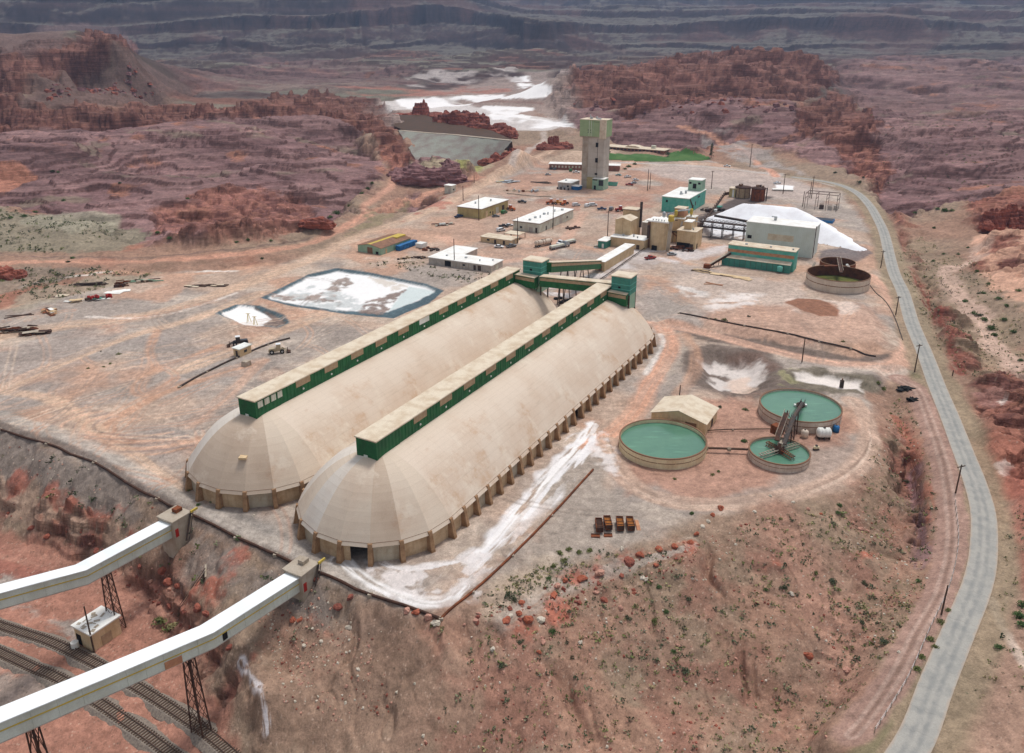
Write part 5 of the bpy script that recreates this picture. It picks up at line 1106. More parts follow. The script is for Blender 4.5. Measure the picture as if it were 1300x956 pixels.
for i in range(hz.shape[0]-1):
    for j in range(hz.shape[1]-1):
        q = (idx[i, j], idx[i, j+1], idx[i+1, j+1], idx[i+1, j])
        if min(q) >= 0: b.f.append(tuple(int(w) for w in q)); b.smooth.append(True)
tag(b.build('salt_pile', mat('salt', (242, 242, 244), (228, 226, 228), 0.12, 0.8, fine=0.04, bump=0.3, bscale=0.6)), 'huge white heap of salt spreading around the white screening house', 'salt pile')
# rock-salt trestle between mill and screening house
tr = thing('conveyor_trestle', 'dark steel double conveyor trestle running from the mill to the white screening house', 'conveyor', P(946, 305), AX-math.pi/2)
for z in (4.4, 7.2):
    d = MB(); d.bx(-24, 0, -1.2, 1.4, z, z+.5); d.build('deck', M_['dark_steel'], tr)
    for y in (-1.2, 1.4):
        MB().bx(-24, 0, y-.06, y+.06, z+1.5, z+1.62).build('handrail', M_['dark_steel'], tr)
        w = MB()
        for i in range(12): w.bar((-24+2*i, y, z+.5), (-22+2*i, y, z+1.55), .12); w.bar((-24+2*i, y, z+.4), (-24+2*i, y, z+1.6), .12)
        w.build('lattice', M_['dark_steel'], tr)
for x in (-23, -17.5, -12, -6.5, -1):
    for y in (-1.1, 1.3): MB().bx(x-.18, x+.18, y-.18, y+.18, -1, 7.3).build('leg', M_['dark_steel'], tr)
MB().bar((-19, 9, 9), (-.5, 2.5, 9.2), 1.4, 1.0).build('diagonal_boom', M_['dark_steel'], tr)
MB().bx(-32, -23.5, -2, 5, -1, 5.2).build('transfer_house', M_['rust_dark'], tr)
for i in range(5): MB().bar((-32+i*2, -2.2, 0), (-31+i*2, -2.2, 7), .25).build('strut', M_['dark_steel'], tr)
ib = thing('stacking_conveyor', 'rusty inclined stacking conveyor leaning at the left end of the teal loading shed', 'conveyor', P(905, 338), AX-math.pi/2)
MB().bar((-1, -3, .8), (5.5, 7, 5.2), 1.6, .6).build('boom', M_['rust_dark'], ib); MB().bar((-1, -3.2, 1.5), (5.5, 6.8, 5.9), 1.0, .15).build('belt', M_['concrete'], ib)
for x, y, z in ((0, -1, 1.2), (2.5, 3, 2.9), (4.8, 6, 4.6)):
    for s in (-.8, .8): MB().bar((x+s, y, 0), (x+s*.7, y, z), .22).build('leg', M_['rust_dark'], ib)
MB().box((-1.5, -4, .9), (2.8, 2.2, 1.7)).build('hopper', M_['rust'], ib)

# ---------------------------------------------------------------- transfer towers and green link galleries
def transfer(label, u0, u1, v0, v1, zt, zm):
    t = thing('transfer_tower', label, 'transfer tower', uvw(u0, v1), AX-math.pi/2, 'green conveyor transfer towers'); L, W = v1-v0, u1-u0
    MB().bx(-L, 0, 0, W, zm, zt).build('upper_house', M_['teal_dark'], t); MB().bx(-L-.3, .3, -.3, W+.3, zt, zt+.3).build('roof', M_['cream_roof'], t)
    MB().bx(-L*.42, -.02, .02, W-.5, zm-5.5, zm-.02).build('lower_house', M_['mint_wall'], t)
    for z in (zm+1.6, zm+3.2): MB().bx(-L-.02, .04, -.04, W+.02, z, z+.25).build('girt', M_['teal_wall'], t)
    MB().bx(-L*.62, -L*.5, -.06, .02, zm+1.9, zm+2.6).build('window', M_['black'], t)
    for x in (-L+.2, -.2):
        for y in (.2, W-.2): MB().bx(x-.2, x+.2, y-.2, y+.2, -.5, zm).build('leg', M_['dark_steel'], t)
    for s in (0, W): MB().bar((-L+.2, s, .5), (-.2, s, zm-1), .16).build('brace', M_['dark_steel'], t); 
    return t
transfer('green transfer tower at the far end of the left storage shed', 247.6, 253.6, -132.8, -125.5, 23.9, 18.6)
transfer('green transfer tower on black legs at the far end of the right storage shed', 244.0, 250.0, -97.6, -91.0, 24.0, 18.2)
def link(label, p, q, w, h, legs=(), name='conveyor_gallery', wall='green_wall', roof='cream_roof', light='louver', tagit=True):
    p, q = Vector(p), Vector(q); mid = (p+q)/2; rz = math.atan2(q.y-p.y, q.x-p.x); Lh = math.hypot(q.x-p.x, q.y-p.y)
    t = thing(name, label, 'conveyor gallery', (p.x, p.y, 0), rz); z0, z1 = p.z, q.z
    def sl(d0, d1, y0, y1, nm, m, x0=0, x1=Lh):
        za, zb_ = z0+(z1-z0)*x0/Lh, z0+(z1-z0)*x1/Lh
        return MB().add([(x0, y0, za+d0), (x1, y0, zb_+d0), (x1, y1, zb_+d0), (x0, y1, za+d0), (x0, y0, za+d1), (x1, y0, zb_+d1), (x1, y1, zb_+d1), (x0, y1, za+d1)], [(3, 2, 1, 0), (4, 5, 6, 7), (0, 1, 5, 4), (1, 2, 6, 5), (2, 3, 7, 6), (3, 0, 4, 7)]).build(nm, m, t)
    sl(0, h, -w/2, w/2, 'wall', M_[wall]); sl(h+.002, h+.25, -w/2-.3, w/2+.3, 'roof', M_[roof])
    sl(h*.62, h*.9, -w/2-.07, w/2+.07, 'light_band', M_[light], .2, Lh-.2)
    for x in legs:
        zz = z0+(z1-z0)*x/Lh; pt_ = MB()
        for s in (-1, 1): MB().bar((x, s*w*.45, zz), (x+s*.0, s*w*.9, -1), .3).build('leg', M_['dark_steel'], t)
        MB().bar((x, -w*.6, zz*.5), (x, w*.6, zz*.5), .18).build('brace', M_['dark_steel'], t)
    return t
link('short green link gallery joining the left shed ridge to its transfer tower', uvw(246.0, -134.4, 15.2), uvw(246.0, -126.5, 15.0), 2.8, 3.9)
link('short green link gallery joining the right shed ridge to its transfer tower', uvw(243.0, -97.9, 15.2), uvw(243.4, -91.4, 14.9), 2.6, 3.9)
link('long level green conveyor gallery bridging the two transfer towers', uvw(247.6, -125.4, 15.6), uvw(247.0, -97.7, 17.2), 2.8, 3.6, (8, 19))
link('green inclined conveyor gallery on dark trestles descending toward the tan mill', uvw(252.0, -125.4, 19.4), uvw(326, -137, 1.0), 3.0, 3.6, (22, 31, 44, 52))
lg_ = thing('conveyor_gallery', 'low tan conveyor gallery with a white roof running up to the bagging building', 'conveyor gallery', uvw(326, -136.2), AX)
MB().bx(0, 36, -2.2, 2.2, -1, 4.2).build('wall', M_['tan_wall'], lg_); MB().bx(-.3, 36.2, -2.5, 2.5, 4.2, 4.45).build('roof', M_['white_roof'], lg_); MB().bx(-.08, .02, -1, .6, 0, 2.4).build('door', M_['trim_brown'], lg_)

# ---------------------------------------------------------------- white overhead conveyor galleries at the front edge
def white_gallery(label, v, nodes, tower_u, patch=None):
    t = thing('loadout_gallery', label, 'conveyor gallery', uvw(nodes[0][0], v), AX, 'white loadout galleries over the canyon')
    w, h, u0 = 2.9, 3.3, nodes[0][0]
    for i in range(len(nodes)-1):
        (ua, za), (ub, zb_) = nodes[i], nodes[i+1]; xa, xb = ua-u0, ub-u0
        def sl(d0, d1, y0, y1, nm, m, sx=0.0):
            b = MB().add([(xa+sx, y0, za+d0), (xb-sx, y0, zb_+d0), (xb-sx, y1, zb_+d0), (xa+sx, y1, za+d0), (xa+sx, y0, za+d1), (xb-sx, y0, zb_+d1), (xb-sx, y1, zb_+d1), (xa+sx, y1, za+d1)], [(0, 1, 2, 3), (7, 6, 5, 4), (4, 5, 1, 0), (5, 6, 2, 1), (6, 7, 3, 2), (7, 4, 0, 3)]); return b.build(nm, m, t)
        sl(-h, -.16, -w/2, w/2, 'side_wall', M_['gallery_side']); sl(-.158, 0, -w/2-.25, w/2+.25, 'roof', M_['gallery_white'])
        sl(-1.62, -1.40, -w/2-.06, w/2+.06, 'yellow_pipe', M_['yellow_paint'], 0.0); sl(-h-.25, -h-.003, -w/2+.1, w/2-.1, 'floor_girder', M_['grey_wall'])
        Ls = abs(ub-ua); k = int(Ls//3.2); js = MB()
        for q in range(1, k):
            f = q/k; x = xa+(xb-xa)*f; z = za+(zb_-za)*f; js.bx(x-.05, x+.05, -w/2-.05, w/2+.05, z-h, z-.2)
        js.build('panel_joint', M_['gallery_side'], t)
    if patch:
        f = patch; (ua, za), (ub, zb_) = nodes[1], nodes[2]; x = ua+(ub-ua)*f-u0; z = za+(zb_-za)*f
        k_ = (zb_-za)/(ub-ua); MB().add([(x+sx, y, z+k_*sx+d) for y in (-w/2-.09, w/2+.09) for d in (-h-.02, -1.9) for sx in (-1.6, 1.6)], [(0, 1, 3, 2), (6, 7, 5, 4), (0, 2, 6, 4), (5, 7, 3, 1), (2, 3, 7, 6), (4, 5, 1, 0)]).build('brown_panel', M_['orange_stripe'], t)
        x = -18.5; MB().bx(x-.5, x+.5, -w/2-.08, -w/2+.02, nodes[1][1]-h, nodes[1][1]-1.9).build('opening', M_['black'], t)
    for tu in tower_u:
        x = tu-u0; q = U*tu+V*v; g = float(Hat(q[0], q[1]))
        zt_ = np.interp(-tu, [-n[0] for n in nodes], [n[1] for n in nodes])-h-.2
        tw_ = MB()
        for sy in (-1, 1):
            for sx in (-1, 1): MB().bar((x+sx*.45, sy*.9, zt_), (x+sx*1.0, sy*1.5, g-1), .19).build('tower_leg', M_['rust_dark'], t)
        n_ = 5
        for k in range(n_):
            f0, f1 = k/n_, (k+1)/n_
            for sy in (-1, 1):
                for (s0, s1) in ((-1, 1), (1, -1)):
                    A0 = (x+s0*(0.45+.55*f0), sy*(.9+.6*f0), zt_+(g-zt_)*f0); A1 = (x+s1*(0.45+.55*f1), sy*(.9+.6*f1), zt_+(g-zt_)*f1)
                    tw_.bar(A0, A1, .08)
                    B0 = (x+sy*(0.45+.55*f0), s0*(.9+.6*f0), zt_+(g-zt_)*f0); B1 = (x+sy*(0.45+.55*f1), s1*(.9+.6*f1), zt_+(g-zt_)*f1)
                    tw_.bar(B0, B1, .08)
        tw_.build('tower_lattice', M_['rust_dark'], t)
    return t
white_gallery('upper left white roofed loadout gallery spanning the red canyon toward the small hut', -137.0, [(95.2, 1.9), (75.4, 3.0), (59.5, 8.3), (44.0, 13.5), (34, 16.8)], (80.0, 48.0))
white_gallery('lower right white roofed loadout gallery with a brown patch on its side wall', -100.5, [(94.6, 2.0), (73.8, 4.4), (54.5, 10.4), (40, 15), (30, 18.2)], (69.5, 44.0), 0.42)
def headhouse(label, u0, u1, v, junk):
    g = gz(u1, v); t = thing('headhouse', label, 'headhouse', uvw(u1, v), AX, 'concrete conveyor headhouses on the yard edge'); L = u1-u0
    MB().bx(-L, 0, -2.3, 2.3, -7, 2.5).build('wall', M_['concrete'], t); MB().bx(-L-.2, .2, -2.5, 2.5, 2.5, 2.75).build('roof', M_['concrete'], t)
    MB().bx(-L+.3, -L+1.1, -2.38, -2.28, -1.3, .6).build('red_door', M_['red_paint'], t)
    MB().bar((.1, -2.4, 2.9), (-L+1.8, -3.4, -2.6), .3, .3).build('stair_stringer', M_['dark_steel'], t); MB().bar((.6, -2.6, 2.9), (-L+2.3, -3.7, -2.6), .12, .12).build('handrail', M_['dark_steel'], t)
    MB().bx(-.2, 1.6, -2.8, -2.5, 2.6, 3.1).build('guard_rail', M_['yellow_paint'], t)
    MB().box((-1.3, .2, 3.2), (1.6, 1.4, .8)).build('roof_box', M_[junk], t)
    return t
headhouse('tan concrete headhouse at the yard edge where the upper left loadout gallery starts', 94.9, 99.6, -137.0, 'rust'); headhouse('tan concrete headhouse at the yard edge where the lower right loadout gallery starts', 94.3, 99.0, -100.5, 'concrete')
hp = G(120, 828); z_h = 5.2
ht = box_building('pump_hut', 'square cream hut with a patchy white roof below the upper left loadout gallery', 'hut', hp, 5.4, 6.2, 4.2, 'tan_wall', 'white_roof', items=[('door', 'r', 3, 0, 2.2, 2.4, 'louver'), ('door', 'f', -4.3, 0, 1.4, 2.6, 'black')])
ptch = MB()
for i in range(16): 
    px_, py_ = random.uniform(-5, -.3), random.uniform(.3, 5.6); ptch.box((px_, py_, 4.51+.004*(i+1)), (random.uniform(.3, 1.3), random.uniform(.2, .8), .02), random.uniform(0, 3))
ptch.build('roof_patch', M_['concrete'], ht)
MB().tube((-4.1, -1.2, .2), (-4.1, -1.2, 1.7), .75, n=14).build('white_tank', M_['plastic_white'], ht)
# timber ladder stair down the canyon wall
a, b_ = G(262, 732), G(226, 783); a[2] += .7; b_[2] += .5
lad = thing('timber_stair', 'steep dark timber stair on the red canyon wall between the loadout galleries', 'stair', (0, 0, 0)); dv = (a-b_); nrm = np.array([dv[1], -dv[0], 0]); nrm /= np.linalg.norm(nrm)
for s in (-.6, .6): MB().bar(a+nrm*s, b_+nrm*s, .18, .3).build('stringer', M_['wood'], lad); MB().bar(a+nrm*s+[0, 0, 1], b_+nrm*s+[0, 0, 1], .1).build('handrail', M_['wood'], lad)
for i in range(16): p = b_+dv*(i+.5)/16; MB().bar(p-nrm*.6, p+nrm*.6, .35, .1).build('tread', M_['wood'], lad)
MB().bar(a-nrm*2.2+[0, 0, .6], a+nrm*1.6+[0, 0, .2], .35).build('cross_beam', M_['concrete'], lad)
# ================================================================ TANKS, YARD OBJECTS, VEHICLES
mk('tank_cream', (222, 208, 172), (208, 188, 152), 0.3, 0.85, streak=0.4)
mk('tank_concrete', (206, 192, 176), (190, 170, 154), 0.4, 0.9, streak=0.5)
mk('tank_inside', (110, 66, 44), (84, 52, 38), 0.5, 0.9, streak=0.3)
mk('tank_buff', (212, 196, 178), (200, 184, 166), 0.3, 0.8, streak=0.2)
mk('rubber', (22, 22, 22), None, rough=0.9)
def water_mat(name, c, c2, rough=0.22):
    m = mat(name, c, c2, 0.16, rough, fine=0.05, spec=0.4, bump=0.10, bscale=1.6, patch=(0.35, 0.7))
    n, l = m.node_tree.nodes, m.node_tree.links; b = n['Principled BSDF']; src = b.inputs['Base Color'].links[0].from_socket; tc = n.new('ShaderNodeTexCoord')     # thin drifting scum
    mp = n.new('ShaderNodeMapping'); mp.inputs['Scale'].default_value = (.25, 1.1, 1); l.new(tc.outputs['Object'], mp.inputs['Vector']); t = n.new('ShaderNodeTexNoise'); t.inputs['Scale'].default_value = .6; t.inputs['Detail'].default_value = 7; l.new(mp.outputs[0], t.inputs['Vector'])
    r = n.new('ShaderNodeMapRange'); r.inputs[1].default_value = .56; r.inputs[2].default_value = .68; r.inputs[4].default_value = .4; l.new(t.outputs['Fac'], r.inputs[0]); x = n.new('ShaderNodeMix'); x.data_type = 'RGBA'; l.new(r.outputs[0], x.inputs[0]); l.new(src, x.inputs[6]); x.inputs[7].default_value = L4(tuple(min(255, int(q*1.22)) for q in c)); l.new(x.outputs[2], b.inputs['Base Color'])
    return m
M_['teal_water'] = water_mat('teal_water', (88, 130, 106), (76, 118, 98)); M_['brown_water'] = water_mat('brown_water', (84, 62, 46), (70, 56, 44), 0.6); M_['brown_water'].node_tree.nodes['Principled BSDF'].inputs['Specular IOR Level'].default_value = 0.05; M_['algae'] = mat('algae', (98, 98, 44), (78, 84, 40), 0.5, 0.9)
def tank(label, c, r, h, wall, water, level, cat='tank', floor=None, name='settling_tank', inner=None, rim='trim_brown'):
    t = thing(name, label, cat, (c[0], c[1], float(Hat(c[0], c[1])))); n = 64
    MB().lathe([(r, -1.2), (r, h)], n).build('wall', M_[wall], t); MB().lathe([(r-.28, h), (r-.28, -.2)], n).build('inner_wall', M_[inner or wall], t)
    MB().lathe([(r+.08, h-.25), (r+.08, h), (r-.30, h+.003), (r-.30, h-.15)], n).build('rim', M_[rim], t)
    b = MB(); a = [(0, 0, level)]+[((r-.27)*math.cos(2*math.pi*i/n), (r-.27)*math.sin(2*math.pi*i/n), level) for i in range(n)]
    b.add(a, [(0, i+1, (i+1) % n+1) for i in range(n)]).build('water' if water.endswith('water') else 'bed', M_[water], t)
    MB().lathe([(r+.03, .0), (r+.35, -.1), (r+.4, -.6)], n).build('footing', M_['trim_brown'], t)
    MB().lathe([(r+.03, h*.5), (r+.06, h*.53), (r+.03, h*.56)], n).build('band', M_['trim_brown'], t)
    for i in range(16):
        q = 2*math.pi*(i+.3)/16; MB().box(((r+.02)*math.cos(q), (r+.02)*math.sin(q), h/2-.1), (.12, .14, h-.3), q).build('plate_joint', M_[wall], t)
    return t
cL, cB, cS = (38.4, 186.0), (79.6, 205.0), (66.6, 181.0)
tank('cream walled round settling tank of teal water standing alone beside the gabled barn', cL, 11.0, 3.05, 'tank_cream', 'teal_water', 2.0)
tank('largest round settling tank of teal water with a feed well at its middle', cB, 10.9, 3.3, 'tank_concrete', 'teal_water', 2.75)
tank('small round settling tank of teal water crossed by four rusty rake arms', cS, 7.4, 2.3, 'tank_concrete', 'teal_water', 1.7)
# bridge and rakes
zS, zB = float(Hat(*cS)), float(Hat(*cB))
rk = thing('rake_mechanism', 'rusty cross of rake arms turning in the small settling tank', 'rake', (*cS, zS+1.7), R(28))
for k in range(4):
    a = k*math.pi/2; ca, sa = math.cos(a), math.sin(a); Lr = (6.4, 4.2, 6.4, 4.6)[k]
    arm = MB()
    for s in (-.55, .55):
        for z in (.25, 1.15): arm.bar((ca*.8-sa*s, sa*.8+ca*s, z), (ca*Lr-sa*s, sa*Lr+ca*s, z*.8), .13)
        for i in range(6):
            x0, x1 = .8+(Lr-.8)*i/6, .8+(Lr-.8)*(i+1)/6
            arm.bar((ca*x0-sa*s, sa*x0+ca*s, .25), (ca*x1-sa*s, sa*x1+ca*s, 1.1), .10)
    for i in range(7):
        x0 = .9+(Lr-1)*i/6; arm.bar((ca*x0-sa*.55, sa*x0+ca*.55, 1.05), (ca*x0+sa*.55, sa*x0-ca*.55, 1.05), .14)
    arm.build('rake_arm', M_['rust' if k % 2 else 'concrete'], rk)
MB().lathe([(1.1, -.4), (1.1, 1.6), (.5, 1.7), (.5, 2.6), (0, 2.6)], 14).build('drive_head', M_['rust_dark'], rk); MB().box((.6, .2, 2.2), (1.8, 1.2, 1.0), .3).build('motor', M_['concrete'], rk)
br = thing('thickener_bridge', 'dark steel conveyor bridge climbing from the small settling tank over the largest one', 'bridge', (0, 0, 0))
pS = np.array([*cS, zS+4.2]); pB = np.array([cB[0]-.6, cB[1]-.6, zB+4.4]); pm = pS+(pB-pS)*.42+np.array([0, 0, 2.4]); d2 = (pB-pS)[:2]/np.linalg.norm((pB-pS)[:2]); nr2 = np.array([-d2[1], d2[0], 0])
for nm_, a, b_, off, w in (('walkway', pS, pm, -.9, 1.1), ('walkway', pm, pB, -.9, 1.0), ('belt_frame', pS+[0, 0, .6], pm+[0, 0, .8], .9, 1.3)):
    o = nr2*off; MB().bar(a+o, b_+o, w, .28).build(nm_, M_['dark_steel' if nm_ == 'walkway' else 'rust_dark'], br)
    hr = MB()
    for s in (-w/2, w/2):
        hr.bar(a+o+nr2*s+[0, 0, 1.05], b_+o+nr2*s+[0, 0, 1.05], .08)
        for i in range(9): q = a+(b_-a)*i/8+o+nr2*s; hr.bar(q, q+[0, 0, 1.05], .07)
    hr.build('handrail', M_['concrete' if off > 0 else 'dark_steel'], br)
for f in (.25, .42, .58):
    q = pS+(pB-pS)*f; zt_ = 4.2+2.4*min(f/.42, 1)+.0
    for s in (-1.7, 1.7): MB().bar((*(q+nr2*s)[:2], zS-.5), (*(q+nr2*s*.8)[:2], zS+zt_-.2), .22).build('leg', M_['rust_dark'], br)
    MB().bar((*(q-nr2*1.7)[:2], zS+.5), (*(q+nr2*1.4)[:2], zS+zt_-.5), .12).build('brace', M_['rust_dark'], br)
MB().box((*(pS+(pB-pS)*.33+nr2*2.4)[:2], zS+3.6), (2.2, 2.6, 2.4), .6).build('drive_house', M_['rust'], br)
fw = thing('feed_well', 'small dark ring with white floats at the middle of the largest tank', 'feed well', (cB[0], cB[1], zB+2.75))
MB().lathe([(1.15, -.2), (1.15, .75), (.95, .75), (.95, -.2)], 20).build('ring', M_['rust_dark'], fw)
for s in (-1, 1): MB().box((s*1.5, .1, .35), (.5, .7, .5)).build('float', M_['white_paint'], fw)
MB().tube((0, 0, 0), (0, 0, 1.7), .25).build('shaft', M_['dark_steel'], fw)
barn = box_building('barn', 'cream gabled metal barn standing behind the cream walled settling tank', 'barn', P(895, 553), 15.0, 11, 3.3, 'tan_wall', 'cream_roof', gable=('y', 2.2), items=[('door', 'f', -4, 0, 3, 2.8, 'trim_brown'), ('door', 'r', 6, 0, 1.6, 2.3, 'dark_steel')])
# white and blue poly tanks
def poly_tank(label, px, r, L, m, rz, ribs=3, upright=False):
    g = G(*px); t = thing('plastic_tank', label, 'tank', g, rz)
    if upright: MB().lathe([(0, 0), (r, 0.02), (r, L*.8), (r*.55, L*.97), (.2, L), (0, L)], 18).build('body', M_[m], t); MB().lathe([(.25, L-.02), (.25, L+.15), (0, L+.15)], 10).build('lid', M_['dark_steel'], t); return t
    pr = [(0, -L/2), (r*.6, -L/2+.1), (r, -L/2+.5)]
    for i in range(ribs): y = -L/2+.5+(L-1)*(i+.5)/ribs; w_ = (L-1)/ribs*.4; pr += [(r, y-w_), (r*1.0, y-w_*.2), (r*.93, y), (r, y+w_*.2), (r, y+w_)]
    pr += [(r, L/2-.5), (r*.6, L/2-.1), (0, L/2)]
    b = MB().lathe(pr, 20); b.v = [(z, x, y+r+.25) for x, y, z in b.v]; b.build('body', M_[m], t)
    for x in (-L*.35, 0, L*.35): MB().bx(x-.15, x+.15, -r*.8, r*.8, -.4, r*.5).build('saddle', M_['dark_steel'], t)
    MB().tube((0, 0, 2*r+.2), (0, 0, 2*r+.45), .35).build('lid', M_['dark_steel'], t)
    return t
poly_tank('big ribbed white plastic tank lying beside the largest settling tank', (1045, 556), 1.35, 3.8, 'plastic_white', R(-2))
poly_tank('small upright pale blue plastic tank behind the ribbed white one', (1061, 548), .85, 1.9, 'blue_paint', 0, upright=True)
poly_tank('squat tan tank tucked under the thickener bridge', (1021, 555), .95, 2.2, 'tank_buff', 0, upright=True)
poly_tank('small cream propane tank lying in front of the ribbed white tank', (1036, 571), .45, 1.7, 'tank_cream', R(5), 1)
tank('open round tan tank with a rusty inside and green sludge, beside the road', (136.3, 329.6), 12.6, 5.2, 'tank_buff', 'algae', .8, name='open_tank', inner='tank_inside')
c2_ = P(1064, 331, 5.2); tank('second rusty open tank half hidden behind the open tan tank with green sludge', (c2_[0], c2_[1]), 7.4, 4.9, 'rust', 'algae', 1.2, name='open_tank', inner='tank_inside')
wk = thing('tank_walkway', 'rusty walkway with a trough linking the two open tanks by the road', 'walkway', (136.3, 329.6, 0)); a = np.array([.6, 1.0, 5.6]); b_ = np.array([c2_[0]-136.3, c2_[1]-329.6, 6.2])
MB().bar(a+[0, -2, 0], b_, 1.4, .4).build('deck', M_['rust_dark'], wk); MB().bar(a+[-3.5, 8, 0], a+[4, 8.5, 0], 1.2, .6).build('trough', M_['rust'], wk)
for s in (-.8, .8): MB().bar(a+[s, -2, 1], b_+[s, 0, 1], .12).build('handrail', M_['concrete'], wk)
MB().bar((-9.5, 9, 0), (-5.5, 13, 6.2), 1.0, .4).build('stair', M_['concrete'], wk); MB().bar((8, 12, 5.5), (12.5, 14, 0), .9, .9).build('white_chute', M_['white_paint'], wk)
# rusty tanks behind the mill
for lab, px, r, h, top in (('broad rusty-topped tan tank at the back of the mill, left of its darker neighbour', (945, 252), 4.6, 6.2, 'rust_dark'), ('darker rust-streaked tank with machinery on top at the back of the mill', (964, 256), 4.2, 7.4, 'rust_dark')):
    g = G(*px); t = thing('process_tank', lab, 'tank', (g[0], g[1]+r, g[2])); k = 'rust' in lab[:8]
    MB().lathe([(r, -1), (r, h)], 26).build('shell', M_['louver' if top and lab[0] == 'b' else 'rust'], t); MB().lathe([(r+.5, h), (r+.5, h+.5), (r*.4, h+.9), (0, h+.9)], 26).build('lid', M_[top], t)
    for i in range(8): q = 2*math.pi*i/8; MB().bar((r*1.02*math.cos(q), r*1.02*math.sin(q), 0), (r*1.02*math.cos(q), r*1.02*math.sin(q), h), .2).build('stave', M_['rust_dark'], t)
    for i in range(5): MB().box((random.uniform(-2.5, 2.5), random.uniform(-2, 2), h+1.4), (1.2, .9, 1.2), i).build('lid_machine', M_['rust_dark' if i % 2 else 'trim_brown'], t)
    MB().bar((r+.4, -r*.6, 0), (r+.4, -r*.6, h+1), .6, .3).build('ladder', M_['dark_steel'], t)
box_building('pump_shed', 'small tan pump shed to the left of the rusty process tanks', 'shed', G(937, 251), 6, 6, 5.4, 'ochre_wall', 'cream_roof', items=[('door', 'f', -1.2, 0, 1.6, 4.8, 'dark_steel'), ('door', 'f', -3.4, 0, 1.2, 4.8, 'white_paint')])
bp_ = thing('retaining_wall', 'dark timber retaining wall running between the crusher house and the salt pile', 'wall', (0, 0, 0)); wl_ = GL([(889, 289), (903, 272), (920, 248), (934, 246)])
for i in range(3): MB().bar(wl_[i]+[0, 0, .6], wl_[i+1]+[0, 0, .6], .4, 2.6).build('wall_panel', M_['wood'], bp_)
for i in range(16): q = wl_[0]+(wl_[2]-wl_[0])*i/15; MB().bx(q[0]-.2, q[0]+.2, q[1]-.2, q[1]+.2, -.5, 2.6).build('post', M_['rust_dark'], bp_)
# substation
ss = thing('substation', 'outdoor electrical substation of dark lattice frames between the salt pile and the road', 'substation', P(1052, 268), AX-math.pi/2)
for x in (-14, -8, -2, 4):
    for y in (0, 9): MB().bar((x, y, -.5), (x, y, 9.5), .22).build('mast', M_['rust_dark'], ss)
    MB().bar((x, 0, 9.2), (x, 9, 9.2), .2).build('beam', M_['rust_dark'], ss); MB().bar((x, 0, 6.5), (x, 9, 6.5), .22).build('beam', M_['rust_dark'], ss)
for y in (0, 9): MB().bar((-14, y, 9.5), (4, y, 9.5), .28).build('busbar', M_['rust_dark'], ss)
for x, y, m in ((0, 4, 'grey_wall'), (3, 6, 'grey_wall'), (-5, 5, 'dark_steel')):
    q = MB().bx(x-1.2, x+1.2, y-.9, y+.9, -.4, 2.4).build('transformer', M_[m], ss)
    for i in range(3): MB().tube((x-.7+.7*i, y, 2.4), (x-.7+.7*i, y, 3.4), .12).build('bushing', M_['trim_brown'], q)
tk = thing('lined_tank', 'dark blue open lined box tank behind the tail of the salt pile', 'tank', P(1057, 284), AX-math.pi/2); MB().bx(-10, 0, 0, 7, -1, 1.4).build('wall', M_['blue_paint'], tk); MB().bx(-9.7, -.3, .3, 6.7, 1.4, 1.46).build('cover', mat('dark_cover', (24, 36, 52), None, rough=.5), tk)
lb = thing('low_white_building', 'long flat white-roofed lean shed beside the road above the substation', 'shed', P(1007, 243), R(-8)); MB().bx(-13, 0, 0, 3.5, -.5, .9).build('wall', M_['grey_wall'], lb); MB().bx(-13.2, .2, -.2, 3.7, .9, 1.1).build('roof', M_['white_roof'], lb)

# pipelines and rim pipes (each a thing)
def pipe(label, xy, r, m, lift=.25, joints=6.0, name='pipeline'):
    ln = smooth_line(GL(xy), 4); t = thing(name, label, 'pipe', (0, 0, 0)); ln[:, 2] = Hat(ln[:, 0], ln[:, 1])+lift; n = max(1, len(ln)//4)
    k = 0
    while k < len(ln)-1:
        e = min(k+4, len(ln)-1); b = MB()
        for i in range(k, e): b.tube(ln[i], ln[i+1], r, n=6)
        b.build('pipe_section', M_[m], t); MB().box(ln[k]-[0, 0, r*.6], (r*3, r*3, r*2.4)).build('support', M_['concrete'], t); k = e
    return t
pipe('long dark brown pipe along the edge of the yard above the red canyon', [(-60, 528), (0, 546), (60, 564), (120, 588), (200, 634), (245, 655), (300, 683), (350, 705), (403, 727), (470, 756), (560, 787)], .3, 'rust_dark')
pipe('rust brown pipe running from the yard corner up past the salt spill', [(560, 786), (600, 752), (650, 706), (700, 655), (753, 597)], .26, 'rust')
pipe('dark pipe along the bank above the settling basins', [(862, 398), (900, 405), (945, 414), (1000, 424), (1040, 434), (1080, 443), (1112, 453)], .28, 'dark_steel')
pipe('twin pipe line crossing the left yard from the small white-roofed hut', [(228, 492), (262, 473), (300, 455), (340, 438), (368, 430)], .3, 'dark_steel', .3)
pipe('thin black pipe on low supports leading from the shed ends to the mill', [(737, 376), (760, 358), (790, 337), (818, 317)], .25, 'dark_steel', .8)
pipe('brown pipe joining the cream walled tank to the small rake tank', [(896, 574), (925, 575), (953, 576)], .3, 'wood', 1.2)
pipe('thin brown pipe from the barn to the thickener bridge', [(890, 549), (930, 547), (992, 547)], .16, 'wood', .5)
pipe('dark hose lying on the ground between road and open tan tank', [(1100, 356), (1112, 372), (1125, 384), (1136, 404), (1146, 432)], .18, 'dark_steel', .1)
pipe('pale pipe across the back yard behind the pale off-white workshop', [(644, 246), (670, 249), (686, 250), (700, 250)], .25, 'concrete', .4)
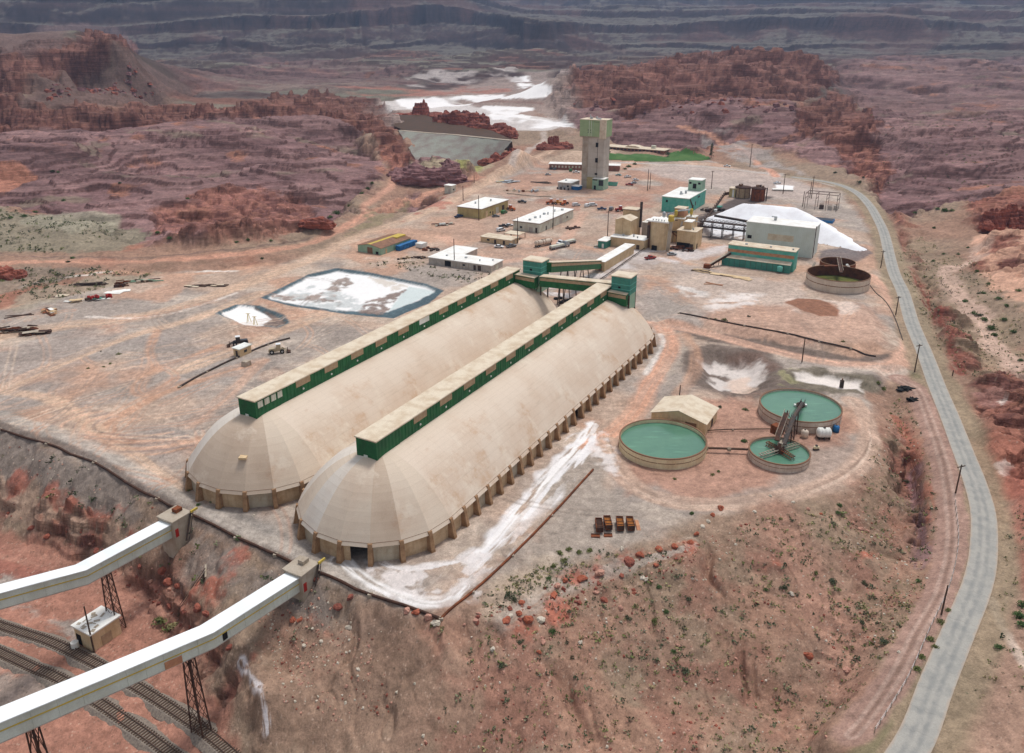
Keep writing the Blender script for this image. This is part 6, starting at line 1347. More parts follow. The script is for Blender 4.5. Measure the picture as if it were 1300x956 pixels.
# railway in the canyon
def railway(label, xy):
    ln = smooth_line(GL(xy), 10); ln[:, 2] = Hat(ln[:, 0], ln[:, 1]); kz = 6; ln[:, 2] = np.convolve(np.pad(ln[:, 2], kz, 'edge'), np.ones(2*kz+1)/(2*kz+1), 'valid')+.32
    t = thing('railway_track', label, 'railway', (0, 0, 0), 0, 'railway tracks on the canyon floor'); s_ = np.append(0, np.cumsum(np.linalg.norm(np.diff(ln, axis=0), axis=1)))
    d = np.gradient(ln[:, :2], axis=0); d /= np.linalg.norm(d, axis=1)[:, None]; nn = np.stack([-d[:, 1], d[:, 0]], 1)
    for sgn in (-.75, .75):
        b = MB()
        for i in range(len(ln)-1): b.bar((*(ln[i, :2]+nn[i]*sgn), ln[i, 2]+.22), (*(ln[i+1, :2]+nn[i+1]*sgn), ln[i+1, 2]+.22), .09, .16)
        b.build('rail', M_['rail_steel'], t)
    bal = MB(); bal.add([(*(ln[i, :2]+nn[i]*o), ln[i, 2]+z) for i in range(len(ln)) for o, z in ((-2.6, -.75), (-1.5, .03), (1.5, .03), (2.6, -.75))], [(i*4+j, i*4+4+j, i*4+5+j, i*4+1+j)[::-1] for i in range(len(ln)-1) for j in range(3)])
    bal.build('ballast', mat('ballast', (140, 128, 116), (110, 100, 92), 2.5, .95, fine=.3), t)
    first = None
    for s in np.arange(.3, s_[-1], .62):
        p = [np.interp(s, s_, ln[:, k]) for k in range(3)]; i = min(int(np.searchsorted(s_, s)), len(ln)-1); a = math.atan2(nn[i, 1], nn[i, 0])
        if first is None: first = o = MB().box((0, 0, 0), (2.5, .25, .16)).build('tie', M_['wood'], t)
        else: o = first.copy(); C.objects.link(o)
        o.location = (p[0], p[1], p[2]+.08); o.rotation_euler = (0, 0, a+random.uniform(-.03, .03))
railway('railway track nearer the cream hut on the canyon floor', [(-60, 770), (0, 796), (63, 816), (100, 833), (140, 853), (200, 890), (262, 935), (330, 990)])
railway('railway track farther from the cream hut at the lower left corner', [(-60, 802), (0, 829), (40, 847), (81, 867), (150, 908), (220, 960), (280, 1010)])

# poles
def pole(label, top, base, arms=1, tilt=0, m='wood', name='utility_pole'):
    g = G(*base); lo, hi = 1.0, 40.0
    for _ in range(30):
        mid = (lo+hi)/2
        if projy((g[0], g[1], g[2]+mid)) > top[1]: lo = mid
        else: hi = mid
    h = lo; t = thing(name, label, 'pole', g, R(20)); r = .16+.0002*np.hypot(g[0], g[1])
    MB().tube((0, 0, -1), (tilt*h, 0, h), r, r*.7, 7).build('pole', M_[m], t)
    for i in range(arms):
        z = h-.5-1.1*i; MB().bar((tilt*z-1.2, .0, z), (tilt*z+1.2, .0, z), .16, .2).build('cross_arm', M_[m], t)
        for x in (-1.05, -.45, .45, 1.05): MB().tube((tilt*z+x, 0, z+.08), (tilt*z+x, 0, z+.32), .06, n=5).build('insulator', M_['concrete'], t)
    return t
for lab, top, base, arms in (
    ('nearest utility pole, left of the asphalt road above the dirt track', (1220, 590), (1213, 626), 1), ('utility pole left of the road where the dirt track forks off', (1166, 437), (1161, 472), 1), ('utility pole between the road and the bank of the upper pad', (1140, 376), (1137, 400), 1),
    ('utility pole beside the open tan tank and the road', (1120, 318), (1118, 340), 1), ('lone bare pole standing above the whitish settling basins', (1022, 428), (1018, 460), 0), ('bare pole behind the cream gabled barn', (862, 489), (862, 512), 0),
    ('tall bare pole at the corner of the ochre workshop', (608, 248), (608, 280), 0), ('tall bare pole at the front left of the off-white workshop', (657, 276), (657, 309), 0), ('tall bare pole on the long side of the off-white workshop', (702, 257), (702, 291), 0),
    ('tall bare pole in front of the long low white-roofed warehouse', (577, 303), (577, 339), 0), ('bare pole beside the small white pump house', (588, 236), (588, 255), 0), ('utility pole on the yard left of the gabled silo block', (771, 268), (771, 305), 1),
    ('left one of two poles on the red bank below the lawn', (822, 215), (822, 242), 0), ('right one of two poles on the red bank below the lawn', (825, 219), (825, 240), 0), ('utility pole behind the rooftop cabin of the crusher house', (904, 217), (903, 240), 1),
    ('utility pole at the road junction beyond the lawn', (953, 183), (952, 212), 1), ('utility pole beside the long flat white shed', (994, 221), (994, 246), 1), ('bare pole left of the substation', (1021, 243), (1019, 262), 0), ('tallest pole of the substation group, nearest the road', (1034, 224), (1030, 252), 1), ('thin pole between the substation and the flat white shed', (1031, 231), (1028, 251), 0),
    ('short pole across the road among red rocks', (1209, 470), (1209, 477), 0), ('dark bare pole leaning between the dirt track and the asphalt road', (1205, 743), (1195, 780), 0), ('tall dark pole beside the cream pump hut', (110, 770), (120, 829), 0), ('thin bare pole below the dam road', (602, 222), (602, 232), 0)):
    pole(lab, top, base, arms)
# roadside fence
fl = smooth_line(GL([(1212, 640), (1216, 690), (1205, 745), (1180, 800), (1150, 866), (1110, 930)]), 12); fe = thing('wire_fence', 'thin wire fence with pale posts along the dirt track', 'fence', (0, 0, 0))
fl[:, 2] = Hat(fl[:, 0], fl[:, 1])
for i in range(0, len(fl), 2): MB().bx(fl[i, 0]-.06, fl[i, 0]+.06, fl[i, 1]-.06, fl[i, 1]+.06, fl[i, 2]-.3, fl[i, 2]+1.25).build('post', M_['concrete'], fe)
for z in (.5, 1.1):
    b = MB()
    for i in range(len(fl)-1): b.bar(fl[i]+[0, 0, z], fl[i+1]+[0, 0, z], .03)
    b.build('wire', M_['silver'], fe)

# rusty ore tubs
def ore_tub():
    t = thing('ore_tub', '', 'ore tub'); w, L, h = 1.5, 3.9, 1.5
    b = MB().bx(-w/2, w/2, -L/2, L/2, .35, .5).bx(-w/2, -w/2+.1, -L/2, L/2, .5, h).bx(w/2-.1, w/2, -L/2, L/2, .5, h).bx(-w/2+.1, w/2-.1, L/2-.1, L/2, .5, h); b.build('tub', M_['rust'], t)
    MB().bx(-w/2+.1, w/2-.1, -L/2, -L/2+.1, .5, h).build('end_plate', M_['rust_dark'], t); MB().bx(-w/2+.1, w/2-.1, -L/2+.1, L/2-.1, .5, 1.15).build('load', mat('ore_load', (176, 112, 52), (140, 84, 40), 1.5, .95), t)
    for y in (-1.2, 0, 1.2): MB().bx(-w/2-.05, w/2+.05, y-.07, y+.07, h-.12, h+.03).build('cross_bar', M_['rust_dark'], t)
    for x in (-w/2+.2, w/2-.2):
        for y in (-1.2, 1.2): MB().tube((x-.08, y, .28), (x+.08, y, .28), .28, n=10).build('wheel', M_['dark_steel'], t)
    return t
ot = ore_tub(); first = True
for lab, px in (('darkest of four rusty ore tubs, at the left end of the row', (760.5, 671)), ('orange rusty ore tub, second from the left of the row of four', (771.5, 668)), ('orange rusty ore tub, third from the left, with a gap on its left', (787, 669)), ('orange rusty ore tub at the right end of the row of four', (800, 669))):
    g = G(*px); rz = R(random.uniform(-4, 7))
    if first: ot.location = tuple(g); ot.rotation_euler = (0, 0, rz); ot['label'] = lab; ot['group'] = 'rusty ore tubs in a row'; repaint(ot, ('load',), M_['rust_dark'])
    else: q = dup(ot, g, rz, lab); repaint(q, ('load',), mat('ore_load', (176, 112, 52), (140, 84, 40), 1.5, .95))
    first = False
for lab, px, w in (('left one of two rusty plates lying in front of the ore tubs', (756, 681), 1.9), ('right one of two rusty plates lying in front of the ore tubs', (772, 680.5), 1.8)):
    g = G(*px); t = thing('rusty_plate', lab, 'plate', g, R(random.uniform(-5, 5))); MB().bx(-w/2, w/2, -.5, .5, -.05, .22).build('plate', M_['rust'], t); MB().bx(-w/2, w/2, .35, .5, .22, .4).build('flange', M_['rust_dark'], t)
g = G(809.5, 667); t = thing('steel_sheet', 'flat brown steel sheet on the ground right of the ore tubs', 'sheet', g); MB().bx(-.4, .4, -2, 2, -.03, .1).build('sheet', M_['orange_stripe'], t); MB().bx(-.45, -.35, -2, 2, .1, .2).build('edge', M_['rust'], t)

# ---------------------------------------------------------------- vehicles (local +x is forward)
PAINT = {k: mat('paint_'+k, c, None, rough=.4, fine=.03, spec=.5) for k, c in dict(white=(222, 224, 224), silver=(160, 166, 170), black=(34, 36, 40), blue=(44, 66, 104), red=(150, 36, 32), teal=(150, 190, 186), yellow=(196, 134, 44), green=(52, 116, 66), grey=(112, 116, 120), orange=(186, 96, 44), tan=(176, 160, 132)).items()}
def wheels(t, xs, w, r=.36):
    for x in xs:
        for s in (-1, 1): wv = MB().tube((x, s*(w/2-.22), r), (x, s*(w/2+.02), r), r, n=10).build('wheel', M_['rubber'], t); MB().tube((x, s*(w/2+.0), r), (x, s*(w/2+.04), r), r*.5, n=8).build('rim', M_['silver'], wv)
def pickup():
    t = thing('pickup_truck', '', 'pickup'); w = 1.95
    MB().prism([(-2.8, .55), (2.75, .55), (2.8, .95), (2.6, 1.12), (1.2, 1.2), (-2.8, 1.2)], -w/2, w/2, 'y').build('body', PAINT['white'], t)
    MB().prism([(-.95, 1.203), (1.15, 1.203), (.45, 1.84), (-.75, 1.86)], -w/2+.1, w/2-.1, 'y').build('cab', PAINT['white'], t)
    MB().prism([(-.85, 1.28), (.98, 1.28), (.42, 1.76), (-.7, 1.78)], -w/2+.08, w/2-.08, 'y').build('side_window', M_['glass'], t); MB().add([(1.13, -.8, 1.24), (1.13, .8, 1.24), (.5, .75, 1.81), (.5, -.75, 1.81)], [(0, 1, 2, 3)]).build('windscreen', M_['glass'], t)
    MB().bx(-2.65, -1.05, -w/2+.12, w/2-.12, 1.15, 1.21).build('bed_liner', M_['black'], t); wheels(t, (-1.75, 1.8), w, .4)
    for s in (-.7, .7): MB().bx(2.72, 2.83, s-.2, s+.2, .8, .98).build('headlight', M_['silver'], t)
    return t
def sedan():
    t = thing('parked_car', '', 'car'); w = 1.8
    MB().prism([(-2.3, .4), (2.3, .4), (2.32, .75), (1.1, .95), (-2.25, .98)], -w/2, w/2, 'y').build('body', PAINT['white'], t); MB().prism([(-1.75, .975), (1.0, .95), (.35, 1.42), (-1.05, 1.45)], -w/2+.12, w/2-.12, 'y').build('windows', M_['glass'], t)
    MB().prism([(-1.05, 1.44), (.35, 1.41), (.3, 1.5), (-1.0, 1.52)], -w/2+.15, w/2-.15, 'y').build('roof', PAINT['white'], t); wheels(t, (-1.4, 1.4), w, .33)
    for s in (-.6, .6): MB().bx(2.28, 2.36, s-.2, s+.2, .6, .75).build('headlight', M_['silver'], t)
    return t
def suv():
    t = thing('utility_van', '', 'van'); w = 2.0
    MB().prism([(-2.5, .5), (2.5, .5), (2.5, .95), (1.5, 1.15), (-2.5, 1.15)], -w/2, w/2, 'y').build('body', PAINT['white'], t); MB().prism([(-2.45, 1.153), (1.5, 1.153), (.8, 1.95), (-2.4, 1.98)], -w/2+.06, w/2-.06, 'y').build('upper_body', PAINT['white'], t)
    MB().prism([(-2.2, 1.25), (1.3, 1.25), (.8, 1.75), (-2.2, 1.78)], -w/2+.04, w/2-.04, 'y').build('side_window', M_['glass'], t); wheels(t, (-1.6, 1.65), w, .38); return t
def loader():
    t = thing('wheel_loader', '', 'loader'); w = 2.4
    MB().prism([(-3, .7), (-.3, .7), (-.3, 1.9), (-2.8, 1.8)], -w/2+.4, w/2-.4, 'y').build('engine_hood', PAINT['yellow'], t); MB().bx(-.3, 1.2, -.7, .7, .8, 1.7).build('chassis', PAINT['yellow'], t)
    cb = MB().bx(-.4, 1.0, -.75, .75, 1.72, 3.1).build('cab', M_['glass'], t); MB().bx(-.5, 1.1, -.8, .8, 3.1, 3.25).build('cab_roof', PAINT['white'], cb)
    for s in (-.6, .6): MB().bar((1.0, s, 1.6), (3.2, s, .7), .25).build('lift_arm', PAINT['yellow'], t)
    MB().prism([(3.0, .1), (4.1, .1), (4.1, .25), (3.3, .4), (3.2, 1.3), (3.0, 1.3)], -1.3, 1.3, 'y').build('bucket', M_['rust_dark'], t); wheels(t, (-1.9, 1.4), w, .75); return t
def flatbed(tankw=False):
    t = thing('tank_trailer' if tankw else 'flatbed_trailer', '', 'trailer')
    if tankw:
        b = MB().lathe([(0, -5.2), (1.0, -5.1), (1.25, -4.8), (1.25, 4.8), (1.0, 5.1), (0, 5.2)], 18); b.v = [(z, x, y+2.0) for x, y, z in b.v]; b.build('tank', M_['tank_buff'], t)
        for x in (-4, -1, .6, 4): b = MB().lathe([(1.27, x-.15), (1.3, x), (1.27, x+.15)], 18); b.v = [(z, x_, y+2.0) for x_, y, z in b.v]; b.build('band', M_['rust'], t)
        MB().bx(-1.5, 1.5, -.25, .25, 3.2, 3.4).build('walkway', M_['dark_steel'], t)
    else:
        MB().bx(-5.5, 4, -1.25, 1.25, 1.0, 1.3).build('deck', M_['silver'], t); MB().bx(-5.2, 3.2, -1.0, 1.0, 1.3, 1.9).build('load', M_['pale_wall'], t)
        MB().prism([(4.1, .8), (6.6, .8), (6.6, 1.7), (5.6, 1.9), (5.3, 2.8), (4.1, 2.9)], -1.15, 1.15, 'y').build('tractor_cab', PAINT['silver'], t); MB().prism([(5.64, 1.95), (5.34, 2.7), (5.3, 2.7), (5.6, 1.95)], -1.0, 1.0, 'y').build('windscreen', M_['glass'], t)
    MB().bx(-5, 4.5, -.5, .5, .6, .95).build('chassis', M_['dark_steel'], t); wheels(t, (-4.2, -3.1, 3.6) if tankw else (-4.6, -3.5, 3.4, 6.0), 2.4, .5); return t
BUILD = dict(pickup=pickup, sedan=sedan, suv=suv, loader=loader, flatbed=flatbed, tanker=lambda: flatbed(True)); PROTO = {}
GRP = dict(pickup='pickup trucks parked around the plant', sedan='cars parked around the plant', suv='vans parked around the plant', loader='loaders parked in the yards', flatbed='trailers in the yard', tanker='trailers in the yard')
BODY = ('body', 'cab', 'roof', 'upper_body', 'engine_hood', 'chassis', 'lift_arm', 'tractor_cab')
def vehicle(kind, px, ang, paint, lab):
    g = G(*px)
    if kind not in PROTO: o = PROTO[kind] = BUILD[kind](); o.location = tuple(g); o.rotation_euler = (0, 0, R(ang)); o['group'] = GRP[kind]
    else: o = dup(PROTO[kind], g, R(ang))
    o['label'] = lab
    if paint: repaint(o, BODY if kind != 'tanker' and kind != 'flatbed' else ('tractor_cab',), PAINT[paint])
    return o
for a in (
    ('pickup', (923, 212), -10, 'white', 'white pickup alone on the gravel junction right of the lawn'),
    ('sedan', (785, 223), 150, 'teal', 'pale teal car parked on red dirt right of the tall tower'), ('pickup', (796.7, 225.5), 30, 'white', 'white pickup on red dirt right of the pale teal car'),
    ('sedan', (807, 229), 20, 'white', 'white car farther right, upper one of the cluster by the red bank'), ('sedan', (804, 233), 200, 'silver', 'silver car, lower one of the cluster by the red bank'), ('pickup', (799, 235.5), 160, 'red', 'dark red pickup left of the silver car by the red bank'),
    ('suv', (753, 261.5), 10, 'white', 'white van at the right end of the row behind the off-white workshop'), ('suv', (745.5, 262.5), 60, 'white', 'white van second from the right in the row behind the off-white workshop'), ('suv', (731.5, 261.5), 20, 'white', 'white van parked apart, nearest the back corner of the off-white workshop'),
    ('loader', (699, 259), 15, 'orange', 'orange loader, leftmost of three behind the off-white workshop'), ('loader', (708.5, 259.5), 170, 'yellow', 'yellow loader, middle one of three behind the off-white workshop'), ('loader', (716.5, 260), 60, 'orange', 'orange loader turned sideways, rightmost of three behind the off-white workshop'),
    ('sedan', (695.7, 222.5), 0, 'silver', 'silver car alone on the bank left of the white-roofed hoist house'), ('sedan', (700, 215), 70, 'black', 'black car at the left end of the brick change house'), ('sedan', (704.5, 215.4), 70, 'grey', 'grey car second along the brick change house'), ('suv', (724.5, 217.5), 80, 'green', 'dark green van parked before the brick change house'), ('pickup', (731.5, 219.8), 0, 'white', 'white pickup beside the dark green van before the brick change house'),
    ('pickup', (663, 257.5), -15, 'black', 'black pickup on the track behind the ochre workshop'), ('loader', (648.5, 267), 140, 'orange', 'orange loader at the far right corner of the ochre workshop'), ('suv', (640, 271), 60, 'green', 'bright green van along the long side of the ochre workshop'), ('sedan', (629.5, 275.5), 15, 'grey', 'grey car in front of the long side of the ochre workshop'),
    ('pickup', (582.5, 276), 50, 'blue', 'dark blue pickup at the left wall of the ochre workshop'), ('sedan', (646.5, 287), 20, 'white', 'white car beside the front left corner of the off-white workshop'), ('pickup', (639.5, 288.5), 10, 'black', 'black pickup left of the off-white workshop'), ('suv', (636, 293.5), 40, 'white', 'small white van left of the open cream canopy'),
    ('sedan', (633.5, 314.5), -10, 'white', 'white car in front of the tan store building'), ('pickup', (649, 314), 35, 'grey', 'dark grey pickup at the right corner of the tan store building'), ('pickup', (825.5, 329), 25, 'red', 'bright red pickup in front of the mill'), ('sedan', (853, 324), 10, 'silver', 'silver car parked under the squat tan dryer house'),
    ('pickup', (764, 266.5), 0, 'blue', 'blue pickup on the red yard right of the white vans'), ('suv', (776, 266.5), 70, 'grey', 'grey van beside the blue pickup on the red yard'), ('loader', (787, 268), 20, 'red', 'red loader at the right of the grey van on the red yard'), ('pickup', (986.5, 233.5), 20, 'white', 'white pickup beside the flat white shed near the road'),
    ('loader', (353, 448), 15, 'tan', 'dusty tan loader beside the twin pipe line on the left yard'), ('loader', (304, 438), 200, 'black', 'black tracked machine behind the small hut on the left yard'),
    ('tanker', (690, 312), 38, None, 'rust banded tan tank trailer standing on the yard behind the shed towers'), ('flatbed', (709, 315), 40, None, 'silver flatbed truck with a pale load beside the tank trailer'), ('flatbed', (720, 310), 222, 'white', 'white-cabbed flatbed truck, the farther of the two beside the tank trailer')):
    vehicle(*a)
g = G(778, 235.5); t = thing('dumpster', 'teal waste skip with a dark shadowed end right of the tall tower', 'skip', g, R(-25)); MB().prism([(-2.6, 0), (2.6, 0), (3.2, 2.4), (-3.2, 2.4)], -1.6, 1.6, 'y').build('bin', M_['teal_wall'], t); MB().bx(-3, 3, -1.4, 1.4, 2.35, 2.45).build('contents', M_['dark_steel'], t)

# small hut and frames on the left yard
box_building('yard_hut', 'small cream hut with a bright white roof beside the twin pipe line', 'hut', G(305, 453.5), 2.9, 5.0, 2.6, 'tan_wall', 'white_paint', items=[('window', 'r', 2.5, 1, 1.2, .8), ('door', 'f', -1.4, 0, .9, 2)])
g = G(313, 464); t = thing('concrete_block', 'pale concrete valve block sitting on the twin pipe line', 'block', g, AX); MB().prism([(-1.3, 0), (1.3, 0), (1.0, 1.6), (-1.0, 1.6)], -1, 1, 'y').build('block', M_['concrete'], t); MB().bx(-.4, .4, -1.06, -.98, .3, 1.1).build('hatch', M_['grey_wall'], t)
for lab, px in (('left yellow pipe tripod in front of the small salt pond', (316, 409)), ('right yellow pipe tripod in front of the small salt pond', (324, 413))):
    g = G(*px); t = thing('pipe_tripod', lab, 'frame', g)
    for q in (0, 2.1, 4.2): MB().bar((1.0*math.cos(q), 1.0*math.sin(q), -.3), (.1*math.cos(q), .1*math.sin(q), 3.4), .14).build('leg', M_['yellow_paint'], t)
    MB().bar((-.8, 0, 3.3), (.8, 0, 3.3), .14).build('top_bar', M_['yellow_paint'], t)
# scrap and stores
def heap(name, label, cat, px, rz, items):
    t = thing(name, label, cat, G(*px), rz)
    for kind, m, n, L, spread, h in items:
        for i in range(n):
            x, y = random.uniform(-spread[0], spread[0]), random.uniform(-spread[1], spread[1]); z = random.uniform(.1, h); a = random.gauss(0, .25)
            if kind == 'beam': MB().bar((x-L/2*math.cos(a), y-L/2*math.sin(a), z), (x+L/2*math.cos(a), y+L/2*math.sin(a), z+random.uniform(-.2, .2)), .35, .3).build('beam', M_[m], t)
            elif kind == 'pipe': MB().tube((x-L/2*math.cos(a), y-L/2*math.sin(a), z), (x+L/2*math.cos(a), y+L/2*math.sin(a), z), .22, n=7).build('pipe', M_[m], t)
            elif kind == 'box': s_ = random.uniform(.5, 1)*L; MB().box((x, y, s_*.4), (s_*1.3, s_, s_*.8), random.uniform(0, 1.5)).build('crate', M_[m], t)
            elif kind == 'plate': MB().box((x, y, z), (L, L*.45, .12), a).build('plate', M_[m], t)
            elif kind == 'drum': MB().lathe([(0, 0), (.55, 0), (.55, 1.5), (0, 1.5)], 10, (x, y)).build('drum', M_[m], t)
    return t
heap('scrap_heap', 'long heap of rusty and dark scrap steel at the far left of the yard', 'scrap heap', (20, 420), R(12), [('beam', 'rust', 9, 5, (8, 1.6), 1.3), ('beam', 'rust_dark', 12, 4, (8, 2), 1.4), ('plate', 'concrete', 6, 3.5, (7, 1.6), 1.4), ('pipe', 'dark_steel', 6, 5, (8, 2), 1), ('box', 'wood', 6, 1.5, (8, 2), 1)])
heap('scrap_heap', 'heap of cut rusty plates with one pale plate left of the lettered scrap yard edge' if False else 'short heap of rusty plates in front of the long scrap heap', 'scrap heap', (42, 424), R(14), [('plate', 'rust_dark', 6, 5, (4, .6), .9), ('plate', 'concrete', 2, 5, (2, .5), 1.2), ('beam', 'rust', 4, 5, (3, 1), .8)])
heap('steel_rack', 'rack of orange and cream steel panels with a dark end on the left yard', 'rack', (64, 397), R(-38), [('plate', 'orange_stripe', 4, 4, (3, .8), 1.4), ('plate', 'rust', 5, 4, (4, 1), 1.2), ('plate', 'white_roof', 2, 3, (4, 1), 1.5), ('box', 'dark_steel', 3, 2, (4, .8), 1), ('box', 'tan_wall', 5, 1.6, (5, 1.5), 1)])
heap('drum_trailer', 'trailer loaded with bright red drums at the edge of the left yard', 'trailer', (127, 379), R(24), [('drum', 'red_paint', 12, 1, (4.2, .8), 1), ('plate', 'dark_steel', 3, 7, (1.5, .5), .3), ('plate', 'teal_dark', 2, 4, (4, 1), .4), ('plate', 'white_paint', 2, 7, (1, 1.5), .2)])
heap('steel_sheets', 'two pale flat steel sheets right of the red drum trailer', 'sheet', (149, 371), R(20), [('plate', 'white_roof', 3, 7, (1.5, 1), .3)])
heap('scrap_heap', 'tangle of rust-brown machinery behind the pale steel sheets', 'scrap heap', (156, 363), R(15), [('beam', 'rust', 7, 3, (3, 1.5), 2.2), ('box', 'rust_dark', 6, 1.8, (3, 1.4), 1), ('pipe', 'rust', 4, 3, (3, 1), 2)])
heap('pipe_stack', 'dark stack of long pipes behind the red drum trailer', 'pipe stack', (116, 362), R(10), [('pipe', 'dark_steel', 9, 10, (2, .8), 1), ('beam', 'rust_dark', 3, 9, (2, .8), .8)])
heap('pipe_stack', 'grey-green row of stored pipes and boxes along the back of the yard', 'pipe stack', (180, 358), R(10), [('pipe', 'mint_wall', 5, 8, (5, 1), .8), ('box', 'concrete', 6, 1.6, (7, 1.5), 1), ('beam', 'rust_dark', 5, 6, (6, 1.3), .8)])
heap('pallet_stack', 'pale pallet stack with scattered boards left of the red drum trailer', 'pallet stack', (97, 383), R(18), [('plate', 'tan_wall', 4, 4, (.6, .4), .9), ('plate', 'white_roof', 3, 3, (5, 2), .4), ('box', 'wood', 2, 1.2, (4, 2), 1)])
heap('timber_stack', 'small pale timber stack on the green verge of the left yard', 'timber stack', (80, 376), R(28), [('plate', 'cream_roof', 4, 4.5, (.4, .3), 1.0), ('plate', 'rust_dark', 2, 4, (3, .8), .4)])
heap('pipe_stack', 'two dark pipes lying on the ground left of the orange steel rack', 'pipe stack', (26, 401), R(22), [('pipe', 'rust_dark', 3, 9, (1, .6), .3)])
heap('board_pile', 'scattered brown boards and pale sheets beside the back track', 'board pile', (262, 363), R(4), [('plate', 'wood', 9, 4, (8, 1.2), .4), ('plate', 'cream_roof', 4, 3, (8, 1.2), .5), ('beam', 'rust_dark', 5, 5, (7, 1), .3)])
heap('scrap_heap', 'scrap heap of dark valves and pipes in front of the blue container', 'scrap heap', (521, 328), R(8), [('box', 'dark_steel', 12, 1.2, (7, 2), 1), ('pipe', 'rust_dark', 6, 3, (7, 2), .8), ('box', 'louver', 6, 1, (7, 2), 1)])
heap('scrap_heap', 'brown scrap pile right of the boxy white container', 'scrap heap', (545, 317), R(0), [('box', 'rust', 6, 1.2, (4, 3), 1), ('box', 'dark_steel', 5, 1.3, (5, 3), 1), ('pipe', 'dark_steel', 4, 4, (4, 2), .6)])
heap('store_pile', 'pile of rust-red beams and pale tanks left of the ochre workshop', 'stores', (563, 286), R(20), [('beam', 'rust_dark', 8, 6, (4, 3), .9), ('drum', 'white_paint', 4, 1, (4, 1), 1), ('box', 'pale_wall', 6, 1.4, (6, 2), 1)])
heap('timber_stack', 'stack of silver-blue sheets with yellow timbers in the back yard', 'timber stack', (645, 231), R(28), [('plate', 'silver', 8, 6, (5, 4), 1.0), ('plate', 'yellow_paint', 3, 5, (6, 5), .6), ('box', 'dark_steel', 3, 1.8, (4, 3), 1)])
heap('pipe_stack', 'long pale pipe stack with upright cylinders on the back yard', 'pipe stack', (668, 243), R(-2), [('pipe', 'cream_roof', 8, 9, (12, 1.5), .7), ('box', 'rust', 4, 1.6, (14, 1.5), 1), ('drum', 'silver', 8, 1, (8, 4), 1)])
heap('pipe_stack', 'flat dark rack of pipes lying left of the white-roofed hoist house', 'pipe stack', (688, 232), R(-5), [('pipe', 'dark_steel', 6, 12, (3, 2.5), .4)])
heap('board_pile', 'dark brown slab pile on the yard right of the off-white workshop', 'board pile', (726, 290), R(10), [('plate', 'rust_dark', 5, 5, (2.5, 1.5), .5), ('box', 'wood', 4, 1.2, (4, 3), 1)])
heap('scrap_heap', 'pile of pale wire coils left of the small teal switch room', 'scrap heap', (759, 314), R(0), [('box', 'concrete', 7, 1.1, (2.2, 2.4), 1), ('pipe', 'silver', 5, 1.6, (2, 2), .8)])
heap('board_pile', 'long yellowish timber bed lying in front of the teal loading shed', 'timber bed', (916, 349), R(-38), [('plate', 'tan_wall', 7, 7, (11, .8), .3), ('beam', 'wood', 6, 8, (11, 1.2), .4)])
heap('steel_beam', 'single orange-brown beam lying on the bare pad below the timber bed', 'beam', (906, 361), R(-28), [('beam', 'orange_stripe', 2, 8, (.2, .3), .4)])
heap('machine_scrap', 'clutter of dark pumps and pipes under the squat tan dryer house', 'machinery', (868, 318), R(-20), [('box', 'rust_dark', 8, 1.6, (6, 2.5), 1), ('pipe', 'rust', 6, 4, (6, 2), 2), ('box', 'dark_steel', 5, 1.4, (6, 2), 1)])
heap('machine_scrap', 'dark machinery clutter beside the retaining wall near the salt pile', 'machinery', (908, 268), R(20), [('box', 'dark_steel', 8, 2.2, (7, 4), 1), ('box', 'teal_dark', 2, 4, (5, 3), 1), ('beam', 'rust_dark', 8, 6, (7, 3), 2.2), ('box', 'white_paint', 1, 2, (2, 2), 1)])
for lab, px, sp in (('black crumpled plastic sheeting beside the dirt track fork, upper heap', (1150, 494), 1.7), ('black crumpled plastic sheeting below the other heap by the dirt track', (1158, 508), 1.3)):
    g = G(*px); t = thing('black_sheeting', lab, 'sheeting', g); bmh = bmesh.new(); bmesh.ops.create_icosphere(bmh, subdivisions=3, radius=1.0)
    for v in bmh.verts: q = Vector((v.co.x*sp*1.3, v.co.y*sp*.9, max(v.co.z, -.2)*.7)); v.co = q*(1+.35*math.sin(q.x*5+q.y*3)+.25*math.sin(q.y*9-q.x*4))
    me_ = bpy.data.meshes.new('sheet'); bmh.to_mesh(me_); bmh.free(); me_.materials.append(M_['black']); o = bpy.data.objects.new('sheet', me_); C.objects.link(o); o.parent = t
def tyre():
    t = thing('tyre', '', 'tyre'); b = MB().lathe([(.55, 0), (.95, .05), (1.05, .35), (.95, .65), (.55, .7), (.5, .35), (.55, 0)], 16); b.build('tread', M_['rubber'], t); MB().lathe([(.52, .2), (.5, .5)], 12).build('bead', M_['dark_steel'], t); return t
ty = tyre(); tyl = 'big black tyre in the loose heap of tyres between the far shed ends'
for i, px in enumerate(((706, 380), (711, 379), (716, 383), (712, 385), (722, 382), (727, 380))):
    g = G(*px)
    if i == 0: ty.location = tuple(g); ty['label'] = tyl; ty['group'] = 'heap of black tyres between the sheds'
    else: q = dup(ty, g, i, tyl); q.rotation_euler = (random.uniform(-.3, .3), random.uniform(-.3, .3), i)
g = G(1068, 492); t = thing('dewatering_pump', 'dark upright pump standing on the narrow white basin', 'pump', g); MB().bx(-.5, .5, -.4, .4, -.3, 2.4).build('housing', M_['dark_steel'], t); MB().tube((0, 0, 2.4), (0, 0, 3.0), .25).build('motor', M_['trim_brown'], t)
mp_ = G(1030, 398); mound_px = None

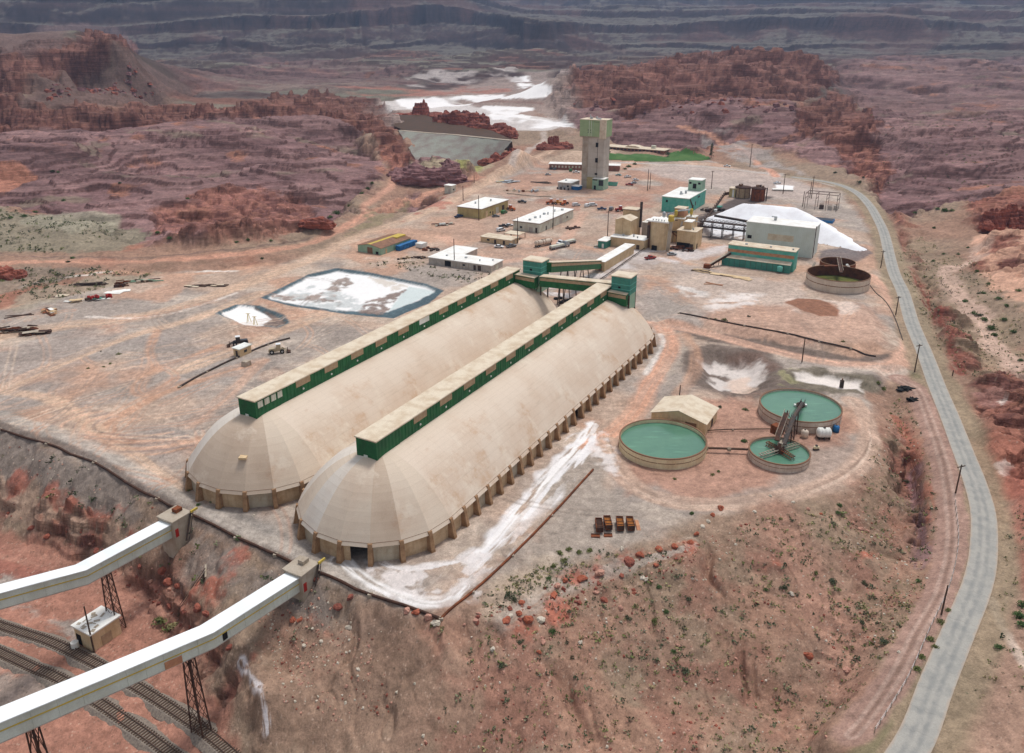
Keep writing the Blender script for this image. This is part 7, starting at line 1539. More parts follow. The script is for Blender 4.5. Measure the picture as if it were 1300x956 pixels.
# ---------------------------------------------------------------- dam, pond and lawn
cr_ = [P(a, b, 18.0) for a, b in ((506, 166), (540, 169), (575, 171.5), (610, 175), (650, 179))]; to_ = [P(a, b, .0) for a, b in ((534, 214), (548, 212), (572, 211), (600, 211), (622, 211))]
dmt = thing('dam', 'grey-green earth dam closing the valley in front of the salt lake', 'dam', (0, 0, 0)); b = MB(); n1, n2 = 40, 16
for i in range(n1+1):
    f = i/n1*4; k = min(int(f), 3); f -= k; c_ = cr_[k]*(1-f)+cr_[k+1]*f; t_ = to_[k]*(1-f)+to_[k+1]*f
    for j in range(n2+1):
        q = c_+(t_-c_)*j/n2; b.v.append((q[0]+random.gauss(0, .25), q[1], q[2]-.6*(j == n2)+random.gauss(0, .18)*(0 < j)))
    b.v.append((c_[0], c_[1]+5, 17.9)); b.v.append((c_[0]+1, c_[1]+16, 8.0))
m_ = n2+3
for i in range(n1):
    for j in range(n2): b.f.append((i*m_+j, i*m_+j+1, (i+1)*m_+j+1, (i+1)*m_+j)); b.smooth.append(True)
    b.f.append(((i+1)*m_, (i+1)*m_+n2+1, i*m_+n2+1, i*m_)); b.smooth.append(False); b.f.append(((i+1)*m_+n2+1, (i+1)*m_+n2+2, i*m_+n2+2, i*m_+n2+1)); b.smooth.append(False)
b.build('face', mat('dam_fill', (146, 148, 138), (132, 122, 116), .09, .95, fine=.3, streak=.9), dmt); cb = MB()
for i in range(4): cb.bar(cr_[i]+[0, 2.5, .12], cr_[i+1]+[0, 2.5, .12], 4.5, .3)
cb.build('crest_track', M_['concrete'], dmt)
def sheet(name, xy, z, m, kind):
    pl = [P(a, b_, z)[:2] for a, b_ in xy]; o = MB().add([(p[0], p[1], z) for p in pl], [tuple(range(len(pl)))]).build(name, m)
    if o.data.polygons[0].normal.z < 0: o.data.flip_normals()
    return tag(o, kind=kind)
sheet('pond_water', [(505, 146), (540, 146), (570, 158), (600, 160), (625, 166), (652, 178), (600, 176), (560, 171), (520, 168), (500, 160)], 15.0, M_['brown_water'], 'structure')
lp = GL(lawn_px); k, sd = None, None
gx2, gy2 = np.meshgrid(np.arange(lp[:, 0].min(), lp[:, 0].max(), 2.0), np.arange(lp[:, 1].min(), lp[:, 1].max(), 2.0)); ins = poly_sd(gx2, gy2, lp) > 0; ix = -np.ones(ins.shape, int); sl_ = np.where(ins); ix[sl_] = np.arange(len(sl_[0])); hh = Hat(gx2[sl_], gy2[sl_])
b = MB(); b.v = [(float(x), float(y), float(z)+.15+random.uniform(0, .12)) for x, y, z in zip(gx2[sl_], gy2[sl_], hh)]
for i in range(ins.shape[0]-1):
    for j in range(ins.shape[1]-1):
        q = (ix[i, j], ix[i, j+1], ix[i+1, j+1], ix[i+1, j])
        if min(q) >= 0: b.f.append(tuple(int(w) for w in q)); b.smooth.append(True)
tag(b.build('lawn', mat('grass', (62, 98, 46), (82, 110, 58), .12, .95, fine=.25)), kind='stuff')
# ================================================================ ROCKS AND PLANTS
def rock_mat(name, c, c2, c3_, strata=True):
    m = mat(name, c, c2, .35, .95, bump=.6, bscale=1.2, fine=.22)
    if strata:
        n, l = m.node_tree.nodes, m.node_tree.links; b = n['Principled BSDF']; src = b.inputs['Base Color'].links[0].from_socket; g = n.new('ShaderNodeNewGeometry')
        mp = n.new('ShaderNodeMapping'); mp.inputs['Scale'].default_value = (.05, .05, .8); l.new(g.outputs['Position'], mp.inputs['Vector']); t = n.new('ShaderNodeTexNoise'); t.inputs['Scale'].default_value = 1.0; t.inputs['Detail'].default_value = 5; l.new(mp.outputs[0], t.inputs['Vector'])
        r = n.new('ShaderNodeMapRange'); r.inputs[1].default_value = .4; r.inputs[2].default_value = .65; l.new(t.outputs['Fac'], r.inputs[0]); x = n.new('ShaderNodeMix'); x.data_type = 'RGBA'; l.new(r.outputs[0], x.inputs[0]); l.new(src, x.inputs[6]); x.inputs[7].default_value = L4(c3_); l.new(x.outputs[2], b.inputs['Base Color'])
    return m
RK = dict(red=rock_mat('red_sandstone', (158, 92, 74), (136, 80, 68), (108, 64, 56)), rust=rock_mat('rust_boulder', (168, 96, 72), (142, 80, 64), (150, 80, 60), False), pink=rock_mat('pink_boulder', (186, 140, 122), (168, 124, 110), (1, 1, 1), False),
          pale=rock_mat('pale_boulder', (200, 188, 172), (178, 168, 150), (1, 1, 1), False), purple=rock_mat('purple_sandstone', (146, 106, 104), (126, 92, 92), (104, 74, 74)))
def blob(name, m, r, h, seed, sub=3, parent=None, ter=0.0, blocky=.35, loc=None, rz=0):
    """weathered rock: a faceted lump, bedded if ter > 0"""
    bmh = bmesh.new(); bmesh.ops.create_icosphere(bmh, subdivisions=sub, radius=1.0); co = np.array([v.co[:] for v in bmh.verts])
    rs = np.random.default_rng(seed); q = np.zeros(len(co))
    nrm = rs.normal(size=(11 if sub < 5 else 26, 3)); nrm /= np.linalg.norm(nrm, axis=1)[:, None]; off = rs.uniform(.62, .95, len(nrm))
    s = np.ones(len(co))
    for nn, o in zip(nrm, off): dt = co @ nn; s = np.minimum(s, np.where(dt > 1e-3, o/np.maximum(dt, 1e-3), 9))
    co = co*(s*blocky*1.6+(1-blocky*1.6))[:, None] if blocky < .6 else co*s[:, None]
    a = np.arctan2(co[:, 1], co[:, 0]); f = fbm(co[:, 0]*2.3+seed, co[:, 1]*2.3+co[:, 2]*1.7, 5, seed); f2_ = fbm(a*3+seed, co[:, 2]*5, 4, seed+3)
    co *= (1+.22*f+.10*f2_)[:, None]
    co = co*np.array([r[0], r[1], h]); 
    if ter > 0:
        z = co[:, 2]; qq = z/ter; zz = (np.floor(qq)+sst(.55, 1, qq-np.floor(qq)))*ter; bulge = 1+.10*(vn(np.floor(qq)*1.7+seed, z*0+.3, 5)-.5); co[:, 0] *= bulge; co[:, 1] *= bulge; co[:, 2] = zz*.75+z*.25
    co[:, 2] = np.maximum(co[:, 2], -.35*h)
    for v, c_ in zip(bmh.verts, co): v.co = c_
    me_ = bpy.data.meshes.new(name); bmh.to_mesh(me_); bmh.free(); me_.materials.append(m); o = bpy.data.objects.new(name, me_); C.objects.link(o)
    if parent: o.parent = parent
    if loc is not None: o.location = tuple(loc)
    o.rotation_euler = (0, 0, rz); return o
# rock towers and islands standing in the valley
def outcrop(label, px, lumps, m='red', group=None):
    g = G(*px); t = thing('rock_outcrop', label, 'rock', (g[0], g[1], g[2])); 
    if group: t['group'] = group
    for i, (dx, dy, rx, ry, h) in enumerate(lumps): blob('rock', RK[m], (rx, ry), h, 40+i+int(px[0]), 5 if h > 8 else 4, t, ter=h/5.5, blocky=.5, loc=(dx, dy, -.05*h), rz=i)
    return t
outcrop('lone pillar of red rock standing in front of the white salt flat', (534, 149), [(0, 0, 9, 9, 22), (-3, 4, 20, 16, 9), (16, 2, 14, 10, 6), (-22, 5, 14, 10, 4)])
outcrop('broad lumpy red rock island between the salt flat and the dam pond', (584, 160), [(0, 0, 24, 16, 18), (-16, 2, 16, 12, 13), (18, -3, 18, 13, 15)])
outcrop('red rock ridge running down to the right end of the dam crest', (624, 172), [(0, 0, 22, 15, 13), (-16, 3, 16, 12, 12), (16, -6, 13, 10, 8)])
outcrop('small red rock butte on the slope left of the tall tower', (703, 188), [(0, 0, 6.5, 6, 12), (-9, -2, 9, 7, 6), (9, -1, 9, 7, 6), (0, -4, 14, 8, 3.5)])
outcrop('red broken rock buttress at the right foot of the dam', (630, 205), [(0, 0, 8, 7, 7), (8, 8, 9, 8, 9), (-8, -8, 8, 6, 4), (14, 18, 8, 8, 9)])
outcrop('flat layered purple rock dome in front of the dam', (545, 230), [(0, 6, 27, 14, 11), (-18, 12, 18, 12, 8), (10, 22, 20, 12, 14)], 'purple')
outcrop('red rock lump at the left end of the slickrock by the track', (5, 352), [(0, 0, 6, 5, 5), (5, 2, 4, 3, 3)])
outcrop('rounded orange rock knob at the foot of the slickrock near the gully', (408, 285), [(0, 0, 8, 5.5, 4.6), (-8, 2, 5, 4, 3)])
outcrop('tall red rock tower leaning at the right edge of the sandy wash', (1262, 285), [(0, 0, 8, 6, 10), (9, 2, 8, 6, 12), (17, -1, 7, 6, 9), (-6, -4, 4, 4, 4)])

BOUL = [('rust', 915, 646, 1.1), ('rust', 905, 654, .9), ('pale', 899, 662.5, .8), ('pale', 892, 669, .8), ('rust', 884.5, 678, .9), ('rust', 877, 689.5, 1.1), ('rust', 857, 694.5, 1.0), ('rust', 837, 697, 1.1), ('rust', 812, 705, 1.2), ('red', 799, 714, 1.9), ('red', 789, 731, .9), ('pink', 762, 728, 1.4), ('rust', 738, 736, 1.6), ('rust', 717, 738, .9), ('rust', 703, 757, 1.4), ('pink', 707, 744, 1.1), ('rust', 662, 765, 1.0), ('rust', 658.5, 779, .9), ('rust', 643, 788, 1.2), ('pale', 647.5, 782.5, .8), ('rust', 670, 787, 1.5), ('pale', 686, 788, 1.2), ('pale', 625.5, 825, .8), ('pink', 757, 752.5, .9), ('red', 767, 762, 1.0), ('pink', 788, 772, .8), ('rust', 833, 718, .8), ('pink', 861, 820, .7), ('pale', 736.5, 816, .7),
        ('red', 445, 759, 1.2), ('pale', 443.5, 797.5, 1.1), ('pink', 516, 776, 1.0), ('rust', 528.5, 778, 1.3), ('pink', 544, 785, 1.2), ('pale', 553, 792, 1.2), ('pale', 386, 820, .7), ('red', 401, 736, .8), ('rust', 372, 787, 1.0), ('rust', 380, 788, .8), ('pale', 408, 815, .6), ('red', 430, 771, 1.3), ('pale', 455, 850, .6),
        ('pale', 978, 630, .6), ('pink', 1083, 664, .8), ('pink', 1093, 672, .9), ('pink', 1101, 675, .7), ('pale', 1005, 754.5, .8), ('pink', 1075, 851, 1.0), ('rust', 1026, 833, 1.3), ('pale', 1007, 638, .6), ('pink', 1026, 646, .6), ('rust', 1042, 653, .7), ('pale', 1141, 828, .5), ('pale', 958, 650, .6), ('pale', 789, 697, .7), ('red', 735, 766, .8), ('pink', 690, 815, .8), ('rust', 684, 828, .7), ('pale', 821, 736, .9), ('pale', 815, 734, .8), ('pink', 826, 738, .6),
        ('red', 130, 706, 1.4), ('red', 122, 700, 1.1), ('red', 206, 726, 1.3), ('red', 214, 740, 1.5), ('red', 178, 719, 1.2), ('red', 226, 744, 1.2), ('red', 60, 682, 1.2), ('red', 40, 671, 1.2), ('red', 252, 772, 1.4), ('red', 262, 780, 1.2), ('red', 215, 770, 1.1), ('red', 280, 800, 1.3), ('red', 292, 822, 1.2), ('pale', 322, 655, .5)]
CN = dict(rust='rust orange', red='dark red', pink='pinkish', pale='pale')
PROB = {}
for i, (k, bx_, by_, s) in enumerate(BOUL):
    g = G(bx_, by_); key = (k, i % 4); zone_ = 'canyon wall below the loadout galleries' if bx_ < 340 else ('bank below the front pipe' if bx_ < 600 else ('hillside below the ore tubs' if bx_ < 940 else 'slope near the dirt track'))
    s *= .78
    if key not in PROB: o = PROB[key] = blob('boulder', RK[k], (1.0, .8), .8, 100+i, 3, None, 0, .55)
    else: o = PROB[key].copy(); C.objects.link(o)
    o.location = (g[0], g[1], g[2]+.1*s); o.rotation_euler = (random.uniform(-.25, .25), random.uniform(-.25, .25), random.uniform(0, 6)); o.scale = (s, s*random.uniform(.8, 1.15), s*random.uniform(.75, 1.1))
    size = 'large' if s > 1.0 else ('mid-sized' if s > .7 else 'small')
    tag(o, f'{size} {CN[k]} boulder lying on the {zone_}', 'boulder', f'{size} {CN[k]} boulders on the {zone_}')
# leafy clumps: many small leaf faces through a dome
def leaves(b, c, r, h, n, sz, rs):
    for _ in range(n):
        a, t, q = rs.uniform(0, 6.283), rs.uniform(0, 1), rs.uniform(.35, 1)**.6
        ph = math.acos(1-t); p = np.array([c[0]+r*q*math.sin(ph)*math.cos(a), c[1]+r*q*math.sin(ph)*math.sin(a), c[2]+h*q*math.cos(ph)+.05])
        u_ = rs.normal(size=3); u_ /= np.linalg.norm(u_); v_ = np.cross(u_, rs.normal(size=3)); v_ /= np.linalg.norm(v_)+1e-9; s_ = sz*rs.uniform(.6, 1.3)
        b.add([p-u_*s_, p+v_*s_*.7, p+u_*s_, p-v_*s_*.7], [(0, 1, 2, 3)])
LEAF = dict(green=mat('leaf_green', (88, 110, 64), (72, 94, 56), .9, .9, fine=.2), sage=mat('leaf_sage', (128, 128, 100), (108, 110, 84), .9, .9, fine=.2), dark=mat('leaf_dark', (86, 92, 68), (72, 80, 60), .9, .9, fine=.2), olive=mat('leaf_olive', (116, 122, 72), (98, 104, 62), .8, .9, fine=.2), straw=mat('leaf_straw', (164, 156, 110), (146, 134, 96), .8, .9, fine=.2))
rs = np.random.default_rng(11); PROTO_B = {}
def bush_proto(k, j):
    b = MB(); n = 4+j
    for q in range(n): a = rs.uniform(0, 6.28); d_ = rs.uniform(0, .55); leaves(b, (d_*math.cos(a), d_*math.sin(a), 0), rs.uniform(.4, .65), rs.uniform(.5, .85), 46, .12, rs)
    t = thing('desert_bush', '', 'bush'); b.build('foliage', LEAF[k], t); s_ = MB()
    for q in range(4): a = q*1.6; s_.tube((0, 0, -.2), (.4*math.cos(a), .4*math.sin(a), .45), .05, .02, 5)
    s_.build('stems', M_['wood'], t); return t
BUSH = [('green', 947, 521, 1.3, 'beside the pipe left of the tank with the feed well'), ('green', 944, 560.5, 1.4, 'between the cream walled tank and the small rake tank'), ('green', 701, 803, 1.3, 'standing alone low on the front hillside'), ('green', 879, 652, 1.0, 'at the yard edge above the hillside'), ('dark', 914, 517, 1.0, 'on the bank behind the barn'), ('green', 427, 272, 4.0, 'large, at the mouth of the slickrock gully'), ('green', 420, 276, 2.6, 'smaller, left of the large gully bush'),
        ('green', 467, 240, 2.6, 'up the slickrock gully'), ('green', 460, 246, 2.4, 'up the slickrock gully'), ('green', 472, 233, 2.4, 'up the slickrock gully'), ('olive', 443, 262, 2.2, 'up the slickrock gully'), ('dark', 333, 329, 1.6, 'dark, beside the curving dirt haul road'), ('green', 785, 463, .9, 'against the buttresses of the right storage shed'), ('green', 269, 637, 1.1, 'against the near end of the left storage shed'), ('green', 252, 641, .8, 'against the near end of the left storage shed'), ('green', 303, 683, 1.3, 'on the pipe edge between the two headhouses'), ('olive', 214, 798, 2.2, 'at the foot of the timber stair'), ('olive', 205, 790, 2.0, 'at the foot of the timber stair'), ('straw', 222, 795, 1.8, 'at the foot of the timber stair'), ('olive', 240, 623, .9, 'against the left storage shed'),
        ('green', 1199, 268, 3.0, 'in the row along the far wash'), ('green', 1207, 268, 2.6, 'in the row along the far wash'), ('green', 1190, 266, 2.2, 'in the row along the far wash'), ('green', 1163, 271, 2.4, 'in the row along the far wash'), ('dark', 1091, 232, 3.0, 'beside the road bend beyond the substation'), ('dark', 1096, 226, 2.4, 'beside the road bend beyond the substation'), ('dark', 1060, 220, 2.2, 'beside the road bend beyond the substation'), ('green', 1184, 332, 1.9, 'on the sandy wash right of the road'), ('green', 1186, 290, 1.8, 'on the sandy wash right of the road'), ('green', 1198, 323, 1.5, 'on the sandy wash right of the road'), ('green', 1216, 323, 1.5, 'on the sandy wash right of the road'), ('green', 1229, 315, 1.6, 'on the sandy wash right of the road'), ('green', 1240, 345, 1.6, 'on the sandy wash right of the road'), ('green', 1254, 361, 2.0, 'on the sandy wash right of the road'), ('green', 1249, 373, 1.8, 'on the sandy wash right of the road'), ('green', 1268, 380, 2.0, 'on the sandy wash right of the road'), ('green', 1278, 389, 1.8, 'on the sandy wash right of the road'), ('green', 1287, 422, 1.8, 'on the sandy wash right of the road'), ('green', 1275, 406, 1.7, 'on the sandy wash right of the road'), ('green', 1294, 370, 1.9, 'on the sandy wash right of the road'), ('green', 1296, 458, 1.6, 'on the sandy wash right of the road'),
        ('green', 1258, 418, 2.4, 'in the long thicket in the wash'), ('green', 1250, 407, 2.4, 'in the long thicket in the wash'), ('green', 1263, 426, 2.0, 'in the long thicket in the wash'), ('dark', 1243, 401, 2.0, 'in the long thicket in the wash'), ('green', 1236, 398, 1.8, 'in the long thicket in the wash'), ('green', 1225, 383, 1.8, 'in the long thicket in the wash'), ('green', 30, 275, 2.6, 'on the foot of the left slickrock'), ('green', 12, 277, 2.4, 'on the foot of the left slickrock'), ('green', 45, 270, 2.4, 'on the foot of the left slickrock'), ('dark', 66, 218, 2.4, 'in a crack of the left slickrock'), ('green', 74, 219, 2.2, 'in a crack of the left slickrock'), ('dark', 152, 233, 2.2, 'in a crack of the left slickrock'), ('green', 238, 253, 2.0, 'in a crack of the left slickrock'), ('green', 80, 255, 2.0, 'in a crack of the left slickrock'), ('green', 92, 328, 1.8, 'on the verge below the green mound'), ('dark', 86, 333, 1.6, 'on the verge below the green mound'), ('green', 30, 356, 1.6, 'on the verge below the green mound'), ('green', 315, 305, 2.0, 'among broken red rocks by the haul road'), ('green', 300, 308, 1.8, 'among broken red rocks by the haul road'), ('green', 344, 306, 1.6, 'among broken red rocks by the haul road'), ('green', 200, 296, 2.2, 'among broken red rocks by the haul road'), ('green', 216, 303, 2.0, 'among broken red rocks by the haul road'),
        ('olive', 920, 407, 1.6, 'on the bank above the settling basins'), ('olive', 908, 406, 1.1, 'on the bank above the settling basins'), ('dark', 951, 402, .9, 'on the bank above the settling basins'), ('olive', 1070, 434, 1.1, 'on the bank above the settling basins'), ('olive', 1115, 487, 1.5, 'at the end of the narrow white basin'), ('olive', 1122, 494, 1.4, 'at the end of the narrow white basin'), ('olive', 905, 603, .9, 'on the loop track before the cream walled tank'), ('olive', 912, 599, .8, 'on the loop track before the cream walled tank'), ('olive', 856, 608, .7, 'on the loop track before the cream walled tank'), ('olive', 151, 450, 1.2, 'in the bushy strip on the left yard'), ('olive', 140, 462, .9, 'in the bushy strip on the left yard'), ('olive', 132, 466, .8, 'in the bushy strip on the left yard'), ('olive', 112, 468, .8, 'in the bushy strip on the left yard'), ('dark', 128, 446, .5, 'in the bushy strip on the left yard'),
        ('dark', 1058, 740, 1.3, 'on the slope between hillside and dirt track'), ('dark', 1098, 741, 1.0, 'on the slope between hillside and dirt track'), ('green', 1066, 642, 1.1, 'on the slope between hillside and dirt track'), ('green', 1064, 651, .9, 'on the slope between hillside and dirt track'), ('dark', 1150, 612, 1.3, 'on the slope between hillside and dirt track'), ('green', 1166, 738, 1.2, 'on the slope between hillside and dirt track'), ('dark', 1125, 816, 1.4, 'on the slope between hillside and dirt track'), ('dark', 1095, 791, 1.0, 'on the slope between hillside and dirt track'), ('olive', 1036, 728, .9, 'on the slope between hillside and dirt track'), ('dark', 994, 747, 1.1, 'on the front hillside'), ('dark', 873, 761, 1.1, 'on the front hillside'), ('green', 836, 746, 1.1, 'on the front hillside'), ('green', 845, 777, 1.0, 'on the front hillside'), ('dark', 660, 815, 1.0, 'on the front hillside'), ('dark', 636, 846, 1.2, 'on the front hillside'), ('green', 855, 828, 1.0, 'on the front hillside'), ('dark', 868, 852, 1.6, 'on the front hillside'), ('dark', 797, 785, 1.0, 'on the front hillside'), ('olive', 832, 788, 1.2, 'on the front hillside'), ('green', 973, 750, 1.0, 'on the front hillside'), ('green', 878, 652, .8, 'on the front hillside'),
        ('olive', 711, 703, 1.2, 'on the grassy bank left of the ore tubs'), ('olive', 722, 698, 1.2, 'on the grassy bank left of the ore tubs'), ('olive', 735, 702, 1.1, 'on the grassy bank left of the ore tubs'), ('olive', 748, 700, 1.2, 'on the grassy bank left of the ore tubs'), ('olive', 716, 712, 1.1, 'on the grassy bank left of the ore tubs'), ('olive', 703, 719, 1.0, 'on the grassy bank left of the ore tubs'), ('green', 697, 735, .9, 'on the grassy bank left of the ore tubs'), ('dark', 645, 757, 1.5, 'bare dark, on the bank left of the ore tubs'), ('dark', 652, 762, 1.3, 'bare dark, on the bank left of the ore tubs'), ('olive', 1180, 812, 1.2, 'between the dirt track and the road'), ('olive', 1195, 790, 1.2, 'between the dirt track and the road'), ('olive', 1170, 835, 1.2, 'between the dirt track and the road'), ('olive', 1188, 822, 1.0, 'between the dirt track and the road'), ('olive', 1203, 775, 1.0, 'between the dirt track and the road'), ('olive', 1164, 850, 1.3, 'between the dirt track and the road'), ('green', 1268, 823, 1.3, 'right of the road near the bottom edge'), ('green', 1297, 770, 1.8, 'right of the road near the bottom edge'), ('green', 1294, 783, 1.7, 'right of the road near the bottom edge'), ('green', 1298, 795, 1.6, 'right of the road near the bottom edge'), ('green', 799, 212, 3.2, 'on the green slope right of the brick change house'), ('green', 806, 209, 2.8, 'on the green slope right of the brick change house'), ('green', 793, 215, 2.6, 'on the green slope right of the brick change house')]
KN = dict(green='bright green', dark='dark green', olive='olive', straw='straw coloured')
cnt = {}
for i, (k, x, y, s, where) in enumerate(BUSH): cnt[(k, where)] = cnt.get((k, where), 0)+1
for i, (k, x, y, s, where) in enumerate(BUSH):
    g = G(x, y); key = (k, i % 3)
    if key not in PROTO_B: o = PROTO_B[key] = bush_proto(k, i % 3)
    else: o = copy_tree(PROTO_B[key])
    o.location = (g[0], g[1], g[2]-.05); s *= .85; o.scale = (s*random.uniform(.9, 1.2), s*random.uniform(.9, 1.2), s*random.uniform(.8, 1.0)); o.rotation_euler = (0, 0, random.uniform(0, 6))
    o['label'] = f'{KN[k]} bush {where}'
    if cnt[(k, where)] > 1: o['group'] = f'{KN[k]} bushes {where}'
    elif 'group' in o: del o['group']
# trees by the office
def tree(label, px, h, r, m, conical):
    g = G(*px); t = thing('conifer_tree' if conical else 'shade_tree', label, 'tree', g)
    MB().tube((0, 0, -.5), (.1, 0, h*.8), .22, .06, 7).build('trunk', M_['wood'], t); lb_ = MB()
    for i in range(9): a = i*2.4; z = h*(.2+.07*i); lb_.tube((0, 0, z), (r*.7*math.cos(a)*(1-.07*i), r*.7*math.sin(a)*(1-.07*i), z+.5), .07, .02, 5)
    lb_.build('limbs', M_['wood'], t); b = MB(); rs_ = np.random.default_rng(int(px[0]))
    for i in range(26 if conical else 14):
        f = i/26 if conical else rs_.uniform(.3, .8); a = rs_.uniform(0, 6.28); rr_ = r*(1-.72*f)*rs_.uniform(.3, .8) if conical else r*rs_.uniform(.1, .7)
        leaves(b, (rr_*math.cos(a), rr_*math.sin(a), h*(.08+.86*f) if conical else h*f*.9), r*(.55-.3*f) if conical else r*.45, h*.12 if conical else h*.25, 60, .2, rs_)
    b.build('crown', LEAF[m], t)
tree('tall dark conifer at the right end of the lawn', (903, 200), 11.5, 2.3, 'dark', True)
tree('dark conifer squeezed between the tower and the long office', (772, 196), 8.5, 2.2, 'dark', True)
tree('round dark tree at the right end of the long office', (848, 199), 4.6, 3.0, 'dark', False)
# ground cover: low scrub and loose stones, too many to count
def scatter(polys, n, kind, seed, smin, smax, mats_, name, lodz=None):
    r_ = np.random.default_rng(seed); bs = {k: MB() for k in mats_}
    for poly, cnt_ in zip(polys, n):
        pl = GL(poly); x0, x1, y0, y1 = pl[:, 0].min(), pl[:, 0].max(), pl[:, 1].min(), pl[:, 1].max()
        xs_ = r_.uniform(x0, x1, cnt_*4); ys_ = r_.uniform(y0, y1, cnt_*4); dens = fbm(xs_/14, ys_/14, 4, seed)
        ok = (poly_sd(xs_, ys_, pl) > 0) & (dens+r_.uniform(-.6, .6, len(xs_)) > -.1); xs_, ys_ = xs_[ok][:cnt_], ys_[ok][:cnt_]
        dr_ = line_d(xs_, ys_, ROAD)[0]; dt_ = line_d(xs_, ys_, TRACK)[0]; ok = (dr_ > 4) & (dt_ > 3); xs_, ys_ = xs_[ok], ys_[ok]; zs_ = Hat(xs_, ys_)
        for x, y, z in zip(xs_, ys_, zs_):
            k = mats_[int(r_.integers(len(mats_)))]; s = smin+(smax-smin)*r_.random()**2.2; b = bs[k]
            if kind == 'shrub':
                for _ in range(9):
                    p = np.array([x, y, z])+np.array([*r_.normal(0, .33*s, 2), abs(r_.normal(.28, .2))*s]); a = r_.normal(size=3); a /= np.linalg.norm(a); c_ = np.cross(a, r_.normal(size=3)); c_ /= np.linalg.norm(c_)+1e-9
                    b.add([p-a*.26*s, p+c_*.2*s, p+a*.26*s, p-c_*.2*s], [(0, 1, 2, 3)])
            else:
                v8 = np.array([(-1, -1, -.6), (1, -1, -.6), (1, 1, -.6), (-1, 1, -.6), (-.6, -.7, .6), (.7, -.5, .7), (.6, .7, .5), (-.6, .6, .8)])*(.5*s)+r_.normal(0, .1*s, (8, 3)); a = r_.uniform(0, 6.28); ca, sa = math.cos(a), math.sin(a)
                v8 = np.stack([v8[:, 0]*ca-v8[:, 1]*sa, v8[:, 0]*sa+v8[:, 1]*ca, v8[:, 2]*.8], 1)+[x, y, z+.1*s]; b.add(v8, [(3, 2, 1, 0), (4, 5, 6, 7), (0, 1, 5, 4), (1, 2, 6, 5), (2, 3, 7, 6), (3, 0, 4, 7)])
    for k, b in bs.items():
        if b.v: tag(b.build(name, LEAF.get(k) or RK[k]), kind='stuff')
strip1 = [(1150, 866), (1200, 770), (1222, 690), (1210, 600), (1185, 520), (1196, 520), (1230, 600), (1240, 690), (1215, 780), (1165, 880)]
rwash = [(1135, 330), (1170, 300), (1230, 330), (1300, 400), (1310, 480), (1240, 480), (1190, 440), (1150, 380)]
mid = [(1080, 640), (1110, 560), (1140, 500), (1170, 540), (1195, 620), (1190, 720), (1150, 800), (1090, 800)]
rslope = [(1262, 700), (1290, 640), (1330, 640), (1330, 900), (1220, 900), (1245, 820)]
slope_l = [(-40, 545), (0, 552), (100, 590), (200, 645), (300, 700), (420, 750), (420, 830), (330, 830), (240, 750), (150, 680), (0, 610)]
lmound = [(-40, 265), (60, 275), (150, 280), (170, 305), (60, 322), (-40, 320)]; lverge = [(-40, 335), (0, 342), (140, 340), (200, 350), (100, 374), (-40, 395)]
bank = [(600, 760), (680, 720), (760, 700), (800, 700), (700, 745), (620, 790)]
yardv = [(455, 335), (520, 330), (600, 345), (640, 352), (600, 362), (520, 345)]
wide = [(1100, 140), (1300, 140), (1340, 230), (1200, 260), (1110, 230)]
scatter([hillp, strip1, rwash, mid, rslope, bank], [1450, 420, 1200, 520, 280, 300], 'shrub', 21, .35, 1.1, ['sage', 'olive', 'dark', 'straw'], 'desert_scrub')
scatter([lmound, lverge, slope_l, yardv, wide], [500, 420, 260, 120, 350], 'shrub', 22, .7, 1.8, ['sage', 'dark', 'olive'], 'desert_scrub')
scatter([hillp, mid, slope_l, [(330, 770), (420, 755), (560, 800), (620, 870), (560, 900), (360, 900)], rwash], [800, 350, 400, 350, 250], 'stone', 23, .2, .55, ['pink', 'pale', 'pink', 'red'], 'loose_stones')
scatter([[(-20, 620), (90, 660), (150, 690), (205, 730), (240, 780), (270, 840), (220, 800), (140, 725), (40, 680), (-20, 655)], [(560, 800), (700, 740), (860, 690), (960, 660), (880, 720), (700, 790)]], [420, 140], 'stone', 24, .3, .9, ['red', 'red', 'pink'], 'loose_stones')

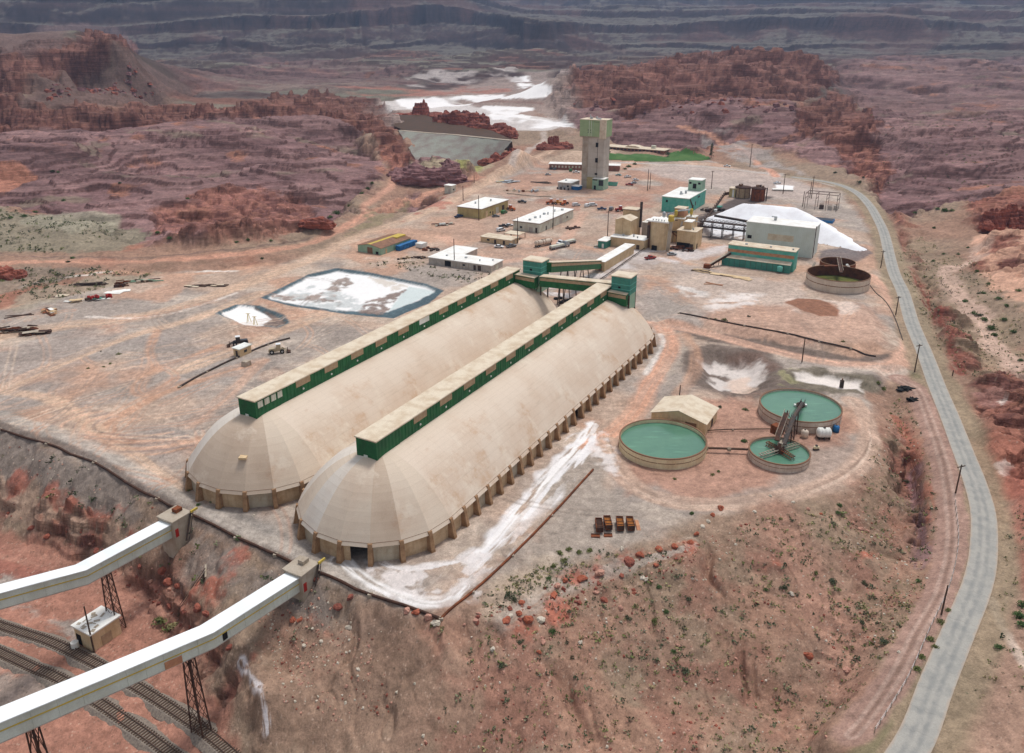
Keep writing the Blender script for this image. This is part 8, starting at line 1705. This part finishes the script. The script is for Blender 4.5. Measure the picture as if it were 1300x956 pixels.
scatter([[(60, 114), (150, 102), (168, 80), (186, 92), (206, 118), (190, 127), (60, 131)], [(700, 140), (850, 124), (1000, 130), (1010, 150), (860, 150), (740, 150)]], [220, 160], 'stone', 25, 1.5, 6.5, ['purple', 'red'], 'fallen_rocks')
# every one of several alike things is told apart by its place in the row or cluster
ORD = 'first second third fourth fifth sixth seventh eighth ninth tenth eleventh twelfth thirteenth fourteenth fifteenth sixteenth'.split()
from collections import defaultdict
byl = defaultdict(list)
for o in scene.objects:
    if o.parent is None and o.get('group') and o.get('label') and o.get('category') in ('boulder', 'bush', 'tyre'): byl[o['label']].append(o)
for lab, os_ in byl.items():
    n_ = len(os_)
    if n_ < 2: continue
    def px_of(o):
        q = o.location; y, z = q.y, q.z-HC; zc = y*math.cos(PITCH)-z*math.sin(PITCH); return 650+F_PX*q.x/zc, 433-F_PX*(y*math.sin(PITCH)+z*math.cos(PITCH))/zc
    pp = {o.name: px_of(o) for o in os_}; xs_ = [v[0] for v in pp.values()]; ys_ = [v[1] for v in pp.values()]; horiz = (max(xs_)-min(xs_)) > (max(ys_)-min(ys_))
    os_.sort(key=lambda o: pp[o.name][0 if horiz else 1])
    for i, o in enumerate(os_):
        if horiz: w = 'leftmost' if i == 0 else ('rightmost' if i == n_-1 else f'{ORD[i]} from the left')
        else: w = 'farthest' if i == 0 else ('nearest' if i == n_-1 else f'{ORD[i]} from the far end')
        o['label'] = ' '.join((lab+', '+w).replace('lying ', '').split()[:16])
# ================================================================ AIR
hz_ = bpy.data.materials.new('haze'); hz_.use_nodes = True; n, l = hz_.node_tree.nodes, hz_.node_tree.links; n.clear()
vo_ = n.new('ShaderNodeVolumePrincipled'); vo_.inputs['Color'].default_value = (0.50, 0.67, 1.0, 1); vo_.inputs['Density'].default_value = 0.000075; vo_.inputs['Anisotropy'].default_value = 0.2
ou_ = n.new('ShaderNodeOutputMaterial'); l.new(vo_.outputs[0], ou_.inputs['Volume'])
zmin, zmax = float(H.min()), float(H.max())
tag(MB().bx(-12500, 12500, -300, 12600, zmin-1.0, max(zmax, HC)+20).build('haze', hz_), kind='stuff')
print('heights', zmin, zmax)
